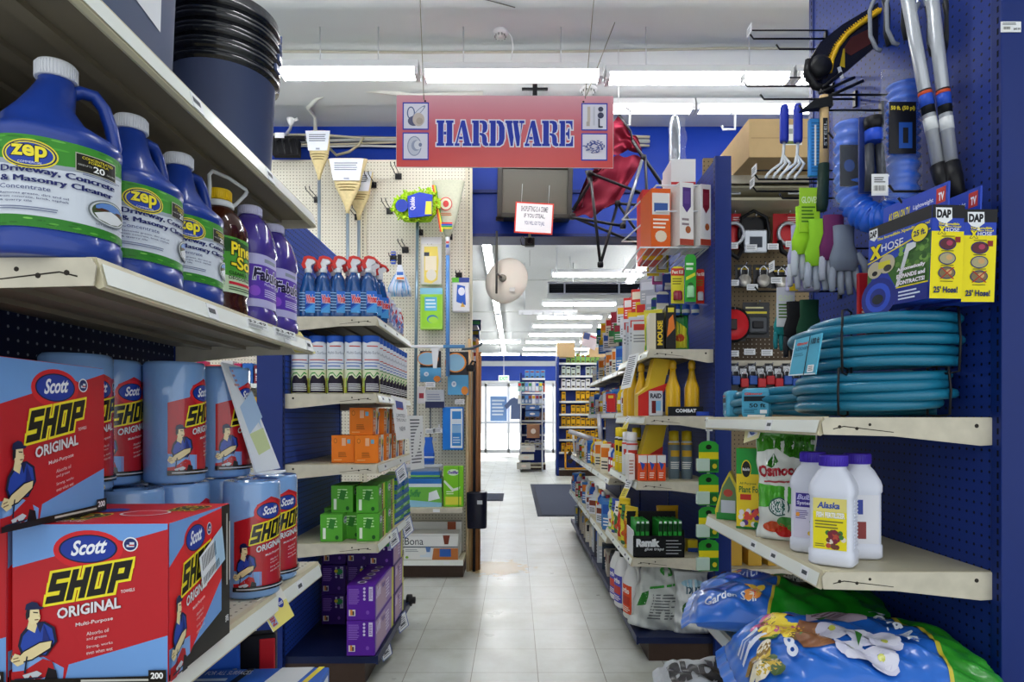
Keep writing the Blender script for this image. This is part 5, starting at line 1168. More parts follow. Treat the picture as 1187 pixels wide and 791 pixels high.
# card on the stack
q = [at(914, 436, 1.62), at(945, 434, 1.50), at(953, 386, 1.50), at(922, 394, 1.62)]; c0 = sum(q, Vector())/4; n_ = (q[1]-q[0]).cross(q[3]-q[0]).normalized()
mb = MB(); mb.add([p-c0 for p in q]+[p-c0-n_*.003 for p in q], [(0, 1, 2, 3), (7, 6, 5, 4), (0, 4, 5, 1), (1, 5, 6, 2), (2, 6, 7, 3), (3, 7, 4, 0)], '#4aa6c4')
def ff(u, v, off=0): return (q[0]*(1-u)+q[1]*u)*(1-v)+(q[3]*(1-u)+q[2]*u)*v-c0+n_*off
ff.curved = False
d = Decal(mb, ff, off=.0006); d.r(0, 0, .03, 1, '#dfe8ec'); d.r(0, 0, 1, .03, '#dfe8ec'); d.t('Gilmour', .12, .80, .55, .88, '#c8463c', bold=.04); d.t('FLEXOGEN', .1, .66, .6, .75, '#17708c', bold=.03); d.t('100 ft', .66, .76, .96, .92, '#123040', bold=.03); d.lines(.1, .5, .5, .6, 2, '#2a8098'); d.r(.7, .06, .92, .24, '#f0f2f4'); d.lines(.73, .09, .9, .22, 3, '#333333'); d.r(.58, .0, .61, 1, '#1c2226')
solo(mb, 'hose_label', 'light blue label card slanting on the left of the top hose coil', 'label card', c0)
# feeding bottles
BW = mat('#dde1ef', .4, coat=.1)
def make_feed(name_txt, lc, art):
    t = thing('feed_bottle', 'x', 'bottle'); m = MB(); hx, hy = .052, .04
    m.loft([(0, hx-.006, hy-.006, 5, 0, 0), (.006, hx, hy, 5, 0, 0), (.035, hx, hy, 5, 0, 0), (.038, hx-.003, hy-.002, 5, 0, 0), (.165, hx-.003, hy-.002, 5, 0, 0), (.17, hx, hy, 5, 0, 0), (.185, hx, hy, 5, 0, 0), (.197, hx-.003, hy-.002, 4.5, 0, 0), (.222, .036, .033, 3.6, 0, 0), (.232, .029, .029, 2.4, 0, 0), (.25, .029, .029, 2, 0, 0)], BW, 40)
    for k in range(14): m.box((hx-.004, -.018, .045+k*.0085), (hx-.0012, .018, .049+k*.0085), BW)
    m.build('body', t); ribbed_cap('cap', t, .0315, .238, .027, mat('#4a34b4', .4), 36)
    m = MB(); d = Decal(m, flat((-.037, -hy+.0018, .04), (.074, 0, 0), (0, 0, .122)), off=.0006); art(d); m.build('label', t); return t
def fa(d):
    d.r(0, 0, 1, 1, '#d8d4e8'); d.r(.08, .66, .85, .96, '#3a2a8c'); d.t("Bulb", .12, .82, .6, .93, '#c4c0ec', bold=.03, shear=.3); d.t('Systemic', .12, .69, .8, .79, '#dfdcf4', bold=.03); d.lines(.08, .4, .5, .6, 5, '#6a5a9c'); d.e(.15, .5, .07, .05, '#e89a3a', 10)
    for k in range(26):
        d.off -= d.step if k else 0; d.e(.55+.4*RN.random(), .05+.4*RN.random(), .08, .05, RN.choice(['#a82a6a', '#d85a9a', '#3a7a3a', '#e0b83a', '#d8d0e0']), 8)
def fb(d):
    d.r(0, 0, 1, 1, '#e9da1e'); d.r(0, .74, 1, 1, '#e0d47a'); d.t('Alaska', .12, .8, .8, .93, '#3a52a0', bold=.04, shear=.2); d.t('FISH FERTILIZER', .1, .62, .95, .73, '#f2f0e0', bold=.05, out='#6f7aa8', ow=.03); d.lines(.06, .4, .9, .58, 3, '#7a7430'); d.lines(.06, .04, .4, .12, 2, '#7a7430')
    for k in range(30):
        d.off -= d.step if k else 0; d.e(.4+.52*RN.random(), .05+.3*RN.random(), .08, .05, RN.choice(['#6a4030', '#b84a3a', '#e0d8c8', '#3f7a3a', '#7a2a3a']), 8)
zf = .826
f1 = make_feed('a', '', fa); f1.location = (.792, 1.72, zf); f1.rotation_euler = (0, 0, math.radians(-42)); tag(f1, 'white jug with purple cap and lilac flower label, leftmost of three', 'bottle')
f2 = make_feed('b', '', fb); f2.location = (.775, 1.575, zf); f2.rotation_euler = (0, 0, math.radians(-38)); tag(f2, 'white jug with purple cap and bright yellow label at the shelf corner', 'bottle')
f3 = make_feed('c', '', lambda d: (d.r(0, 0, 1, 1, '#dfe0e8'), d.r(0, .6, .5, .9, '#3a4a9c'), d.r(0, .1, .6, .45, '#8a3a3a'))); f3.location = (.875, 1.655, zf); f3.rotation_euler = (0, 0, math.radians(-8)); tag(f3, 'white ribbed jug with purple cap behind the yellow labelled one', 'bottle')
# plant food bag with red script
mb, f = bag_mesh(.165, .325, .09, mat('#d8dcd6', .25, coat=.4), seed=3, top=.5, wr=.008)
d = Decal(mb, f, off=.0016, mk=lambda c: mat(c, .25, coat=.4))
d.p([(0, .78), (.35, .82), (.6, .74), (1, .8), (1, 1), (0, 1)], '#3f8a24'); d.p([(.25, .9), (.5, .78), (.8, .72), (.95, .8), (.8, .95)], '#2c6e18'); d.p([(.0, .28), (1, .36), (1, .48), (.0, .5)], '#4aa82a'); d.p([(.18, .66), (.3, .78), (.4, .7), (.28, .64)], '#2e6f1c')
d.t('Osmocote', .02, .56, .98, .66, '#a81c2c', bold=.05, skew=.03); d.lines(.1, .51, .7, .545, 1, '#b04a50'); d.e(.42, .30, .2, .085, '#2e5a54', 20); d.e(.42, .30, .17, .072, '#e6ecea', 20); d.e(.42, .30, .12, .052, '#2e6a5c', 18); d.t('4', .39, .27, .45, .33, '#eef2ee', bold=.05)
for u, v, ru, rv, c in ((.8, .45, .14, .055, '#e8c020'), (.74, .41, .07, .03, '#d89a1a'), (.85, .31, .15, .06, '#4a2a90'), (.8, .3, .06, .03, '#7a5ac0'), (.88, .19, .13, .05, '#e8c020'), (.3, .12, .2, .05, '#c04a24'), (.5, .09, .16, .06, '#c4201c'), (.75, .07, .2, .065, '#c4201c'), (.55, .17, .18, .045, '#3f8a3a'), (.65, .12, .09, .03, '#5aa84a')): d.e(u, v, ru, rv, c, 16)
solo(mb, 'plant_food_bag', 'white and green plant food bag with red lettering on the middle shelf', 'bag', (.795, 1.90, zf), math.radians(-30))
# green and yellow plant food box
t = thing('plant_food_box', 'green over yellow plant food box on the middle shelf', 'box', (.772, 2.09, zf), math.radians(-26)); w_, d_, h_ = .10, .07, .258
m = MB(); m.box((-w_/2, -d_/2, 0), (w_/2, d_/2, h_), mat('#e8cc1c', .4), bev=.001)
for fc in (front(w_, h_, d_), side_l(w_, h_, d_)):
    d = Decal(m, fc, off=.0006); d.r(0, .68, 1, 1, '#1f9c3a'); d.r(0, 0, 1, .03, '#1f7a34'); d.e(.3, .74, .15, .115, '#e8cc1c', 18); d.e(.3, .74, .13, .1, '#14180f', 18); d.t('Miracle-Gro', .19, .72, .41, .76, '#f2f2ee', bold=.03); d.t('All Purpose', .1, .54, .6, .58, '#2a5a24'); d.t('Plant Food', .08, .45, .85, .53, '#1f6a2a', bold=.02); d.r(.12, .36, .45, .43, '#c8301c')
    for k in range(24): d.off -= d.step if k else 0; d.e(.08+.84*RN.random(), .04+.2*RN.random(), .08, .035, RN.choice(['#b8202c', '#d84a3a', '#3a7a3a', '#e6e0e4', '#5a2a80', '#2c8a4a']), 8)
m.build('carton', t)
t = thing('garden_pack', 'small green pointed garden pack at the far end of the middle shelf', 'packet', (.752, 2.27, zf), math.radians(-30)); m = MB(); m.prism([(-.04, 0), (.04, 0), (.045, .02), (.03, .12), (.005, .17), (-.02, .12), (-.045, .03)], -.02, .02, mat('#d8c83a', .35)); d = Decal(m, flat((-.04, -.02, 0), (.08, 0, 0), (0, 0, .17)), off=.0006); d.p([(.05, .1), (.95, .1), (.8, .65), (.55, .9), (.25, .65)], '#6a8a5a'); d.p([(.2, .12), (.8, .12), (.8, .4), (.2, .4)], '#c4ccd8'); d.r(0, 0, 1, .14, '#2c8a3a'); d.e(.5, .55, .2, .08, '#b84a3a', 10); m.build('pack', t)
def art_lip(d): d.r(0, 0, 1, 1, '#e8e2a8'); d.r(0, .7, 1, 1, '#eceade'); d.e(.55, .5, .28, .3, '#4a6ab8', 14); d.e(.55, .5, .2, .22, '#8fa8dc', 14); d.t('$21.99', .1, .78, .5, .92, '#c03a3a')
hang_card('shelf_card', 'yellow offer card with a blue swirl hanging from the hose shelf lip', [(862, 514), (879, 508), (887, 481), (867, 481)], 1.9, art_lip, Ys=[2.02, 1.9, 1.9, 2.02])
# ---- soil bags
def soil_bag(name, label, loc, rz, L, W, H, base, art, seed, tilt=0, droop=0, wav=1.0):
    r_ = random.Random(seed); ph = [r_.random()*6 for _ in range(8)]; nu, nv = 96, 64
    def pt(u, v, s, off=0):   # u,v in -1..1
        e_ = max(0, 1-abs(u)**3.2)**.45*max(0, 1-abs(v)**3)**.5
        x = u*L/2*(1-.04*abs(v)**3); y = v*W/2*(1-.05*abs(u)**4)
        wv = .007*math.sin(u*9+ph[0]+2*v)*math.sin(v*6+ph[1])+.006*math.sin(u*19+v*11+ph[2])+.0025*math.sin(v*23+ph[3]+u*8)+.002*math.sin(u*31+ph[5]+3*math.sin(v*5))*abs(u)**1.5
        z = H*.5+(H*.5*e_+wv*e_**.3+off)*s if s > 0 else H*.5-(H*.42*e_)
        if abs(u) > .93: z = H*.5+(z-H*.5)*.5
        zz = z+tilt*x-droop*max(0, -u-.45)**2*L
        return Vector((x, y, zz))
    mb = MB()
    for s in (1, -1):
        vs = [pt(-1+2*i/nu, -1+2*j/nv, s) for j in range(nv+1) for i in range(nu+1)]
        fs = [(j*(nu+1)+i, j*(nu+1)+i+1, (j+1)*(nu+1)+i+1, (j+1)*(nu+1)+i) for j in range(nv) for i in range(nu)]
        mb.add(vs, fs if s > 0 else [tuple(reversed(f_)) for f_ in fs], base, smooth=True)
    # heat-sealed end seams
    for s in (-1, 1): mb.sheet(lambda a, b_: pt(s, -1+2*a, 1)+Vector((s*.025*b_, 0, .004*math.sin(a*40)-(.02*b_))), 30, 2, base)
    def f(u, v, off=0): return pt(-1+2*u, -1+2*v, 1, off)
    f.curved = True; f.step = .05
    class D2(Decal):
        def _put(s, vs, ts, c):
            # split both ways so prints follow the bulging film
            vs, ts = _split(vs, ts, .025); sw = [(b_, a) for a, b_ in vs]; sw, ts = _split(sw, ts, .03); vs = [(b_, a) for a, b_ in sw]
            s.off += s.step; s.mb.add([s.mp(u, v, s.off) for u, v in vs], ts, s.mk(c) if isinstance(c, str) else c, smooth=True); return s
    art(D2(mb, f, off=.0022, step=.0003, mk=lambda c: mat(c, .35, coat=.25)))
    return solo(mb, name, label, 'bag', loc, rz)
FILMB = mat('#2468c8', .32, coat=.35)
def art1(d):
    d.p([(.40, .0), (.47, .5), (.42, 1), (.97, 1), (.97, 0)], '#1f9424'); d.p([(.385, 0), (.40, 0), (.47, .5), (.42, 1), (.405, 1), (.455, .5)], '#c8b83a')
    d.p([(.18, .55), (.42, .55), (.42, .98), (.18, .98)], '#2c50c0'); d.e(.6, .60, .13, .2, '#1c2a14', 26); d.t('Miracle-Gro', .49, .52, .71, .68, '#e8ece4', bold=.04)
    for k in range(26): d.off -= d.step if k else 0; d.e(.05+.2*RN.random(), .78+.18*RN.random(), .03, .035, RN.choice(['#e8c83a', '#4f8a3a', '#e8e0c8', '#c85a3a', '#c8a82a']), 8)
    d.t('Garden Soil', .08, .10, .34, .20, '#dfe8f6', bold=.02); d.t('with', .22, .66, .38, .78, '#cdd8f4'); d.lines(.06, .3, .3, .42, 2, '#1c3a8c')
    for k in range(16): d.off -= d.step if k else 0; d.e(.3+.07*RN.random(), .12+.2*RN.random(), .022, .03, RN.choice(['#d84a3a', '#e8c83a', '#e8e0d0', '#e8923a']), 8)
soil_bag('soil_bag', 'blue and green garden soil bag lying at the back of the low shelf', (.86, 2.05, .505), math.radians(-20), .58, .44, .155, FILMB, art1, 4, droop=.12)
def art2(d):
    d.p([(.76, 0), (.82, .5), (.78, 1), (.98, 1), (.98, 0)], '#2a8c24'); d.p([(.745, 0), (.76, 0), (.82, .5), (.78, 1), (.765, 1), (.80, .5)], '#c8b83a'); d.p([(.35, .68), (.6, .62), (.66, .86), (.4, .92)], '#b8a8b8'); d.lines(.38, .7, .62, .86, 5, '#7a5a6a')
    for k in range(34): a = RN.random()*6.3; q_ = RN.random(); d.off -= d.step if k else 0; d.e(.22+.11*q_*math.cos(a), .50+.26*q_*math.sin(a), .045, .035, RN.choice(['#e8c81c', '#e0b010', '#f0d83a', '#3f7a2a', '#c84a8a', '#f0d83a', '#6a4a1a']), 9, a=a)
    d.p([(.24, .2), (.36, .18), (.40, .46), (.30, .58), (.24, .42)], '#8a5a3a'); d.p([(.31, .2), (.35, .2), (.38, .44), (.33, .46)], '#a8744a')
    for (fx, fy) in ((.40, .40), (.50, .32), (.42, .18), (.52, .12), (.57, .26)):
        for k in range(5): a = 2*PI*k/5+fx*9; d.e(fx+.030*math.cos(a), fy+.062*math.sin(a), .032, .052, '#dcdcec' if k % 2 else '#cfcfe4', 10, a=a)
        d.e(fx, fy, .014, .022, '#c8cc5a', 8)
    d.p([(.46, .22), (.49, .28), (.47, .34)], '#2f6a2a'); d.p([(.38, .56), (.43, .6), (.36, .64)], '#2f6a2a')
    d.t('Potting Mix', .63, .22, .72, .80, '#e6ecf8', bold=.03, rotate=1)
    for k in range(16): d.off -= d.step if k else 0; d.e(.04+.08*RN.random(), .05+.25*RN.random(), .03, .04, RN.choice(['#c8a82a', '#3f5a2a', '#e8e0c8', '#8a6a2a']), 8)
    d.t('8', .17, .12, .21, .28, '#dfe6f6', bold=.03); d.lines(.03, .36, .13, .6, 3, '#dfe6f6')
soil_bag('soil_bag', 'blue potting mix bag with white petunias, overhanging the low shelf in front', (.83, 1.60, .505), math.radians(-9), .56, .42, .155, FILMB, art2, 9, droop=.3)
def art3(d): d.p([(.3, .1), (.9, .0), (.95, .9), (.4, .8)], '#1a1a20'); d.t('Black', .04, .3, .42, .75, '#22222a', bold=.06); d.t('FLUFF', .5, .3, .85, .6, '#e8e8ec', bold=.05)
soil_bag('soil_bag', 'white and black bag on the bottom deck, only its top showing', (.80, 2.33, .132), math.radians(-4), .52, .40, .14, mat('#c8ccd2', .45), art3, 13)
# ---- pegboard goods
HK = mat('#15161a', .35, metal=.4)
def wall_hook(px, py, Y, L, lab, price=True, x=XB, grp='black hooks on the blue pegboard', tagged=None):
    z = at(px, py, Y).z; m = MB(); m.tube([(0, 0, 0), (-L, 0, 0), (-L-.012, 0, .016)], .0032, HK, 6); m.bx((-.004, 0, 0), (.008, .016, .05), HK)
    t = thing('peg_hook', lab, 'hook', (x, Y, z), group=grp); m.build('hook_wire', t)
    if price: m = MB(); m.tube([(0, 0, .03), (-L-.01, 0, .03)], .0025, HK, 6); m.bx((-L-.015, 0, .03), (.002, .045, .032), WHITE, bev=.0005); d = Decal(m, flat((-L-.0162, .02, .018), (0, -.04, 0), (0, 0, .024)), off=.0003); d.lines(.05, .1, .95, .9, 3, '#80858c'); m.build('price_plate', t)
    return t
hs = [(893, 45, 2.30, .26, 'with a white plate at the top left, under the ceiling', 1), (900, 57, 2.22, .2, 'empty, just below the topmost one', 0), (887, 100, 2.25, .3, 'with a white plate beside the strip light glare', 1), (892, 115, 2.1, .3, 'above the blue handled cultivators', 0), (915, 128, 1.95, .24, 'holding the blue handled cultivators', 0), (940, 110, 1.9, .2, 'holding the hatchet', 0),
      (893, 208, 2.2, .28, 'with a white plate above the lime glove card', 1), (880, 222, 2.3, .25, 'with a white plate left of the lime glove card', 1), (905, 230, 2.05, .26, 'bare, left of the lime glove card', 0), (945, 300, 1.9, .2, 'with a plate below the grey gloves', 1), (915, 320, 2.1, .26, 'with a plate above the black gloves', 1), (905, 338, 2.2, .28, 'bare, above the teal glove', 0), (1022, 222, 1.62, .16, 'holding the blue coiled hose pack', 0), (1015, 237, 1.58, .16, 'holding the yellow and blue boxes', 0), (960, 160, 1.85, .2, 'just left of the small nozzle pack', 0)]
for px, py, Y, L, l, pr in hs: wall_hook(px, py, Y, L, 'black peg hook '+l, bool(pr))
# expanding hose boxes
def make_xbox():
    t = thing('expanding_hose_box', 'x', 'box'); W_, D_, H_ = .075, .225, .205     # narrow yellow face to the camera, picture face to the left
    m = MB(); m.box((-W_/2, -D_/2, 0), (W_/2, D_/2, H_), mat('#1f3fb0', .35), bev=.0012); m.build('carton', t)
    m = MB(); d = Decal(m, front(W_, H_, D_), off=.0006); d.r(0, 0, 1, .72, '#ecdc14'); d.r(0, .86, 1, 1, '#15161c'); d.p([(.12, .86), (.22, .82), (.42, .8), (.38, .77), (.5, .77), (.47, .81), (.62, .85), (.6, .97), (.1, .97)], '#e9ecf0'); d.t('DAP', .14, .86, .58, .95, '#15161c', bold=.06)
    d.t('The Incredible', .2, .785, .85, .81, '#ecdc14', bold=.03); d.t('Xpanding Hose!', .2, .755, .9, .78, '#ecdc14', bold=.03); d.t('X', .2, .69, .42, .77, '#ecdc14', bold=.06, out='#101a3c', ow=.05); d.t('HOSE', .42, .715, .85, .755, '#e9ecf4', bold=.01)
    for v, c in ((.585, '#5a2a34'), (.43, '#a8a07a'), (.275, '#7a6a4a')): d.e(.5, v, .27, .068, '#1c2a6a', 20); d.e(.5, v, .24, .058, c, 20); d.e(.56, v+.01, .1, .03, '#caa06a' if c != '#5a2a34' else '#a83a5a', 10)
    d.p([(.28, .21), (.33, .21), (.74, .335), (.69, .335)], '#a82a1c'); d.p([(.28, .335), (.33, .335), (.74, .21), (.69, .21)], '#a82a1c')
    for v in (.665, .51, .355, .185): d.lines(.3, v-.008, .7, v+.008, 1, '#4a4420', rag=.05)
    d.r(.72, .6, .88, .66, '#8a2a2a'); d.t("25' Hose!", .1, .06, .85, .13, '#1c2a5a', bold=.04)
    d = Decal(m, side_l(W_, H_, D_), off=.0006); d.r(0, 0, 1, 1, '#2446b8'); d.r(0, .86, 1, 1, '#15161c'); d.p([(.02, .86), (.1, .82), (.16, .86), (.15, .97), (.0, .97)], '#e9ecf0'); d.t('DAP', .02, .87, .14, .95, '#15161c', bold=.06); d.t('The Incredible Xpanding Hose!', .15, .80, .98, .845, '#ecdc14', bold=.03)
    d.p([(.0, .52), (.4, .52), (1, .72), (1, .2), (.55, .2), (.5, 0), (0, 0)], '#3c6a2a')
    for k in range(30): d.off -= d.step if k else 0; d.e(.5+.48*RN.random(), .35+.3*RN.random(), .04, .03, RN.choice(['#5c8a3a', '#2f5a22', '#7aa84a']), 8)
    d.p([(0, .25), (.12, .4), (.35, .4), (.5, .2), (.5, 0), (0, 0)], '#2038a8')
    for r_ in (.3, .22, .14): d.e(.2, .12, r_, r_*.8, '#1a2c86' if r_ != .22 else '#2c50c8', 20)
    d.e(.2, .1, .1, .06, '#15202a', 14); d.t('X', .04, .6, .24, .76, '#ecdc14', bold=.08, out='#101a3c', ow=.05); d.t('HOSE', .24, .66, .6, .75, '#e9ecf4', bold=.01); d.p([(0, .55), (1, .74), (1, .755), (0, .565)], '#ecdc14')
    d.e(.14, .46, .13, .1, '#bdb49a', 16); d.e(.34, .5, .14, .11, '#bdb49a', 16); d.r(.2, .46, .4, .54, '#d8d03a'); d.e(.14, .42, .05, .03, '#15161a', 10); d.e(.36, .45, .07, .04, '#3a3a3a', 10)
    d.p([(.5, .2), (.55, .2), (.72, .62), (.66, .64)], '#d8dce2'); d.p([(.62, .55), (.8, .6), (.8, .66), (.66, .66)], '#dfe2e6'); d.e(.85, .74, .13, .105, '#1c2a5a', 20); d.e(.85, .74, .12, .095, '#ecdc14', 20); d.t('25 ft.', .76, .71, .94, .775, '#1c2a5a', bold=.04)
    for i, q_ in enumerate(('Automatically', 'EXPANDS and', 'CONTRACTS!')): d.t(q_, .52, .36-.075*i, .95, .41-.075*i, '#f2f4f8', bold=.05, out='#7a1c1c', ow=.03)
    d.r(.5, 0, 1, .18, '#1c2c86'); d.p([(.52, .18), (1, .18), (1, .195), (.52, .195)], '#ecdc14'); d.lines(.56, .03, .9, .15, 3, '#dfe6f6')
    m.build('print', t)
    m = MB(); m.box((-.002, -D_/2, H_), (.002, D_/2, H_+.052), mat('#2446b8', .35)); d = Decal(m, flat((-.002, D_/2, H_), (0, -D_, 0), (0, 0, .052)), off=.0005); d.t('AS SEEN ON TV', .1, .2, .45, .6, '#ecdc14', bold=.03); d.t('Lightweight', .5, .3, .8, .55, '#e6ecf8', bold=.02); d.r(.84, .2, .97, .85, '#c8372c'); d.t('TV', .87, .3, .95, .65, '#f4f4f4', bold=.05)
    d = Decal(m, flat((-.0375, -D_/2, H_), (.075, 0, 0), (0, 0, .05)), off=.0)
    m.build('hanging_card', t); return t
xb = make_xbox(); xb.location = (.948, 1.55, 1.452); xb.rotation_euler = (math.radians(3), 0, math.radians(4)); tag(xb, 'blue and yellow expanding hose box, picture side showing, left one of two', 'box', 'expanding hose boxes')
dup(xb, (1.036, 1.565, 1.447), 0, 'blue and yellow expanding hose box, only its yellow end showing, right one', 'expanding hose boxes', euler=(math.radians(3), 0, math.radians(1)))
# blue coil hose in a U shaped clear pack
t = thing('coil_hose_pack', 'clear U shaped pack of bright blue corrugated hose hanging on the pegboard', 'hose', (0, 0, 0)); CB = mat('#2466dc', .25, coat=.5)
def upath(Y): return [at(984, 144, Y+.1), at(984, 175, Y+.1), at(984, 205, Y+.09), at(987, 228, Y+.08), at(997, 246, Y+.06), at(1012, 254, Y+.03), at(1028, 252, Y), at(1040, 242, Y-.01), at(1046, 225, Y-.02), at(1047, 190, Y-.02), at(1047, 145, Y-.02), at(1047, 98, Y-.02)]
P = upath(1.72); c0 = P[4]; P = [p-c0 for p in P]; pts = []
for i in range(len(P)-1):
    for k in range(10): pts.append(P[i].lerp(P[i+1], k/10))
pts.append(P[-1]); rads = [.036+.0045*math.sin(i*PI/1.0*1.0+PI/2) if i % 2 else .031 for i in range(len(pts))]
L_ = 0; fine = []; 
for i in range(len(pts)-1):
    n2 = max(1, int((pts[i+1]-pts[i]).length/.004))
    for k in range(n2): fine.append(pts[i].lerp(pts[i+1], k/n2))
m = MB(); m.tube(fine, [.037+.0045*math.sin(2*PI*i/4) for i in range(len(fine))], CB, 16); m.build('coiled_hose', t)
for i, (px0, py0, px1, py1, Y) in enumerate(((974, 168, 995, 216, 1.768), (1031, 118, 1062, 178, 1.65))):
    a, c_ = at(px0, py1, Y)-c0, at(px1, py0, Y)-c0; m = MB(); m.box((a.x, a.y, a.z), (c_.x, a.y+.003, c_.z), mat('#15171f', .3)); d = Decal(m, flat(a, (c_.x-a.x, 0, 0), (0, 0, c_.z-a.z)), off=.0005)
    if i: d.t('50 ft. (50 pi)', .05, .82, .95, .92, '#e8d43a', bold=.03); d.r(.35, .1, .85, .6, '#1c4a9c'); d.r(.5, .2, .7, .5, '#15171f')
    else: d.e(.5, .5, .3, .15, '#1c4a9c', 14)
    m.build('label_card', t)
CLR = mat('#e9f2fb', .05, alpha=.06, coat=1)
for (px0, py0, px1, py1, Y) in ((966, 128, 1001, 240, 1.758), (1022, 80, 1070, 232, 1.66)):
    a, c_ = at(px0, py1, Y)-c0, at(px1, py0, Y)-c0; m = MB(); m.box((a.x, a.y, a.z), (c_.x, a.y+.004, c_.z), CLR, bev=.0015); m.build('clear_film', t)
t.location = c0
t = thing('hose_nozzle_pack', 'clear pack with black and blue hose fitting between the blue hose legs', 'packet', at(1008, 225, 1.70)); m = MB(); m.box((-.03, -.005, 0), (.03, .0, .2), mat('#2a3a78', .4)); m.lathe([(.02, 0), (.024, .01), (.024, .03), (.012, .035)], BLACK, 16, T(0, -.02, .16)); m.lathe([(.022, 0), (.022, .03)], mat('#2a50c8', .3), 16, T(0, -.02, .128)); m.build('fitting', t); m = MB(); m.tube([(-.012, -.02, .12), (-.016, -.03, .05), (-.014, -.02, .0)], .011, mat('#3a3d46', .4), 8); m.tube([(.014, -.02, .12), (.014, -.03, .05), (.012, -.02, .0)], .011, mat('#3a3d46', .4), 8); m.build('handle', t); m = MB(); m.box((-.02, -.047, -.02), (.022, -.045, .035), WHITE); d = Decal(m, flat((-.018, -.047, -.015), (.036, 0, 0), (0, 0, .045)), off=.0005); d.bars(0, 0, 1, .5); d.lines(.1, .6, .9, .95, 3, '#444444'); m.build('price_sticker', t)
# loppers hanging head up: grey tube handles with black grips
def lopper(pa, pb, pc, lab, Y):
    a, b_, c_ = at(*pa, Y), at(*pb, Y), at(*pc, Y-.02); o = b_; t = thing('lopper', lab, 'garden tool', o); m = MB(); m.rod(a-o, b_-o, .0145, mat('#b9bdc4', .3, metal=.3), 14); m.build('handle_tube', t)
    m = MB(); m.tube([b_-o-(b_-a).normalized()*.005, (b_-o)+(c_-b_)*.4, c_-o], [.019, .0195, .017], BLACK, 14); m.build('grip', t)
    m = MB(); dr = (b_-a).normalized(); p0 = a.lerp(b_, .62)-o
    m.tube([p0, p0+dr*.06], .0152, mat('#15171c', .4), 14); m.tube([p0+dr*.012, p0+dr*.04], .0155, mat('#2a52c0', .4), 14); m.tube([p0+dr*.004, p0+dr*.012], .0156, mat('#c8502c', .4), 14); m.tube([p0+dr*.07, p0+dr*.10], .0153, mat('#dfe2e4', .4), 14); m.build('wrap_label', t)
lopper((1045, -40), (1088, 194), (1101, 232), 'grey tube lopper handle with black grip, left one of two', 1.60)
lopper((1076, -40), (1103, 192), (1110, 228), 'grey tube lopper handle with black grip, right one of two', 1.58)
# pruning shears hanging above the pack
for i, (px, py, Y) in enumerate(((1020, 0, 1.78), (1040, -8, 1.72), (1070, 10, 1.68), (1090, 6, 1.66))):
    o = at(px, py+25, Y); t = thing('pruning_shears', 'grey handled pruning shears high on the pegboard, %s from the left' % ORD[i], 'garden tool', o, group='pruning shears high on the pegboard'); m = MB()
    m.tube([(-.012, 0, .07), (-.028, 0, .03), (-.026, 0, -.04), (-.01, 0, -.075), (.004, 0, -.08)], .0055, mat('#8d929c', .35), 8); m.build('grip', t)
    m = MB(); m.tube([(.012, 0, .07), (.02, 0, .03), (.018, 0, -.03), (.026, 0, -.065)], .0085, mat('#23252b', .4), 8); m.build('grip', t); m = MB(); m.prism([(-.012, .06), (.012, .06), (.018, .1), (0, .15), (-.02, .1)], -.003, .003, CHROME); m.build('blade', t)
# saw in black sheath with yellow toothed edge
t = thing('pruning_saw_pack', 'black packed pruning saw with a curved yellow toothed edge, high left on the pegboard', 'saw', (0, 0, 0)); c0 = at(960, 75, 1.98)
sp_ = [(935, 92), (938, 70), (950, 50), (975, 30), (1005, 12), (1030, -5), (1045, -20), (1060, -20), (1045, 20), (1020, 50), (985, 80), (955, 104)]
m = MB(); m.prism([((at(a, b_, 1.98)-c0).x, (at(a, b_, 1.98)-c0).z) for a, b_ in sp_], -.006, .012, mat('#1b1b20', .18, coat=.5)); d = Decal(m, flat((0, -.006, 0), (1, 0, 0), (0, 0, 1)), off=.001)
pr = lambda L: [((at(a, b_, 1.98)-c0).x, (at(a, b_, 1.98)-c0).z) for a, b_ in L]
d.p(pr([(975, 60), (985, 45), (1010, 33), (1008, 52), (985, 66)]), '#5a2c2a'); d.p(pr([(972, 78), (976, 58), (978, 58), (978, 80)]), '#d8b82a'); d.p(pr([(969, 80), (973, 78), (977, 92), (973, 94)]), '#e4e8ee'); m.build('sheath', t)
m = MB(); arc = [(962, 84), (965, 68), (971, 54), (982, 40), (997, 28), (1012, 18), (1024, 10)]; ap = [at(a, b_, 1.96)-c0 for a, b_ in arc]; fine = []
for i in range(len(ap)-1):
    for k in range(6): fine.append(ap[i].lerp(ap[i+1], k/6))
m.tube(fine, .007, mat('#e2b41c', .35), 8)
for i in range(len(fine)-1):
    v = (fine[i+1]-fine[i]).normalized(); nn = Vector((-v.z, 0, v.x)); m.tube([fine[i]+nn*.006, fine[i]+nn*.013], [.004, .001], mat('#e2b41c', .35), 5)
m.build('toothed_edge', t); m = MB(); m.lathe([(.0, -.016), (.026, -.018), (.034, -.01), (.034, .01), (.02, .02), (.0, .02)], BLACK, 20, T(at(950, 78, 1.94)-c0) @ rot(PI/2)); m.tube([at(938, 70, 1.94)-c0, at(935, 85, 1.94)-c0, at(945, 100, 1.94)-c0, at(965, 105, 1.94)-c0], .012, BLACK, 8); m.build('handle', t); t.location = c0
for i, (a, b_) in enumerate((((950, 108), (990, 90)), ((960, 112), (1000, 94)), ((955, 100), (975, 85)))):
    m = MB(); m.rod(at(*a, 1.9), at(*b_, 1.95), .005, BLACK, 6); solo(m, 'tool_prong', 'thin dark tool prong under the black saw pack, %s from the left' % ORD[i], 'prong', group='thin prongs under the saw pack')
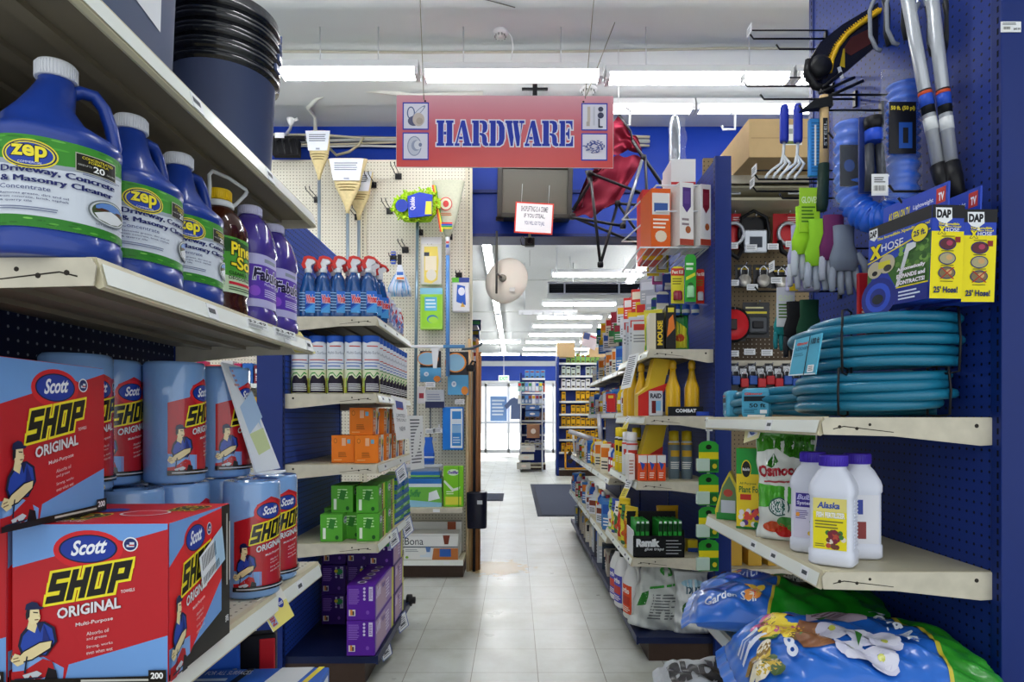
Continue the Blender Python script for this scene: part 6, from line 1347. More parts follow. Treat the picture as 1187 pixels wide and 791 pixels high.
# hatchet
t = thing('hatchet', 'small hatchet with pale wooden handle and dark rubber grip', 'axe', at(955, 190, 1.90)); m = MB(); m.loft([(-.01, .013, .01, 2.5, 0, 0), (.08, .013, .01, 2.5, .002, 0), (.2, .012, .01, 2.5, .0, 0)], mat('#d8b884', .5, noise=.15), 16); d = Decal(m, flat((-.008, -.0105, .04), (.014, 0, 0), (0, 0, .09)), off=.001); d.r(0, 0, 1, 1, '#1c1e22'); d.t('STEEL', .2, .1, .8, .9, '#c8ccd0', rotate=-1); m.build('wooden_handle', t)
m = MB(); m.loft([(-.14, .014, .012, 2.5, -.008, 0), (-.12, .017, .014, 2.5, -.006, 0), (-.0, .015, .012, 2.5, 0, 0)], mat('#22382f', .5), 16); m.build('grip', t); m = MB(); m.prism([(-.07, .155), (-.03, .185), (.02, .195), (.022, .165), (-.02, .16)], -.012, .012, mat('#1e2024', .35, metal=.4)); m.build('head', t)
# cultivators
for i, (px, lab) in enumerate(((909, 'left of the two'), (925, 'right of the two'))):
    o = at(px, 165, 2.02-.05*i); t = thing('hand_cultivator', 'blue handled white hand fork, '+lab, 'garden tool', o, group='blue handled hand forks'); m = MB(); m.lathe([(.012, 0), (.0135, .01), (.0135, .1), (.01, .115)], mat('#2a3cb0', .35), 14); m.build('handle', t)
    m = MB(); WM = mat('#dfe3e6', .35)
    for k in (-1, 0, 1): m.tube([(0, 0, 0), (-.003, 0, -.04), (.0+.014*k, -.01, -.07), (-.03+.022*k, -.03, -.1), (-.05+.022*k, -.05, -.12), (-.055+.022*k, -.052, -.13)], .0045, WM, 6)
    m.build('fork', t)
t = thing('scrub_brush', 'light blue slotted plastic tool beside the wooden hatchet handle', 'tool', at(944, 205, 1.92)); m = MB(); m.box((-.018, -.008, 0), (.018, .008, .17), mat('#3d90d8', .35), bev=.003); 
for k in range(16): m.box((-.012, -.0092, .012+k*.0095), (.012, -.008, .015+k*.0095), mat('#2868a8', .5))
m.box((-.004, -.01, .03), (.001, -.008, .15), WHITE); m.build('body', t)
# gloves
def glove(label, px, py, Y, c1, c2, card=None, s=1.0, grp='work gloves on the blue pegboard', rz=0):
    o = at(px, py, Y); t = thing('work_glove', label, 'glove', o, rz, group=grp); m = MB(); m.loft([(0, .03*s, .012*s, 2.3, 0, 0), (-.05*s, .028*s, .014*s, 2.3, 0, 0), (-.09*s, .04*s, .016*s, 2.5, 0, 0), (-.13*s, .038*s, .015*s, 2.6, 0, 0)], mat(c1, .8), 20)
    m.build('back', t); m = MB()
    for k in range(4): x = (-.03+.02*k)*s; m.tube([(x, 0, -.12*s), (x*1.15, -.004, -.16*s), (x*1.25, -.012, -.2*s+.008*abs(k-1.5)*s)], [.0105*s, .0105*s, .008*s], mat(c2, .75), 8)
    m.tube([(.036*s, 0, -.08*s), (.056*s, -.006, -.11*s), (.06*s, -.01, -.145*s)], [.011*s, .011*s, .008*s], mat(c2, .75), 8); m.build('fingers', t)
    if card: m = MB(); m.box((-.03, -.02, -.08), (.03, -.018, .05), mat(card, .4)); d = Decal(m, flat((-.03, -.02, -.08), (.06, 0, 0), (0, 0, .13)), off=.0005); d.t('GLOVES', .1, .65, .9, .8, '#e6f4c8', bold=.02); d.lines(.1, .2, .8, .6, 5, '#4a7a1c'); m.build('header_card', t)
    return t
glove('lime and grey gloves with a lime header card beside the hatchet grip', 935, 240, 1.92, '#9ad02a', '#b4bac6', '#a4d434', 1.1)
glove('grey work glove just right of the lime gloves', 950, 255, 1.88, '#8ac42a', '#9aa2b0', None, 1.05)
glove('purple cuffed grey glove under the hatchet grip', 966, 250, 1.86, '#6a2a5c', '#a4a8b6', None, 1.0)
glove('grey glove partly behind the blue hose pack bottom', 978, 262, 1.84, '#7a8494', '#8c94a2', None, 1.0)
glove('pale lilac glove low behind the lime gloves', 928, 262, 2.0, '#b8b4e0', '#c4c8d4', None, 1.0)
glove('teal glove with a white card left of the black gloves', 908, 352, 2.15, '#1f8a8c', '#1f7a80', '#dfe2e6', .8)
glove('black and grey ribbed glove beside the teal glove', 922, 350, 2.1, '#17171b', '#1d1e24', None, .95)
glove('dark green topped black glove beneath the pegboard hooks', 938, 348, 2.05, '#1c4a34', '#18181c', None, 1.0)
t = thing('lavender_glove_pack', 'white and lilac glove pack hanging under the grey gloves', 'packet', at(933, 338, 2.1)); m = MB(); m.box((-.06, -.01, 0), (.05, .01, .08), mat('#c8c4e6', .3), bev=.004); d = Decal(m, flat((-.06, -.01, 0), (.11, 0, 0), (0, 0, .08)), off=.0006); d.r(.1, .2, .4, .8, '#6a60b4'); d.r(.5, .1, .9, .5, '#e8e8f4'); d.r(.05, .0, .3, .3, '#e0c02a'); m.build('pack', t)
for i, (px, c) in enumerate(((1014, 'red'), (1062, 'dark red'))):
    o = at(px, 388, 1.78); t = thing('nozzle_pack', '%s and black hose nozzle pack under the expanding hose boxes' % c, 'packet', o); m = MB(); m.box((-.045, 0, 0), (.06 if i else .045, .012, .17), mat('#b8242c' if i == 0 else '#8a1c2a', .35), bev=.003); d = Decal(m, flat((-.045, 0, 0), (.09, 0, 0), (0, 0, .17)), off=.0006); d.lines(.5 if i else .1, .2, .95, .6, 6, '#e0c8c8'); m.build('card', t)
    m = MB(); m.lathe([(.02, -.02), (.023, .0), (.023, .08), (.018, .1)], BLACK, 16, T(-.01, -.02, 0)); 
    for k in range(3): m.lathe([(.0235, 0), (.0235, .01)], mat('#dcc41c', .4), 16, T(-.01, -.02, .05+.02*k))
    m.build('nozzle', t)
# price sticker on the blue end panel
m = MB(); m.box((-.023, 0, -.012), (.023, .0015, .012), WHITE, bev=.0005); d = Decal(m, flat((-.023, 0, -.012), (.046, 0, 0), (0, 0, .024)), off=.0004); d.t('$47.99', .62, .15, .95, .4, '#30343a', bold=.02); d.bars(.08, .08, .5, .55); d.lines(.08, .65, .9, .9, 2, '#60656c')
solo(m, 'price_sticker', 'white barcode sticker high on the blue end panel at the right edge', 'sticker', at(1172, 31, 1.4655))
# ---- brown pegboard bay between the two right units
YQ = 3.78
g = thing('lock_display', 'brown pegboard bay of padlocks between the two blue right hand units', 'shelving unit', (1.9, YQ, 0))
BP = peg_mat('#8c7a5c', (0, 2), .0254, .14, '#2c2418'); BP2 = peg_mat('#4f4030', (0, 2), .0254, .13, '#b8b0a0')
def gp(m, n): o = m.build(n, g); o.location = (-1.9, -YQ, 0)
m = MB(); m.box((1.1, YQ, 1.72), (2.9, YQ+.02, 2.7), BP); m.box((1.1, YQ, 1.35), (2.9, YQ+.019, 1.72), BP2); m.box((1.1, YQ, .1), (2.9, YQ+.018, 1.35), BP); gp(m, 'pegboard')
for k, (z, y0) in enumerate(((2.46, 3.42), (1.50, 3.62), (.36, 3.5))):
    m = MB(); m.box((1.12, y0, z-.014), (2.9, YQ, z), CREAM); m.box((1.12, y0-.006, z-.04), (2.9, y0, z+.003), CREAM_W); gp(m, 'shelf')
m = MB(); m.box((1.12, 3.5, 2.36), (2.9, YQ, 2.375), CREAM); m.box((1.12, 3.45, 2.41), (2.9, YQ, 2.42), CREAM); gp(m, 'shelf')
m = MB(); m.box((1.12, 3.55, 0), (2.9, YQ, .1), BROWN); gp(m, 'kick_plate')
for x in (1.21, 2.1): m = MB(); m.box((x-.02, YQ-.012, .1), (x+.02, YQ, 2.7), mat('#cdc6ae', .5)); gp(m, 'upright')
t = thing('cardboard_carton', 'large plain cardboard carton with a white sticker on top of the padlock bay', 'box', (1.48, 3.42, 2.463)); KR = mat('#c9ab7c', .75, noise=.08, scale=30); m = MB(); m.box((-.33, -.24, 0), (.33, .26, .19), KR, bev=.002); m.box((-.32, -.2405, .094), (.33, -.24, .096), mat('#8d7048', .8)); d = Decal(m, flat((-.16, -.24, .06), (.09, 0, 0), (0, 0, .1)), off=.0007); d.r(0, 0, 1, 1, '#eceeea'); d.r(.1, .05, .9, .2, '#5a6a2a'); d.r(.15, .55, .5, .8, '#9aa09a'); m.build('carton', t)
rr = random.Random(33)
def blister(px, py, w, h, label, kind, Y=3.64, grp='locks on the brown pegboard'):
    o = at(px, py, Y); t = thing('lock_pack', label, 'padlock', o, group=grp)
    m = MB(); m.box((-w/2, .006, -h/2), (w/2, .01, h/2), mat({'cable': '#1a1a1e', 'pad': '#26262a', 'red': '#c02028', 'tape': '#1a1a1e', 'tool': '#2c2c2e', 'rl': '#2a2a2e'}[kind], .3)); d = Decal(m, flat((-w/2, .006, -h/2), (w, 0, 0), (0, 0, h)), off=.0006)
    if kind == 'pad': d.r(.08, .72, .92, .95, '#3a3a3c'); d.r(.15, .78, .85, .86, '#e0c03a')
    if kind == 'tool': d.lines(.1, .8, .9, .9, 1, '#dcd8a0'); d.r(.1, .68, .9, .74, '#e0d03a'); d.r(.05, .06, .2, .4, '#2a6ab8')
    if kind in ('red',): d.lines(.55, .75, .95, .92, 3, '#f0d8d8')
    if kind == 'rl': d.r(.1, .7, .9, .9, '#dfe2e6')
    m.build('card', t); m = MB()
    if kind == 'cable': 
        m.tube([(-.07, -.01, -.1), (-.085, -.015, 0), (-.07, -.015, .09), (0, -.01, .13), (.07, -.015, .09), (.085, -.015, 0), (.07, -.01, -.1)], .01, mat('#17171a', .3), 8); m.build('shackle', t); m = MB(); m.box((-.06, -.03, -.11), (.07, -.005, .02), mat('#b9bec6', .2, metal=.6), bev=.008); m.box((-.03, -.032, -.08), (.04, -.03, -.02), mat('#2a3240', .3)); m.build('lock_body', t)
    elif kind == 'red':
        m.tube([(.055*math.cos(a)+.0, -.02, .06*math.sin(a)-.02) for a in [2*PI*k/20 for k in range(20)]], .011, mat('#aeb2b8', .3, metal=.5), 8, closed=True); m.tube([(-.05, -.02, -.06), (-.04, -.03, -.12), (.02, -.03, -.16), (.05, -.02, -.1)], .014, BLACK, 8); m.build('cable_loop', t)
    elif kind == 'pad':
        m.tube([(-.02, -.012, .0), (-.02, -.012, .035), (0, -.012, .055), (.02, -.012, .035), (.02, -.012, 0)], .005, CHROME, 8); m.build('shackle', t); m = MB(); m.lathe([(.0, -.012), (.034, -.012), (.036, 0), (.034, .012), (0, .012)], mat('#c9c5bc', .3, metal=.5), 20, T(0, -.012, -.03) @ rot(PI/2)); m.build('lock_body', t)
    elif kind == 'tape': 
        m.lathe([(.0, -.02), (.085, -.02), (.09, -.01), (.09, .01), (0, .015)], mat('#c8242c', .3), 28, rot(-PI/2)); m.lathe([(.086, -.021), (.1, -.015), (.1, .01), (.086, .014)], BLACK, 28, rot(-PI/2), caps=False); m.bx((-.01, -.03, .0), (.05, .02, .06), mat('#2a1a1c', .3), bev=.004); m.build('case', t)
    elif kind == 'tool': m.box((-.05, -.02, -.08), (.06, 0, .02), mat('#3a3d42', .3, metal=.4), bev=.012); m.box((-.03, -.03, -.05), (.03, -.02, -.01), BLACK, bev=.004); m.build('tool_body', t)
    else:
        m.tube([(-.016, -.01, .0), (-.016, -.01, .03), (0, -.01, .045), (.016, -.01, .03), (.016, -.01, 0)], .004, CHROME, 6); m.build('shackle', t); m = MB(); m.bx((0, -.012, -.02), (.045, .02, .05), mat(rr.choice(['#c02a30', '#b82028', '#2a50a0']), .35), bev=.006); m.build('lock_body', t)
    m = MB(); m.tube([(0, .13, h/2-.01), (0, -.04, h/2-.01), (0, -.05, h/2)], .003, CHROME, 6); m.build('hook_wire', t)
    return t
blister(849, 268, .1, .2, 'red cable lock pack peeking out beside the blue post', 'red')
blister(873, 272, .15, .2, 'black cable lock with a silver body on the top lock row', 'cable')
blister(912, 268, .15, .2, 'red carded cable lock beside the lime gloves', 'red')
blister(862, 320, .09, .13, 'silver round padlock pack, left on the second lock row', 'pad'); blister(884, 320, .1, .13, 'round padlock pack with yellow print, right on the second lock row', 'pad'); blister(905, 322, .1, .12, 'dark round padlock pack near the white price plates', 'pad')
blister(849, 377, .15, .18, 'red and black tape measure pack beside the blue post', 'tape'); blister(877, 371, .15, .2, 'clear pack with a grey tool and yellow stripe', 'tool')
for i in range(9): blister(852+10*i, 437+(i % 2)*3, .045, .15, 'red padlock card on the bottom lock row, %s from the left' % ORD[i], 'rl', 3.58)
for i, (px, py) in enumerate(((849, 285), (871, 287), (896, 286), (917, 283), (850, 328), (872, 333), (900, 325), (869, 408), (889, 409), (850, 410), (895, 208), (852, 222), (920, 222))):
    m = MB(); m.box((-.03, -.002, -.016), (.03, .001, .016), WHITE); d = Decal(m, flat((-.025, -.002, -.012), (.05, 0, 0), (0, 0, .024)), off=.0004); d.lines(0, 0, 1, 1, 3, '#8a8e94'); solo(m, 'price_plate', 'small white price plate on the brown lock bay, %s in reading order' % ORD[i], 'price tag', at(px, py, 3.52), group='price plates on the lock bay')
rr = random.Random(8)
for i in range(7):
    w_ = .07+.03*rr.random(); m = MB(); m.box((0, 0, 0), (w_, .1, .2+.1*rr.random()), mat(rr.choice(['#a82a2c', '#caa03a', '#dfe0e2', '#3a6ab0', '#7a3a2c']), .4), bev=.004); solo(m, 'seed_packet', 'packet low on the brown bay seen between the soil bags and the blue post, %s' % ORD[i], 'packet', (1.18+.11*i, 3.58, .362), group='packets low on the brown bay')
# ================= hanging red sign with hand drawn stencil letters
t = thing('hanging_sign', 'red hanging sign with blue stencil lettering reading HARDWARE', 'sign', at(585, 153, 3.66)); YS = 3.66
a, c_ = at(459.5, 194, YS), at(710.5, 111, YS); W_, H_ = c_.x-a.x, c_.z-a.z; t.location = ((a.x+c_.x)/2, YS, a.z); t.rotation_euler = (0, math.radians(.25), 0)
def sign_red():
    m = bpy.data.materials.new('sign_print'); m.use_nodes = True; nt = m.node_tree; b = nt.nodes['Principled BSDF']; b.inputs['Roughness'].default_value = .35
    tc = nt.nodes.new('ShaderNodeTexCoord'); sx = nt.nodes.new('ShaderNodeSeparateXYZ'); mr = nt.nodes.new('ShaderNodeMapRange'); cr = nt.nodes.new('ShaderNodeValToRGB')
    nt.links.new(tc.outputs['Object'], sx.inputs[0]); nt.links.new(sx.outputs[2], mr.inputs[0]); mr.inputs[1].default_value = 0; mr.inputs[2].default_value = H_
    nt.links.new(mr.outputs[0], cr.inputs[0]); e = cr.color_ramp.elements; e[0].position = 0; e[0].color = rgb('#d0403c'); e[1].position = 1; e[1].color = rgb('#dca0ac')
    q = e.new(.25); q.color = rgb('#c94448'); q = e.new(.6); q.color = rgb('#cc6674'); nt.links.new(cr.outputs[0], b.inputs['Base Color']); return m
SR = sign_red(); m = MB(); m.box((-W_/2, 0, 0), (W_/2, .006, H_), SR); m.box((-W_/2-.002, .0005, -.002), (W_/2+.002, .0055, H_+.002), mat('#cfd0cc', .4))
d = Decal(m, flat((-W_/2, 0, 0), (W_, 0, 0), (0, 0, H_)), off=.0006)
R_ = lambda x0, y0, x1, y1: [(x0, y0), (x1, y0), (x1, y1), (x0, y1)]
SER = lambda x0, x1, y: R_(x0, y, x1, y+.10)
LT = {  # each letter in a 1 x 1 cell, stencil slab serif, as a list of polygons
 'H': [R_(.08, 0, .40, 1), SER(0, .46, 0), SER(0, .46, .9), R_(.60, 0, .92, 1), SER(.54, 1, 0), SER(.54, 1, .9), R_(.42, .44, .58, .56)],
 'A': [[(.06, .08), (.16, .08), (.46, .86), (.40, .98)], SER(0, .30, 0), [(.42, 1), (.62, 1), (.96, .08), (.60, .08), (.46, .62), (.40, .80)], SER(.50, 1.04, 0), R_(.27, .26, .50, .36)],
 'R': [R_(.08, 0, .42, 1), SER(0, .48, 0), SER(0, .42, .9), [(.47, .9), (.47, 1), (.72, 1), (.88, .95), (.95, .82), (.95, .68), (.88, .56), (.74, .51), (.64, .50), (.64, .58), (.66, .64), (.66, .84), (.60, .90)], [(.47, .42), (.47, .52), (.72, .49), (.86, .42), (.92, .3), (.92, .14), (1.0, .1), (1.03, .02), (.86, -.01), (.70, .04), (.64, .14), (.62, .36), (.56, .42)]],
 'D': [R_(.08, 0, .42, 1), SER(0, .42, 0), SER(0, .42, .9), [(.47, .9), (.47, 1), (.68, 1), (.88, .92), (1, .72), (1, .28), (.88, .08), (.68, 0), (.47, 0), (.47, .1), (.58, .14), (.64, .25), (.64, .75), (.58, .86)]],
 'W': [[(.02, .94), (.32, .94), (.44, .34), (.40, .0), (.28, .0)], SER(-.03, .38, .9), [(.42, .94), (.66, .94), (.80, .36), (.76, .0), (.62, .0), (.50, .48)], SER(.40, .72, .9), [(.86, .94), (.94, .94), (.80, .24), (.83, .50)], SER(.76, 1.04, .9)],
 'E': [R_(.08, 0, .42, 1), SER(0, .42, 0), SER(0, .42, .9), [(.47, .9), (.47, 1), (.96, 1), (.96, .66), (.90, .66), (.80, .86), (.68, .9)], [(.47, 0), (.47, .1), (.70, .1), (.84, .16), (.92, .38), (1, .38), (1, 0)], [(.47, .44), (.47, .54), (.60, .56), (.66, .70), (.74, .70), (.74, .28), (.66, .28), (.60, .42)]]}
wd = {'H': 1.05, 'A': 1.0, 'R': 1.0, 'D': .95, 'W': 1.1, 'E': .85}; u = .185; tot = sum(wd[c] for c in 'HARDWARE')+.07*7; k_ = (.815-.185)/tot
import itertools
def grow(poly, g, gu):
    cx = sum(p[0] for p in poly)/len(poly); cy = sum(p[1] for p in poly)/len(poly); n = len(poly); out = []
    ar = sum(poly[i][0]*poly[(i+1) % n][1]-poly[(i+1) % n][0]*poly[i][1] for i in range(n)); s = 1 if ar > 0 else -1
    for i in range(n):
        p0, p1, p2 = poly[i-1], poly[i], poly[(i+1) % n]
        def nn(a, b_):
            dx, dy = (b_[0]-a[0])*W_, (b_[1]-a[1])*H_; l = math.hypot(dx, dy) or 1; return (dy/l*s, -dx/l*s)
        n1, n2 = nn(p0, p1), nn(p1, p2); bx_, by_ = n1[0]+n2[0], n1[1]+n2[1]; q = max(.35, (bx_*bx_+by_*by_)/2)
        out.append((p1[0]+g*bx_/q/W_, p1[1]+g*by_/q/H_))
    return out
polys = []
for ch in 'HARDWARE':
    w_ = wd[ch]*k_
    for P_ in LT[ch]: polys.append([(u+x*w_, .295+y*.355) for x, y in P_])
    u += w_+.07*k_
for P_ in polys: d.p(grow(P_, .007, 0), '#e4e4ee'); d.off -= d.step
d.off += .0008
for P_ in polys: d.p(P_, '#2338a6'); d.off -= d.step
d.off += .0004
for (u0, v0) in ((.028, .515), (.028, .095), (.853, .515), (.853, .095)):
    d.off = .002; d.r(u0, v0, u0+.121, v0+.385, '#3443b0'); d.r(u0+.0055, v0+.018, u0+.1155, v0+.367, '#dcdce8')
def q_(u0, v0): return lambda x, y: (u0+.0055+.110*x, v0+.018+.349*y)
d.off = .0032
f = q_(.028, .515); e_ = lambda x, y, rx, ry, c, a=0, ff=None: d.e(*(ff or f)(x, y), rx*.11, ry*.349, c, 18, a=a)
e_(.3, .62, .17, .26, '#5a6a94'); e_(.3, .62, .12, .21, '#dcdce8'); e_(.62, .66, .12, .28, '#8a94b0', -.3); e_(.62, .66, .08, .22, '#dcdce8', -.3); e_(.42, .3, .25, .2, '#5c5f7c'); e_(.62, .36, .25, .27, '#c8bcb4'); e_(.66, .3, .14, .14, '#b5a79c')
f = q_(.028, .095); e_(.45, .5, .3, .4, '#8f98b4'); e_(.45, .5, .26, .36, '#c4c8d6'); e_(.52, .52, .2, .22, '#9aa2bc'); e_(.60, .54, .16, .18, '#d6d8e2'); e_(.7, .55, .07, .08, '#7a82a0')
f = q_(.853, .515)
def rr_(x0, y0, x1, y1, c): a_, b_ = f(x0, y0), f(x1, y1); d.r(a_[0], a_[1], b_[0], b_[1], c)
rr_(.2, .3, .32, .9, '#c8bfb4'); rr_(.16, .12, .3, .3, '#b8b0a8'); rr_(.44, .15, .52, .9, '#c9cbd6'); e_(.76, .8, .11, .1, '#4a4c66'); e_(.76, .55, .13, .12, '#4a4c66'); rr_(.66, .1, .72, .42, '#3a3c50'); rr_(.66, .06, .85, .12, '#3a3c50')
f = q_(.853, .095); rr0 = random.Random(2)
for k in range(34):
    a_ = k*.6; x, y = .5+.36*math.cos(a_)*(.4+.6*rr0.random()), .5+.24*math.sin(a_)*(.4+.6*rr0.random()); e_(x, y, .075, .05, '#4a589c', rr0.random()*3); d.off -= d.step; e_(x, y, .045, .025, '#dcdce8', 0)
    d.off -= d.step*.5
for u_ in (.132, .862): d.off = .0045; d.e(u_, .915, .005, .013, '#1c1c22', 10)
m.build('panel', t)
for i, (p0, p1) in enumerate((((491, 116, 3.655), (485, -30, 3.5)), ((678, 114, 3.655), (690, -30, 3.5)), ((678, 114, 3.66), (714, 20, 3.9)))):
    a_, b_ = at(*p0), at(*p1); s_ = (ZC-.01-a_.z)/(b_.z-a_.z); b_ = a_+(b_-a_)*s_; m = MB(); m.rod(a_-t.location, b_-t.location, .0025, mat('#8f8c7a', .5, metal=.4), 6); m.build('hanging_wire', t)
# dark monitor like box on the beam
t = thing('hanging_monitor', 'dark grey boxy monitor mounted on the blue beam behind the red sign', 'monitor', at(620, 222, 5.0)); t.rotation_euler = (math.radians(8), math.radians(1), 0)
m = MB(); GM = mat('#3b3a36', .45); m.box((-.285, .02, -.19), (.285, .26, .2), mat('#2c2b29', .5), bev=.01)
m.box((-.29, -.02, -.2), (.29, .02, -.165), GM, bev=.006); m.box((-.29, -.02, .165), (.29, .02, .2), GM, bev=.006); m.box((-.29, -.02, -.2), (-.25, .02, .2), GM, bev=.006); m.box((.25, -.02, -.2), (.29, .02, .2), GM, bev=.006); m.build('case', t)
m = MB(); m.box((-.252, .0, -.168), (.252, .018, .168), mat('#5a5a50', .3)); m.build('screen', t); m = MB(); m.box((-.05, .1, .19), (.05, .2, .42), BLACK); m.box((.27, .02, -.2), (.31, .06, -.14), BLACK); m.box((-.3, .02, -.22), (-.24, .05, -.19), BLACK); m.build('mount', t)
# shoplifting notice and the small camera below it
t = thing('notice_sign', 'small white notice with a red border warning shoplifters, hung over the opening', 'sign', at(619, 253, 4.78)); t.rotation_euler = (0, math.radians(3.4), 0)
m = MB(); m.box((-.142, 0, -.115), (.142, .006, .115), mat('#d03a2c', .4)); d = Decal(m, flat((-.142, 0, -.115), (.284, 0, 0), (0, 0, .23)), off=.0005); d.r(.035, .045, .965, .955, '#eceef0')
d.t('SHOPLIFTING IS A CRIME!', .15, .70, .85, .88, '#5a5e66', bold=.02); d.t('IF YOU STEAL,', .24, .48, .78, .64, '#5a5e66', bold=.02); d.t('YOU WILL GO TO JAIL', .26, .24, .78, .40, '#6a7896', bold=.02); m.build('panel', t)
m = MB(); m.rod((-.1, .003, .11), (-.1, .003, .25), .002, WIRE, 5); m.build('hanging_wire', t); m = MB(); m.rod((.1, .003, .11), (.1, .003, .25), .002, WIRE, 5); m.build('hanging_wire', t)
t = thing('security_camera', 'small dark camera under the white notice, its cable looped at the left', 'camera', at(614, 281, 4.9)); m = MB(); m.bx((0, 0, 0), (.075, .06, .062), mat('#2c2e2c', .4), bev=.008); m.build('body', t); m = MB(); m.lathe([(.022, 0), (.024, .02), (.018, .022), (.016, .012), (.002, .012)], BLACK, 18, T(.002, -.03, 0) @ rot(PI/2)); m.build('lens', t)
m = MB(); m.tube([(-.03, 0, .02), (-.055, 0, .05), (-.07, 0, .02), (-.06, 0, -.02), (-.035, 0, -.025)], .0035, BLACK, 6); m.build('cable', t); m = MB(); m.bx((0, .01, .05), (.02, .02, .05), mat('#8a8c80', .5)); m.build('mount', t)
m = MB(); p = at(614, 290, 4.9); m.rod((0, 0, 0), (0, 0, -.12), .0015, mat('#777777', .5), 5); solo(m, 'pull_cord', 'thin cord dangling under the small camera', 'cord', p)
# convex mirror seen from the side and behind, on a rod
t = thing('convex_mirror', 'round beige dish of a convex mirror hanging on a rod in the opening', 'mirror', at(586, 325, 5.16)); rx = rot(math.radians(84), 0, math.radians(-24)) @ Matrix.Scale(.9, 4)
m = MB(); m.lathe([(.0, .055), (.05, .052), (.12, .035), (.175, .008), (.205, -.012), (.208, -.018), (.2, -.02), (.12, .02), (.0, .04)], mat('#efe8da', .55), 40, rx); d = Decal(m, flat(rx @ Vector((.06, -.12, .035)), (rx.to_3x3() @ Vector((.05, .0, -.01))), (rx.to_3x3() @ Vector((0, .035, .003)))), off=.006); d.r(0, 0, 1, 1, '#d8d6d0'); m.build('dish', t)
m = MB(); m.lathe([(.0, .085), (.03, .082), (.034, .06), (.034, .05)], mat('#8d8a80', .4), 18, rx); m.tube([rx @ Vector((0, 0, .08)), rx @ Vector((0, 0, .08))+Vector((-.04, -.02, .03)), Vector((-.07, -.08, .02))], .008, mat('#6d6b66', .4), 8); m.build('hub', t)
m = MB(); m.rod((-.07, -.08, -.12), (-.07, .0, .39), .009, mat('#5f5d58', .4, metal=.4), 10); m.build('rod', t)
# ================= maroon folding camp chair hung from the ceiling
YH = 4.15; t = thing('camp_chair', 'maroon folding camp chair with black tube frame hanging upside down', 'chair', at(715, 200, YH)); c0 = t.location.copy()
MR = mat('#801832', .75, noise=.15, scale=9); FB = mat('#1a1a1e', .35, metal=.3); SV = mat('#777b80', .3, metal=.5)
def pt3(px, py, dy=0): return at(px, py, YH+dy)-c0
def cloth(name, grid, m_, th=.006):
    # grid: rows of (px,py,dy); smoothed by bilinear subdivision
    nr, nc = len(grid), len(grid[0]); G = [[pt3(*q) for q in r] for r in grid]
    def f(u, v):
        x, y = u*(nc-1), v*(nr-1); i, j = min(nc-2, int(x)), min(nr-2, int(y)); a, b_ = x-i, y-j
        p = G[j][i]*(1-a)*(1-b_)+G[j][i+1]*a*(1-b_)+G[j+1][i]*(1-a)*b_+G[j+1][i+1]*a*b_
        return p+Vector((0, .018*math.sin(u*13+v*7)+.01*math.sin(v*23), .004*math.sin(u*17+v*9)))
    mb = MB(); nu, nv = 22, 22
    A = [f(i/nu, j/nv) for j in range(nv+1) for i in range(nu+1)]; B = [p+Vector((0, th, 0)) for p in A]; n = len(A)
    fs = [(j*(nu+1)+i, j*(nu+1)+i+1, (j+1)*(nu+1)+i+1, (j+1)*(nu+1)+i) for j in range(nv) for i in range(nu)]
    mb.add(A+B, fs+[tuple(n+k for k in reversed(f_)) for f_ in fs], m_, smooth=True); return mb.build(name, t)
cloth('back_cloth', [[(717, 133, .0), (728, 150, .05), (742, 165, .1)], [(700, 158, .02), (724, 164, .1), (746, 182, .12)], [(692, 190, .02), (718, 178, .1), (736, 168, .1)]], MR)
cloth('seat_cloth', [[(690, 192, .0), (718, 180, .1), (744, 182, .14)], [(685, 205, .0), (716, 212, .12), (738, 198, .12)], [(672, 232, -.03), (702, 236, .08), (716, 236, .1)], [(664, 249, -.05), (686, 252, -.02), (700, 240, .04)]], MR)
cloth('side_cloth', [[(704, 150, .02), (712, 170, .06)], [(694, 196, .0), (700, 205, .05)], [(682, 200, -.02), (680, 218, .0)], [(664, 246, -.05), (676, 240, -.02)]], mat('#5e1226', .8))
m = MB(); m.tube([pt3(717, 133), pt3(731, 152, .02), pt3(733, 163, .04), pt3(744, 182, .06)], .007, FB, 6); m.build('edge_strap', t); m = MB(); m.tube([pt3(680, 198, -.05), pt3(684, 212, -.05), pt3(664, 244, -.06)], .012, FB, 6); m.build('edge_strap', t)
tubes = [((684, 201, -.08), (777, 237, .1)), ((684, 201, -.08), (696, 307, -.1)), ((696, 307, -.1), (716, 236, .06)), ((663, 252, -.06), (722, 262, -.1)), ((665, 252, -.02), (752, 288, .1)), ((722, 262, -.1), (744, 186, .0)), ((716, 236, .06), (750, 286, .12)), ((716, 236, .06), (776, 240, .14)), ((748, 182, .02), (752, 284, .12)), ((746, 182, .04), (786, 240, .12)), ((733, 163, .02), (790, 250, .2))]
for i, (a_, b_) in enumerate(tubes):
    m = MB(); m.rod(pt3(*a_), pt3(*b_), .0095 if i not in (5,) else .011, FB if i not in (5, 0) else SV if i == 5 else FB, 8); m.build('frame_tube', t)
for q in ((684, 201, -.08), (696, 307, -.1), (722, 262, -.1), (752, 287, .11), (716, 236, .06), (664, 251, -.05), (746, 183, .03)):
    m = MB(); p = pt3(*q); m.lathe([(.001, -.02), (.018, -.016), (.02, 0), (.018, .016), (.001, .02)], BLACK, 12, T(p)); m.build('joint', t)
m = MB(); m.rod(pt3(717, 134), Vector((pt3(717, 134).x, 0, ZC-c0.z)), .002, WIRE, 5); m.build('hanging_wire', t)
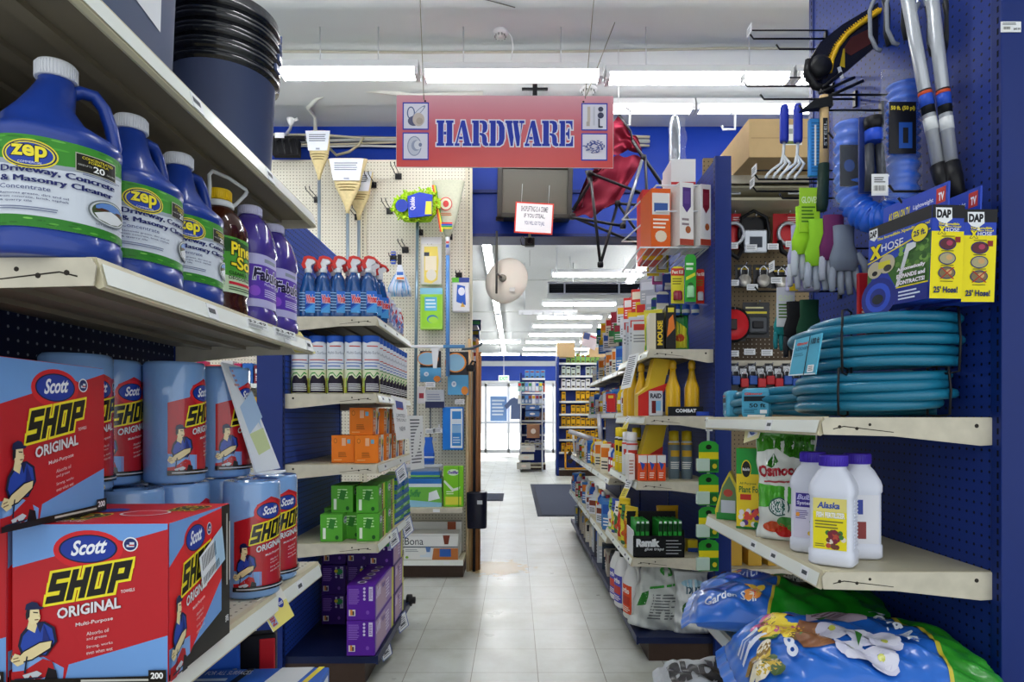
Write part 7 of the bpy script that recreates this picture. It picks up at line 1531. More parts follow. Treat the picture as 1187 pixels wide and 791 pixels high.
# clear tube pack hanging from the hook
t = thing('foil_tube_pack', 'tall silvery clear-wrapped tube hanging near the blue beam', 'tube', at(782, 225, 3.9)); m = MB(); m.lathe([(.025, 0), (.032, .02), (.035, .25), (.033, .4), (.024, .46), (.012, .47)], mat('#9ea6b0', .15, metal=.6, bump=.6, scale=25), 18); m.build('tube', t); m = MB(); m.sheet(lambda u, v: Vector((-.04+.1*u+.006*math.sin(v*20), -.03+.01*math.sin(v*9+u*5), .02+.43*v)), 4, 16, mat('#eef3f8', .05, alpha=.15, coat=1)); m.build('clear_wrap', t)
# ================= R2: goods on the blue gondola end
def solo_box(name, lab, cat, x, y, z, w, dp, h, base, art, rz=0, group=None, sart=None, bev=.0015, tilt=0):
    m = MB(); m.box((-w/2, -dp/2, 0), (w/2, dp/2, h), mat(base, .4), bev=bev); art(Decal(m, front(w, h, dp), off=.0006))
    if sart: sart(Decal(m, side_l(w, h, dp), off=.0006))
    o = solo(m, name, lab, cat, (x, y, z), rz, group)
    if tilt: o.rotation_euler = (tilt, 0, rz)
    return o
# wire basket and hooks with carded goods high on the end (hung from the back panel at x=.965)
t = thing('wire_basket', 'white wire basket holding orange and white boxes at the top of the blue end', 'basket', (.0, 0, 0)); WW = mat('#e4e7ea', .3)
o_ = at(800, 250, 3.25); y0, y1 = 3.2, 3.75; xs_ = (.62, .955)
for z in (at(0, 287, 3.2).z, at(0, 245, 3.2).z, at(0, 215, 3.2).z):
    m = MB(); m.tube([(xs_[0] if z < 2.1 else .7, y0, z), (xs_[1], y0, z), (xs_[1], y1, z), (xs_[0], y1, z)], .0045, WW, 6, closed=True); m.build('wire_ring', t)
m = MB()
for k in range(9): m.tube([(.62+.04*k, y0, at(0, 287, 3.2).z), (.62+.04*k, y1, at(0, 287, 3.2).z)], .003, WW, 5)
m.build('wire_floor', t)
def bxa(c1, c2):
    def f(d): d.r(.05, .55, .95, .92, c1); d.r(.15, .6, .85, .75, c2); d.lines(.1, .3, .9, .5, 3, '#fbeee0'); d.e(.5, .18, .3, .1, '#e9d8c0', 12)
    return f
zb_ = at(0, 287, 3.2).z+.006
solo_box('trap_box', 'tall orange and white box standing in the wire basket at its left', 'box', .715, 3.30, zb_, .10, .18, .29, '#e2621c', bxa('#e8e4e0', '#3a5a9c'), .1)
def bxw(d): d.p([(.2, .92), (.8, .92), (.8, .62), (.5, .52), (.2, .62)], '#4a2a7c'); d.r(.3, .66, .7, .86, '#5a3a8c'); d.lines(.15, .3, .8, .45, 2, '#8a7a80'); d.e(.6, .25, .2, .06, '#a85a2c', 10); d.r(0, 0, 1, .1, '#a8402c')
def bxr(d): d.p([(.2, .92), (.8, .92), (.8, .62), (.5, .52), (.2, .62)], '#7c1c2c'); d.r(.3, .66, .7, .86, '#8c2a3c'); d.e(.6, .3, .2, .06, '#a85a2c', 10); d.r(0, 0, 1, .1, '#a8402c')
solo_box('trap_box', 'tall white box with a purple crest in the middle of the wire basket', 'box', .82, 3.28, zb_, .075, .2, .31, '#e9e6e2', bxw, .25)
solo_box('trap_box', 'tall white box with a dark red crest at the right of the wire basket', 'box', .915, 3.28, zb_, .06, .2, .30, '#e6e3e0', bxr, .25)
solo_box('trap_box', 'white box with a red stripe standing above the basket beside the post', 'box', .89, 3.52, zb_+.2, .13, .2, .32, '#e8e8e8', lambda d: d.r(0, .55, 1, .62, '#c42a2a'), 0)
solo_box('trap_box', 'red and yellow box behind the orange box in the basket', 'box', .74, 3.56, zb_, .11, .16, .38, '#c8322c', lambda d: (d.r(0, 0, 1, .4, '#e0b01c'), d.r(.1, .6, .9, .8, '#e8e2c8')), 0)
def card(px0, py0, px1, py1, Y, base, art, label, grp='carded goods hanging on the blue gondola end', rz=0, th=.02, hook_=True):
    a_, c_ = at(px0, py1, Y), at(px1, py0, Y); w, h = c_.x-a_.x, c_.z-a_.z; t = thing('carded_pack', label, 'packet', ((a_.x+c_.x)/2, Y, a_.z), rz, group=grp)
    m = MB(); m.prism([(-w/2, 0), (w/2, 0), (w/2, h*.93), (w*.3, h), (-w*.3, h), (-w/2, h*.93)], 0, .003, mat(base, .35)); d = Decal(m, flat((-w/2, 0, 0), (w, 0, 0), (0, 0, h)), off=.0005); art(d); m.build('card', t)
    if th: m = MB(); m.loft([(h*.08, w*.3, th, 3, 0, 0), (h*.1, w*.34, th*1.1, 3, 0, 0), (h*.3, w*.34, th, 3, 0, 0), (h*.34, w*.26, th*.6, 3, 0, 0)], mat({'#e2da3a': '#8a1c34', '#3aa83a': '#9ad8a0'}.get(base, '#c8ccd2'), .2, coat=.5), 14); m.build('blister', t)
    return t
def ay(d): d.r(0, .75, 1, .95, '#c8302c'); d.t('Pest Kill', .08, .8, .92, .9, '#f4f0e0', bold=.04); d.lines(.1, .5, .9, .7, 3, '#7a7420')
def ag(d): d.lines(.1, .65, .9, .85, 2, '#e8f4e0'); d.p([(.1, .45), (.9, .55), (.9, .62), (.1, .52)], '#e0e03a'); d.e(.5, .35, .25, .06, '#2a6a2c', 12)
card(778, 309, 793, 352, 3.25, '#e2da3a', ay, 'yellow card with red heading and a dark red bait dome')
card(794, 295, 807, 350, 3.22, '#3aa83a', ag, 'green and white card next to the yellow one with the dome', th=.012)
card(807, 312, 817, 352, 3.3, '#c8301c', ay, 'narrow red and yellow card nearest the blue post', th=.012)
for i in range(3):
    m = MB(); m.lathe([(.001, 0), (.019, .004), (.02, .02), (.02, .05), (.012, .058)], mat('#2a5ab8', .35), 14); m.lathe([(.0205, .012), (.0205, .03)], mat('#cfd6c8', .4), 14, caps=False); solo(m, 'bait_canister', 'small blue and white canister under the hanging cards, %s from the left' % ORD[i], 'canister', at(784+11*i, 366, 3.3+.03*i), group='small blue canisters under the cards')
def am(d): d.r(0, .6, 1, .9, '#3a4a9c'); d.r(.2, .3, .8, .5, '#e8e4dc'); d.lines(.1, .05, .9, .25, 3, '#8a3a5a')
k = 0
for px, py0, py1, Y, c1 in ((757, 262, 320, 3.75, '#e0c83a'), (768, 268, 316, 3.6, '#e0cf4a'), (772, 232, 268, 3.7, '#d8702c'), (763, 285, 330, 3.85, '#c85a9c'), (775, 318, 338, 3.6, '#3a4a9c'), (762, 345, 372, 3.6, '#4a9c5a'), (768, 338, 372, 3.5, '#e8e4d8')):
    card(px-7, py0, px+7, py1, Y, c1, am, 'colourful carded pack further back above the aisle shelf, %s of the cluster' % ORD[k], th=.01); k += 1
for i, (px, py, Y) in enumerate(((745, 255, 3.8), (753, 275, 3.7), (765, 245, 3.6), (752, 262, 3.9), (771, 215, 3.7))):
    z = at(px, py, Y).z; x = at(px, py, Y).x; t = thing('wire_hook', 'white wire hook with a price plate left of the basket, %s' % ORD[i], 'hook', (.955, Y, z), group='white wire hooks left of the basket'); m = MB(); m.tube([(0, 0, 0), (x-.955, 0, 0), (x-.965, 0, .02)], .0035, WW, 6); m.tube([(0, 0, .02), (x-.955, 0, .02)], .0025, WW, 5); m.build('hook_wire', t); m = MB(); m.box((x-.97, -.022, .0), (x-.967, .022, .035), WHITE); m.build('price_plate', t)
# top shelf stock: cartons and pouches
zt = 1.517
solo_box('bait_box', 'black and cream box on the top shelf end facing the aisle', 'box', .715, 3.30, zt, .075, .12, .19, '#d8d0b8', lambda d: (d.r(.45, 0, 1, 1, '#1c1a18'), d.t('MOUSE', .55, .15, .9, .8, '#e0c02a', bold=.04, rotate=-1)), -.1)
def pouch(x, y, z, w, h, c1, c2, lab, rz=0, grp=None):
    mb, f = bag_mesh(w, h, .05, mat(c1, .3, coat=.3), seed=int(x*1000+y*10) % 97, top=.3, wr=.004); d = Decal(mb, f, off=.001); d.p([(.1, .1), (.9, .1), (.9, .5), (.1, .7)], c2); d.lines(.2, .7, .8, .88, 2, '#2a2a2a'); d.e(.5, .3, .25, .08, '#c84a2a', 12); return solo(mb, 'pouch', lab, 'pouch', (x, y, z), rz, grp)
pouch(.735, 3.44, zt, .1, .24, '#d8cf3a', '#2f9a3c', 'yellow and green pouch leaning on the top shelf', -.5)
solo_box('bait_box', 'black box with an orange flame print behind the pouch on the top shelf', 'box', .79, 3.32, zt, .05, .14, .23, '#1c1c1e', lambda d: (d.p([(.1, .3), (.9, .5), (.7, .8), (.3, .7)], '#e07a2a'), d.r(.2, .85, .8, .95, '#e0d03a')), -.1)
pouch(.85, 3.35, zt, .1, .25, '#2a8a3c', '#e0d83a', 'green pouch with orange print nearest the back panel', -.1)
k = 0
for y, h, c in ((3.62, .20, '#dfe2e6'), (3.72, .24, '#d8dce2'), (3.82, .22, '#c8ccd4'), (3.93, .26, '#e6e6ea'), (4.18, .22, '#dcdfe4'), (4.32, .25, '#e4e4e8'), (4.48, .22, '#d0d4da'), (4.66, .24, '#c03a34')):
    solo_box('carton', '%s whitish carton along the top right shelf after the pouches' % ORD[k], 'box', .705 if y < 4.1 else .85, y, zt if y < 4.1 else 1.552, .1, .085, h, c, lambda d: (d.r(.1, .75, .9, .92, '#c83a34'), d.lines(.1, .4, .9, .65, 3, '#8a8e98')), math.radians(-12), 'whitish cartons along the top right shelf', sart=lambda d: (d.lines(.15, .3, .85, .7, 5, '#9096a0'), d.r(.2, .75, .8, .88, '#3a3e48'))); k += 1
# long hanging offer sheets on the lips
for (pts, Y_, lab, cat) in (([(719, 452), (731, 449), (741, 409), (729, 412)], 3.4, 'long white offer sheet slanting from the top right shelf lip', 'sheet'), ([(722, 672), (731, 662), (741, 630) if False else (738, 566), (728, 572)], 3.2, 'x', None)):
    if cat: hang_card('offer_sheet', lab, pts, Y_, art_rec, cat=cat, Ys=[Y_, Y_-.05, Y_-.05, Y_])
def art_y(d): d.r(0, 0, 1, .55, '#e0cf4a'); d.lines(.1, .6, .9, .95, 3, '#5a6070'); d.lines(.15, .1, .85, .5, 4, '#6a6430')
hang_card('shelf_ticket', 'yellow and white ticket on the spray shelf lip above the trap display', [(718, 577), (725, 577), (733, 559), (727, 557)], 3.2, art_y, Ys=[3.3, 3.2, 3.2, 3.3])
hang_card('shelf_ticket', 'pale yellow ticket under the yellow bottle shelf', [(721, 497), (727, 497), (731, 483), (727, 482)], 3.4, art_y, Ys=[3.5, 3.4, 3.4, 3.5])
hang_card('price_tag', 'white hanging price tag on the blue post beside the hose shelf', [(818, 500), (826, 500), (826, 484), (818, 484)], 3.05, art_price)
# second shelf: yellow trigger-neck bottles and cartons
YB_ = mat('#e2b11a', .3, coat=.3)
def ybottle():
    t = thing('yellow_bottle', 'x', 'bottle'); m = MB(); m.loft([(0, .034, .03, 3, 0, 0), (.006, .036, .032, 3, 0, 0), (.14, .035, .03, 3, 0, 0), (.18, .022, .02, 2.3, 0, 0), (.215, .015, .015, 2, 0, 0), (.235, .014, .014, 2, 0, 0)], YB_, 24); m.build('body', t)
    m = MB(); m.lathe([(.016, .233), (.019, .24), (.017, .255), (.019, .262), (.012, .275), (.003, .28)], YB_, 16); m.build('spout', t); return t
yb = ybottle(); z = 1.192
place(yb, [(.79, 3.24, z, 0, 'yellow bottle on the second shelf, second from the right'), (.885, 3.24, z, 0, 'yellow bottle on the second shelf, nearest the back panel'), (.668, 3.42, z, 0, 'yellow bottle at the front edge behind the red display carton'), (.66, 3.60, z, 0, 'yellow bottle third along the front edge'), (.66, 3.74, z, 0, 'yellow bottle fourth along the front edge beside white labels')], 'yellow bottles on the second right shelf', 'bottle')
def disp(d): d.p([(0, 0), (.55, 0), (.55, .55), (1, .75), (1, .85), (0, .45)], '#c82a22')
t = thing('display_carton', 'slanted red and yellow display carton of pest packs on the second shelf', 'box', (.70, 3.30, z)); m = MB(); m.prism([(-.08, 0), (.02, 0), (.06, .2), (.09, .28), (.0, .29), (-.03, .15), (-.08, .11)], -.05, .05, mat('#dab62a', .4)); m.prism([(-.082, 0), (.02, 0), (.045, .12), (.08, .17), (-.03, .13), (-.082, .10)], -.052, -.0505, mat('#c82a22', .4)); m.build('carton', t); m = MB(); m.box((-.03, -.062, 0), (.04, -.052, .125), mat('#c8ccd4', .3), bev=.003); d = Decal(m, flat((-.03, -.062, 0), (.07, 0, 0), (0, 0, .125)), off=.0005); d.t('RAID', .1, .7, .9, .9, '#3a3a44', bold=.05); d.r(.2, .1, .5, .6, '#6a1c1c'); d.r(.5, .2, .85, .6, '#7ab4dc'); m.build('pack', t)
solo_box('bait_tray', 'low black display tray with white lettering in front of the yellow bottles', 'tray', .84, 3.19, z, .17, .02, .045, '#1a1c22', lambda d: d.t('COMBAT', .2, .35, .8, .75, '#eceef2', bold=.04), 0)
solo_box('trap_box', 'small white and blue box at the back of the second shelf', 'box', .92, 3.17, z, .06, .02, .02, '#2a4ab0', lambda d: None, 0)
# third shelf: aerosols, orange boxes, slanted display
zt3 = .874
def aerosol(c1, c2, cap, h=.24, r=.028):
    t = thing('aerosol_can', 'x', 'spray can'); m = MB(); m.lathe([(r-.003, 0, '#c8ccd0'), (r, .003, '#c8ccd0'), (r, .03, c1), (r, h*.72, c1), (r, h*.76, c2), (r-.006, h*.8, '#c8ccd0')], c1, 22); d = Decal(m, cyl(r+.0002, .02, h*.65, .09), off=0); d.lines(.2, .2, .8, .45, 4, '#e0e0d8'); d.r(.2, .6, .8, .8, c2); m.build('can', t)
    m = MB(); m.lathe([(r-.004, h*.8), (r-.003, h*.83), (r-.004, h), (.003, h+.004)], mat(cap, .35), 22); m.build('cap', t); return t
ac = aerosol('#5a6a72', '#b8901c', '#b09a14'); place(ac, [(.80, 3.26, zt3, 10, 'grey and gold spray can on the third shelf, left of two at the back'), (.862, 3.25, zt3, -10, 'grey and gold spray can on the third shelf, right of two at the back')], 'grey and gold spray cans on the third shelf', 'spray can')
ob_ = carton('orange_bait_box', .042, .09, .125, '#e2501c', lambda d: (d.r(0, .7, 1, 1, '#e8e6e2'), d.p([(.2, .75), (.8, .65), (.5, .4)], '#2a50b0'), d.lines(.2, .1, .8, .35, 3, '#fbe0d0')), lambda d: d.r(0, 0, 1, 1, '#e4e2de'))
place(ob_, [(.622+.046*k, 3.20, zt3, 0, 'orange and white bait box at the third shelf front, %s from the left' % ORD[k]) for k in range(3)], 'orange and white bait boxes', 'box')
solo_box('bait_box', 'white side of a larger bait box left of the orange ones', 'box', .575, 3.24, zt3, .03, .1, .13, '#e9e7e4', lambda d: d.lines(.1, .2, .9, .8, 5, '#b88a7a'), 0)
t = thing('display_carton', 'slanted yellow and red display carton behind the orange boxes', 'box', (.70, 3.42, zt3)); m = MB(); m.prism([(-.06, 0), (.06, 0), (.06, .12), (.09, .27), (.0, .27), (-.05, .1)], -.05, .05, mat('#d8c02c', .4)); m.prism([(-.055, .02), (.06, .02), (.07, .16), (-.03, .10)], -.052, -.0505, mat('#c8302a', .4)); m.build('carton', t)
a2 = aerosol('#dfe0e2', '#c83a2c', '#e6e6e8', .23, .03); place(a2, [(.615, 3.40, zt3, 0, 'white spray can with red band at the third shelf front'), (.612, 3.52, zt3, 0, 'white spray can with red band just behind the first')], 'white spray cans with red bands', 'spray can')
a3 = aerosol('#e0c41c', '#1c1c1c', '#e0c41c', .25, .028); place(a3, [(.61, 3.66, zt3, 0, 'yellow spray can with a black band further along the third shelf'), (.61, 3.78, zt3, 0, 'yellow and black spray can farthest on the near third shelf'), (.68, 3.62, zt3, 0, 'yellow and black spray can in the second row of the third shelf')], 'yellow and black spray cans', 'spray can')
# fourth shelf: trap display
z = .502; t = thing('trap_display', 'black display tray of green glue trap packs with white lettering', 'display box', (.70, 3.24, z))
m = MB(); BKB = mat('#131316', .4); m.box((-.125, -.09, 0), (.125, .09, .004), BKB); m.box((-.125, -.09, 0), (.125, -.086, .105), BKB); m.box((-.125, .086, 0), (.125, .09, .2), BKB); m.box((-.125, -.09, 0), (-.121, .09, .13), mat('#dfe0e2', .4)); m.box((.121, -.09, 0), (.125, .09, .13), BKB)
d = Decal(m, flat((-.125, -.09, 0), (.25, 0, 0), (0, 0, .105)), off=.0006); d.t('Ramik', .06, .48, .52, .86, '#e6e8ea', bold=.07); d.t('glue traps', .22, .28, .6, .46, '#cfd2d6', bold=.02, shear=.2); 
for k in range(5): d.off -= d.step if k else 0; d.r(.64, .76-.15*k, .64+(.3 if k % 2 else .24), .79-.15*k, '#c8cace')
m.build('tray', t)
for i, x in enumerate((-.10, -.077, -.054, .01, .034, .058, .082, .106)):
    m = MB(); m.box((x-.009, -.08, .005), (x+.009, .07, .175), mat('#2c9c3a', .35), bev=.002); d = Decal(m, flat((x-.009, -.08, .005), (.018, 0, 0), (0, 0, .17)), off=.0005); d.r(0, .7, 1, .92, '#133a1c'); d.r(.2, .93, .9, .99, '#dfe6e4'); d.r(.3, .1, .7, .4, '#1c6a2a'); m.build('trap_pack', t)
pouch(.80, 3.40, z, .12, .22, '#d8a81c', '#b87a14', 'yellow pouch behind the trap display', 0); solo_box('fly_box', 'small yellow and blue box at the back of the fourth shelf', 'box', .90, 3.30, z, .05, .05, .06, '#d8c02a', lambda d: d.r(0, 0, 1, .35, '#2a4a9c'), 0)
k = 0
for y, c1, c2, h in ((3.36, '#e0c22a', '#c86a1c', .22), (3.47, '#2a7a3c', '#e0d83a', .21), (3.57, '#e6c81c', '#c8302c', .24), (3.70, '#e8e4d8', '#3a7a3c', .2), (3.82, '#2a4aa0', '#e0d03a', .2), (3.93, '#8ab83a', '#e8e4d8', .19)):
    pouch(.605, y, z, .1, h, c1, c2, 'seed or repellent pouch on the fourth right shelf, %s behind the trap display' % ORD[k], math.radians(-60), 'pouches on the fourth right shelf'); k += 1
# base deck: white jugs and bags
zb = .117
def wjug(c1, c2):
    t = thing('white_jug', 'x', 'jug'); W2 = mat('#e2e3e2', .35); m = MB(); m.loft([(0, .06, .045, 3, 0, 0), (.01, .066, .05, 3, 0, 0), (.2, .066, .05, 3, 0, 0), (.24, .05, .042, 2.6, 0, 0), (.27, .03, .03, 2.2, 0, 0), (.285, .024, .024, 2, 0, 0)], W2, 32); m.build('body', t)
    m = MB(); m.tube([(.02, 0, .27), (.045, 0, .28), (.064, 0, .25), (.066, 0, .2)], .012, W2, 10); m.build('handle', t)
    m = MB(); m.lathe([(.026, .28), (.028, .285), (.028, .31), (.02, .315)], BLACK, 20); m.build('cap', t)
    m = MB(); d = Decal(m, cyl(.0665, .03, .15, .11, ry=.0505, e=3), off=0); d.r(0, 0, 1, 1, c1); d.t('ortho', .15, .7, .85, .9, '#f4f2ee', bold=.04); d.r(.1, .3, .9, .6, c2); d.lines(.1, .05, .9, .25, 3, '#f0e8e0'); m.build('label', t); return t
wj = wjug('#d8481c', '#b8301c'); place(wj, [(.635, 3.45, zb, -75, 'white jug with an orange label on the right base deck'), (.76, 3.50, zb, -60, 'white jug half behind the crumpled white bag on the base deck')], 'white jugs with orange labels', 'jug')
wj2 = wjug('#4a4ab0', '#c83a2c'); place(wj2, [(.62, 3.66, zb, -75, 'white jug with a blue and red label behind the orange labelled one'), (.62, 3.82, zb, -75, 'white jug farthest back of the row on the base deck')], 'white jugs with blue labels', 'jug')
mb, f = bag_mesh(.26, .40, .13, mat('#c9cdc9', .35, coat=.3, bump=.6, scale=18), seed=12, top=.3, wr=.018); d = Decal(mb, f, off=.002); d.e(.45, .75, .16, .06, '#3a9c3a', 14); d.e(.45, .75, .1, .035, '#dfe6df', 14); d.p([(.15, .5), (.8, .62), (.8, .65), (.15, .53)], '#3a9c3a'); d.lines(.25, .12, .8, .46, 9, '#6a6e70', skew=.1); d.p([(.0, .25), (.15, .3), (.14, .48), (.02, .42)], '#2c7a2c')
o = solo(mb, 'plastic_bag', 'crumpled white bag with green print slumped on the right base deck', 'bag', (.70, 3.28, zb), .1); o.rotation_euler = (0, .22, .1)
mb, f = bag_mesh(.17, .30, .1, mat('#d6d9d8', .35, coat=.3, bump=.5, scale=18), seed=15, top=.3, wr=.012); d = Decal(mb, f, off=.002); d.t('DIRT', .3, .66, .8, .78, '#1f4f66', bold=.05); d.e(.5, .82, .35, .06, '#a8d0e0', 14); d.e(.45, .42, .3, .14, '#2f6a24', 16); d.e(.5, .4, .15, .1, '#7a2a2c', 12); d.p([(.7, .3), (.95, .3), (.9, .6), (.75, .6)], '#5a3a8c')
solo(mb, 'plastic_bag', 'small white bag with a leafy print beside the blue post base', 'bag', (.875, 3.22, zb), -.05)
# hanging strip of plant food cards near the blue post
t = thing('clip_strip', 'clear hanging strip of green and yellow plant food cards by the post', 'display strip', at(821, 500, 2.95)); m = MB(); m.box((-.006, 0, -.62), (.006, .002, .03), WIRE); m.build('strip', t)
for i, py in enumerate((511, 549, 587, 625)):
    z0 = at(0, py+37, 2.95).z-t.location.z; z1 = at(0, py, 2.95).z-t.location.z; m = MB(); m.prism([(-.045, z0), (.045, z0), (.045, z1-.02), (.03, z1-.006), (0, z1), (-.03, z1-.006), (-.045, z1-.02)], -.006, -.002, mat('#2f9a34', .35)); H2 = z1-z0
    d = Decal(m, flat((-.045, -.006, z0), (.09, 0, 0), (0, 0, H2)), off=.0006); d.r(0, .42, 1, .64, '#e2d21c'); d.e(.5, .80, .15, .08, '#16200f', 12); d.r(.55, .05, .95, .38, '#1c6a2a'); d.e(.8, .2, .12, .08, '#d8c42a', 10); m.build('card', t)
    m = MB(); m.bx((-.03, -.018, z0+H2*.25), (.06, .02, H2*.4), mat('#c8e0d0', .15, coat=.5), bev=.004); m.build('blister', t)
# ================= stock on the further right sections: individual packs
rr = random.Random(77)
PAL = ['#d8a818', '#e4e4e4', '#c8302c', '#2a5ab0', '#e8e0c8', '#2a2a30', '#3a8a4a', '#e07a24', '#dfe4ea', '#b8c0c8', '#7a3a2a', '#e2c21c', '#9c2a3c', '#4a80c0']
stock_protos = []
def stock_bottle(c1, c2):
    m = MB(); m.loft([(0, .03, .024, 3, 0, 0), (.15, .03, .024, 3, 0, 0), (.18, .012, .012, 2, 0, 0), (.185, .014, .014, 2, 0, 0, mat(c2, .4)), (.21, .013, .013, 2, 0, 0, mat(c2, .4))], mat(c1, .3), 14); d = Decal(m, flat((-.024, -.0245, .02), (.048, 0, 0), (0, 0, .1)), off=.001); d.r(0, 0, 1, 1, c2); d.r(.1, .5, .9, .8, '#f0f0ec'); return m
def stock_box(c1, c2, w=.08, dp=.1, h=.16):
    m = MB(); m.box((-w/2, -dp/2, 0), (w/2, dp/2, h), mat(c1, .4), bev=.002)
    for fc in (front(w, h, dp), side_l(w, h, dp)): d = Decal(m, fc, off=.001); d.r(.08, .55, .92, .88, c2); d.lines(.12, .12, .88, .45, 3, '#f0f0f0' if c1 not in ('#e4e4e4', '#dfe4ea', '#e8e0c8') else '#444444')
    return m
SH = [1.552, 1.222, .802, .432]; nm = ['top', 'second', 'third', 'fourth']
protos = []
for i in range(16):
    c1, c2 = rr.choice(PAL), rr.choice(PAL); isb = i % 2
    m = stock_bottle(c1, c2) if isb else stock_box(c1, c2, .06+.03*rr.random(), .09, .12+.08*rr.random())
    protos.append((m, 'stock_bottle' if isb else 'stock_carton', 'bottle' if isb else 'box', [None]))
sec_n = ['first', 'second', 'third']
for s in range(3):
    for li, z in enumerate(SH):
        y = 4.08+s*.93+.07; k = 0; xf = (.80, .78, .60, .585)[li]
        while y < 4.08+s*.93+.88:
            p = protos[rr.randrange(16)]; dx = rr.random()*.02
            lab = 'small %s on the %s shelf, %s back in the %s section past the yellow bottles' % (p[2], nm[li], ORD[k], sec_n[s])
            if p[3][0] is None: o = p[0].build(p[1]); p[3][0] = o
            else: o = p[3][0].copy(); COL.objects.link(o)
            o.location = (xf+.05+dx, y, z); o.rotation_euler = (0, 0, math.radians(-35-20*rr.random())); tag(o, lab, p[2], 'stock on the %s right shelf, %s far section' % (nm[li], sec_n[s])); y += .085+.02*rr.random(); k += 1
# packs hung above the far right shelves
for i in range(16):
    y = 4.12+.165*i; m = stock_box(rr.choice(PAL), rr.choice(PAL), .1, .02, .16); o = m.build('hanging_pack'); o.location = (.88, y, 1.82+.12*(i % 2)); o.rotation_euler = (0, 0, math.radians(-30)); tag(o, 'hanging pack above the top shelf of the far right run, %s from the camera' % ORD[i], 'packet', 'packs hanging above the far right run')
# base deck stock of the far right run
for i in range(13):
    y = 4.2+.2*i; m = stock_box(rr.choice(['#c8ccd0', '#2a3a4a', '#e4e0d0', '#4a4a50', '#8a9aa8', '#b8b0a0']), rr.choice(PAL), .16, .14, .16+.08*rr.random()); o = m.build('floor_carton'); o.location = (.70, y, .117); o.rotation_euler = (0, 0, math.radians(-20+20*rr.random())); tag(o, 'dull carton on the base deck of the far right run, %s from the camera' % ORD[i], 'box', 'cartons on the far right base deck')
# loose white bracket arms pointing into the aisle, red box, small green tool
t = thing('caulk_gun', 'white metal frame tool sticking into the aisle from the third shelf', 'tool', at(690, 520, 5.6)); m = MB(); W3 = mat('#dfe2ea', .3, metal=.3)
m.rod(at(659, 500, 5.6)-t.location, at(700, 513, 5.6)-t.location, .02, W3, 8); m.rod(at(694, 480, 5.6)-t.location, at(698, 528, 5.6)-t.location, .02, W3, 8); m.rod(at(664, 500, 5.6)-t.location, at(666, 525, 5.6)-t.location, .009, W3, 8); m.rod(at(697, 512, 5.6)-t.location, at(712, 520, 5.6)-t.location, .018, W3, 8); m.build('frame', t)
solo_box('red_carton', 'bright red carton on the shelf between the far right sections', 'box', at(709, 478, 4.6).x, 4.6, at(709, 478, 4.6).z, .06, .08, .13, '#d0282c', lambda d: d.r(.2, .75, .8, .9, '#e8c83a'), -.3)
# ================= far gondolas in the rear room
def far_unit(x0, x1, y, h, label, n_levels, colors, seed, hook=False, grp='g', w=.085, hh=.17, base=.12, skip=()):
    g = thing('far_gondola', label, 'shelving unit', ((x0+x1)/2, y, 0)); cx = (x0+x1)/2
    m = MB(); m.box((x0-cx, 0, 0), (x1-cx, .03, h), mat('#22388c', .5)); m.build('back_panel', g)
    for x in (x0, x1): m = MB(); m.box((x-cx-.05, -.38 if x == x0 else -.05, 0), (x-cx+.0, .04, h+.02), BLUE, bev=.004); m.build('upright', g)
    m = MB(); m.box((x0-cx, -.40, 0), (x1-cx, 0, base), BROWN); m.box((x0-cx, -.41, base), (x1-cx, 0, base+.02), CREAM); m.build('base', g)
    rr = random.Random(seed)
    for l in range(n_levels):
        z = base+.35+(h-base-.45)*l/(n_levels-1); m = MB(); m.box((x0-cx, -.16, z-.012), (x1-cx, 0, z), CREAM); m.box((x0-cx, -.168, z-.03), (x1-cx, -.16, z+.012), mat('#e6e8e8', .4)); m.build('shelf', g)
        c = colors[l % len(colors)]; m0 = MB(); m0.box((-w*.43, -.03, 0), (w*.43, .03, hh), mat(c, .4), bev=.003); d0 = Decal(m0, front(w*.86, hh, .06), off=.002); d0.r(.15, .72, .85, .86, rr.choice(['#2a2a2a', '#6a4a10', '#8a2a1c'])); d0.r(.2, .15, .8, .3, '#4a3a18'); o0 = None; x = x0+.06; k = 0
        while x < x1-.1:
            if rr.random() < .12 or (l in skip and rr.random() < .7): x += w; continue
            if o0 is None: o = m0.build('shelf_pack'); o0 = o
            else: o = o0.copy(); COL.objects.link(o)
            o.location = (x+w/2, y-.10, z); o.scale = (1, 1, .9+.2*rr.random()); tag(o, '%s from the left, pack on level %s up of the %s' % (ORD[min(19, k)].capitalize(), ORD[l], grp), 'packet', 'packs on level %s up of the %s' % (ORD[l], grp)); x += w*1.02; k += 1
    return g
YL = '#d09c14'
far_unit(.90, 1.78, 13.6, 2.42, 'tall blue gondola full of yellow packs at the aisle end', 8, [YL, YL, YL, YL, YL, '#dfe0e0', '#b8c4bc', '#7aa84a'], 5, grp='yellow gondola', hh=.2, w=.1)
far_unit(1.80, 2.75, 13.6, 2.35, 'blue gondola bay of black and yellow packs beside the yellow one', 8, [YL, '#2a2a2e', YL, YL, YL, '#3a3a40', '#dfe0e0', '#2c2c30'], 6, grp='black and yellow gondola', hh=.19, w=.1)
far_unit(.16, .70, 15.2, 2.2, 'narrow blue end unit of plumbing parts left of the yellow gondola', 6, ['#dfe2e6', '#2a5a9c', '#8a6a5a', '#c8ccd0', '#b84a3c', '#4a80b0'], 8, grp='plumbing end unit', w=.12, hh=.2)
t = thing('box_fan', 'yellow box fan standing at the foot of the yellow gondola', 'fan', (1.22, 13.05, .15)); m = MB(); YF_ = mat('#c88a1c', .4)
m.box((-.22, -.06, 0), (.22, .06, .03), YF_); m.box((-.22, -.06, .45), (.22, .06, .48), YF_); m.box((-.22, -.06, 0), (-.19, .06, .48), YF_); m.box((.19, -.06, 0), (.22, .06, .48), YF_); m.build('housing', t)
m = MB()
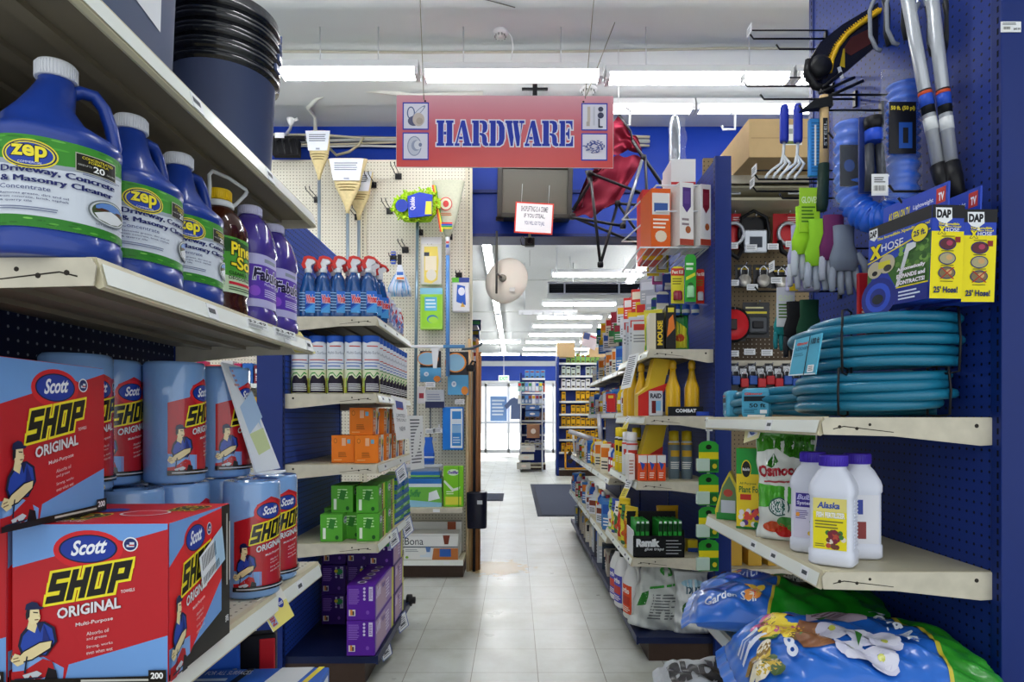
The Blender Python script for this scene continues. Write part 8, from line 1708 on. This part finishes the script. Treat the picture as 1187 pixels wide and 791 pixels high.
for k in range(5): a = 2*PI*k/5; m.prism([(.02*math.cos(a), .24+.02*math.sin(a)), (.17*math.cos(a-.3), .24+.17*math.sin(a-.3)), (.18*math.cos(a), .24+.18*math.sin(a)), (.16*math.cos(a+.35), .24+.16*math.sin(a+.35))], -.01, .0, mat('#3a2c1c', .5))
m.lathe([(.0, -.03), (.04, -.03), (.04, .03)], BLACK, 14, T(0, 0, .24) @ rot(PI/2)); m.build('fan_blades', t)
m = MB()
for r_ in (.06, .1, .14, .18): m.tube([(r_*math.cos(2*PI*k/24), -.06, .24+r_*math.sin(2*PI*k/24)) for k in range(24)], .003, mat('#2a241c', .5), 4, closed=True)
m.build('grille', t)
solo_box('brown_carton', 'plain brown carton on top of the far unit left of the yellow gondola', 'box', 1.05, 13.5, 2.44, .36, .3, .3, '#b99a6c', lambda d: None, 0)
solo_box('brown_carton', 'second plain brown carton on top of the yellow gondola', 'box', 1.75, 13.6, 2.45, .4, .3, .2, '#c2a478', lambda d: None, 0)
m = MB(); m.rod((0, 0, 0), (.12, 0, .5), .008, WD[1], 6); m.add([(.12, 0, .5), (.42, 0, .42), (.34, 0, .12), (.06, 0, .25)], [(0, 1, 2, 3)], '#c8b8bc'); m.add([(.12, -.004, .5), (.25, -.004, .46), (.22, -.004, .34), (.09, -.004, .37)], [(0, 1, 2, 3)], '#3a4a7c'); m.add([(.25, -.005, .43), (.40, -.005, .38), (.39, -.005, .35), (.24, -.005, .40)], [(0, 1, 2, 3)], '#b8404c'); solo(m, 'small_flag', 'small striped flag stuck on top of the far yellow gondola', 'flag', (1.30, 13.3, 2.45))
for i, (px, py, c, w_, h_) in enumerate(((618, 500, '#8a6248', .28, .3), (617, 480, '#4a6a9c', .3, .12), (617, 473, '#4a6a9c', .3, .1), (612, 520, '#c8c4bc', .3, .14), (610, 530, '#d6d2c8', .34, .12), (607, 540, '#b8b4a8', .3, .14))):
    Y = 14.3; p = at(px, py, Y); solo_box('stacked_box', ['brown box with a round print', 'upper blue pack', 'lower blue pack', 'grey tub', 'pale tub', 'beige carton at floor level'][i]+' on the low rack left of the plumbing end unit', 'box', p.x, Y, max(0, p.z-h_/2), w_, .25, h_, c, lambda d: d.e(.5, .5, .2, .2, '#d8c8b8', 10), 0)
t = thing('low_rack', 'low white rack of boxes and tubs left of the plumbing end unit', 'rack', (.42, 14.5, 0)); m = MB()
for z in (.1, .62, 1.06, 1.5): m = MB(); m.box((-.3, -.2, z-.02), (.2, .2, z), CREAM); m.build('shelf', t)
for x in (-.29, .19): m = MB(); m.box((x-.01, -.2, 0), (x+.01, .2, 1.9), WHITE); m.build('side_frame', t)
rr = random.Random(5)
for i in range(14):
    z = 1.5+.0 if i < 7 else 1.78; m = stock_box(rr.choice(['#6aa8a0', '#b8c4cc', '#c85a5a', '#8a9ab8', '#e0e2e4', '#5a7a9c']), rr.choice(PAL), .07, .1, .2); o = m.build('rack_pack'); o.location = (.10+.078*(i % 7), 14.35, z); tag(o, 'tiny pack in the %s row on the low rack, %s from the left' % ('lower' if i < 7 else 'upper', ORD[i % 7]), 'packet', 'tiny packs on top of the low rack')
# t-shirt and poster in the far door
t = thing('t_shirt', 'dark blue t-shirt hanging in the far glass front', 't-shirt', at(599, 474, 21.8)); m = MB(); m.prism([(-.2, -.35), (.2, -.35), (.19, .12), (.34, -.02), (.42, .1), (.2, .34), (.08, .38), (0, .33), (-.08, .38), (-.2, .34), (-.42, .1), (-.34, -.02), (-.19, .12)], -.02, .02, mat('#5a688c', .8)); m.build('shirt', t)
m = MB(); m.box((-.28, 0, -.42), (.28, .01, .42), mat('#7aa0d8', .5)); d = Decal(m, flat((-.28, 0, -.42), (.56, 0, 0), (0, 0, .84)), off=.002); d.lines(.1, .2, .9, .9, 5, '#dfe8f6'); solo(m, 'door_poster', 'pale blue poster on the far glass door', 'poster', at(578, 474, 21.9))
# floor mats
def mat_(x0, x1, y0, y1, lab):
    t = thing('floor_mat', lab, 'mat', ((x0+x1)/2, (y0+y1)/2, 0)); w, l = (x1-x0)/2, (y1-y0)/2; m = MB(); m.box((-w, -l, 0), (w, l, .008), mat('#262b3a', .8), bev=.003); m.build('border', t)
    m = MB(); m.box((-w+.06, -l+.06, .008), (w-.06, l-.06, .012), mat('#3d4354', .95, noise=.2, scale=120)); m.build('pile', t)
mat_(.27, 1.05, 7.75, 11.5, 'long dark blue-grey floor mat along the right of the rear aisle'); mat_(-.56, -.17, 9.2, 10.1, 'small dark floor mat lying across the left of the rear aisle')
# things along the left of the rear aisle, just past the broom handles
rr = random.Random(44)
for i in range(12):
    z = .75+.125*i; m = stock_box(rr.choice(['#c05a9c', '#e4e4ee', '#4a5a9c', '#8a9ac0', '#d8a0b8', '#2a3a6a', '#c03a3a']), rr.choice(PAL), .14, .06, .11); o = m.build('wall_pack'); o.location = (-.455+.01*(i % 3), 6.6+.12*(i % 4), z); tag(o, 'pack seen edge-on just past the broom handles, %s from the bottom' % ORD[i], 'packet', 'packs just past the broom handles')
g = thing('side_rack', 'narrow dark rack just past the broom handles, seen edge-on', 'rack', (-.60, 7.0, 0)); m = MB(); m.box((-.06, -.5, 0), (.06, .5, 2.3), mat('#8f9ab8', .5)); m.build('back_panel', g)
m = MB()
for k in range(12): m.box((.06, -.45, .74+.125*k), (.22, .2, .745+.125*k), WIRE)
m.build('shelf', g)
# ================= camera, light, world
cd = bpy.data.cameras.new('camera'); cam = bpy.data.objects.new('camera', cd); COL.objects.link(cam)
cam.location = (0, 0, CH); cam.rotation_euler = (PI/2, 0, 0)
cd.sensor_width = 36; cd.lens = 36*F/1187; cd.shift_x = (1187/2-CX)/1187; cd.shift_y = (CY-791/2)/1187
cd.clip_start = .02; cd.clip_end = 200
SC.camera = cam
w = bpy.data.worlds.new('world'); SC.world = w; w.use_nodes = True
w.node_tree.nodes['Background'].inputs[0].default_value = (.93, .97, 1, 1)
w.node_tree.nodes['Background'].inputs[1].default_value = 1.0
def area(name, loc, size, power, eul=(0, 0, 0), col=(1, .98, .95)):
    l = bpy.data.lights.new(name, 'AREA'); l.shape = 'RECTANGLE'; l.size, l.size_y = size; l.energy = power; l.color = col
    o = bpy.data.objects.new(name, l); COL.objects.link(o); o.location = loc; o.rotation_euler = eul
    return o
sl = bpy.data.lights.new('daylight', 'SUN'); sl.energy = 6; sl.angle = .1; sl.color = (1, .98, .94)
so = bpy.data.objects.new('daylight', sl); COL.objects.link(so); so.rotation_euler = (math.radians(-62), 0, math.radians(8)); so.location = (0, 30, 10)
LIGHTS()
SC.view_settings.view_transform = 'Standard'; SC.view_settings.look = 'None'
SC.view_settings.exposure = 0.5; SC.view_settings.gamma = 1.0; SC.view_settings.use_curve_mapping = False
SC.cycles.max_bounces = 8; SC.cycles.diffuse_bounces = 4; SC.cycles.glossy_bounces = 4; SC.cycles.transparent_max_bounces = 12
SC.cycles.use_denoising = True; SC.cycles.sample_clamp_indirect = 6; SC.cycles.caustics_reflective = False; SC.cycles.caustics_refractive = False
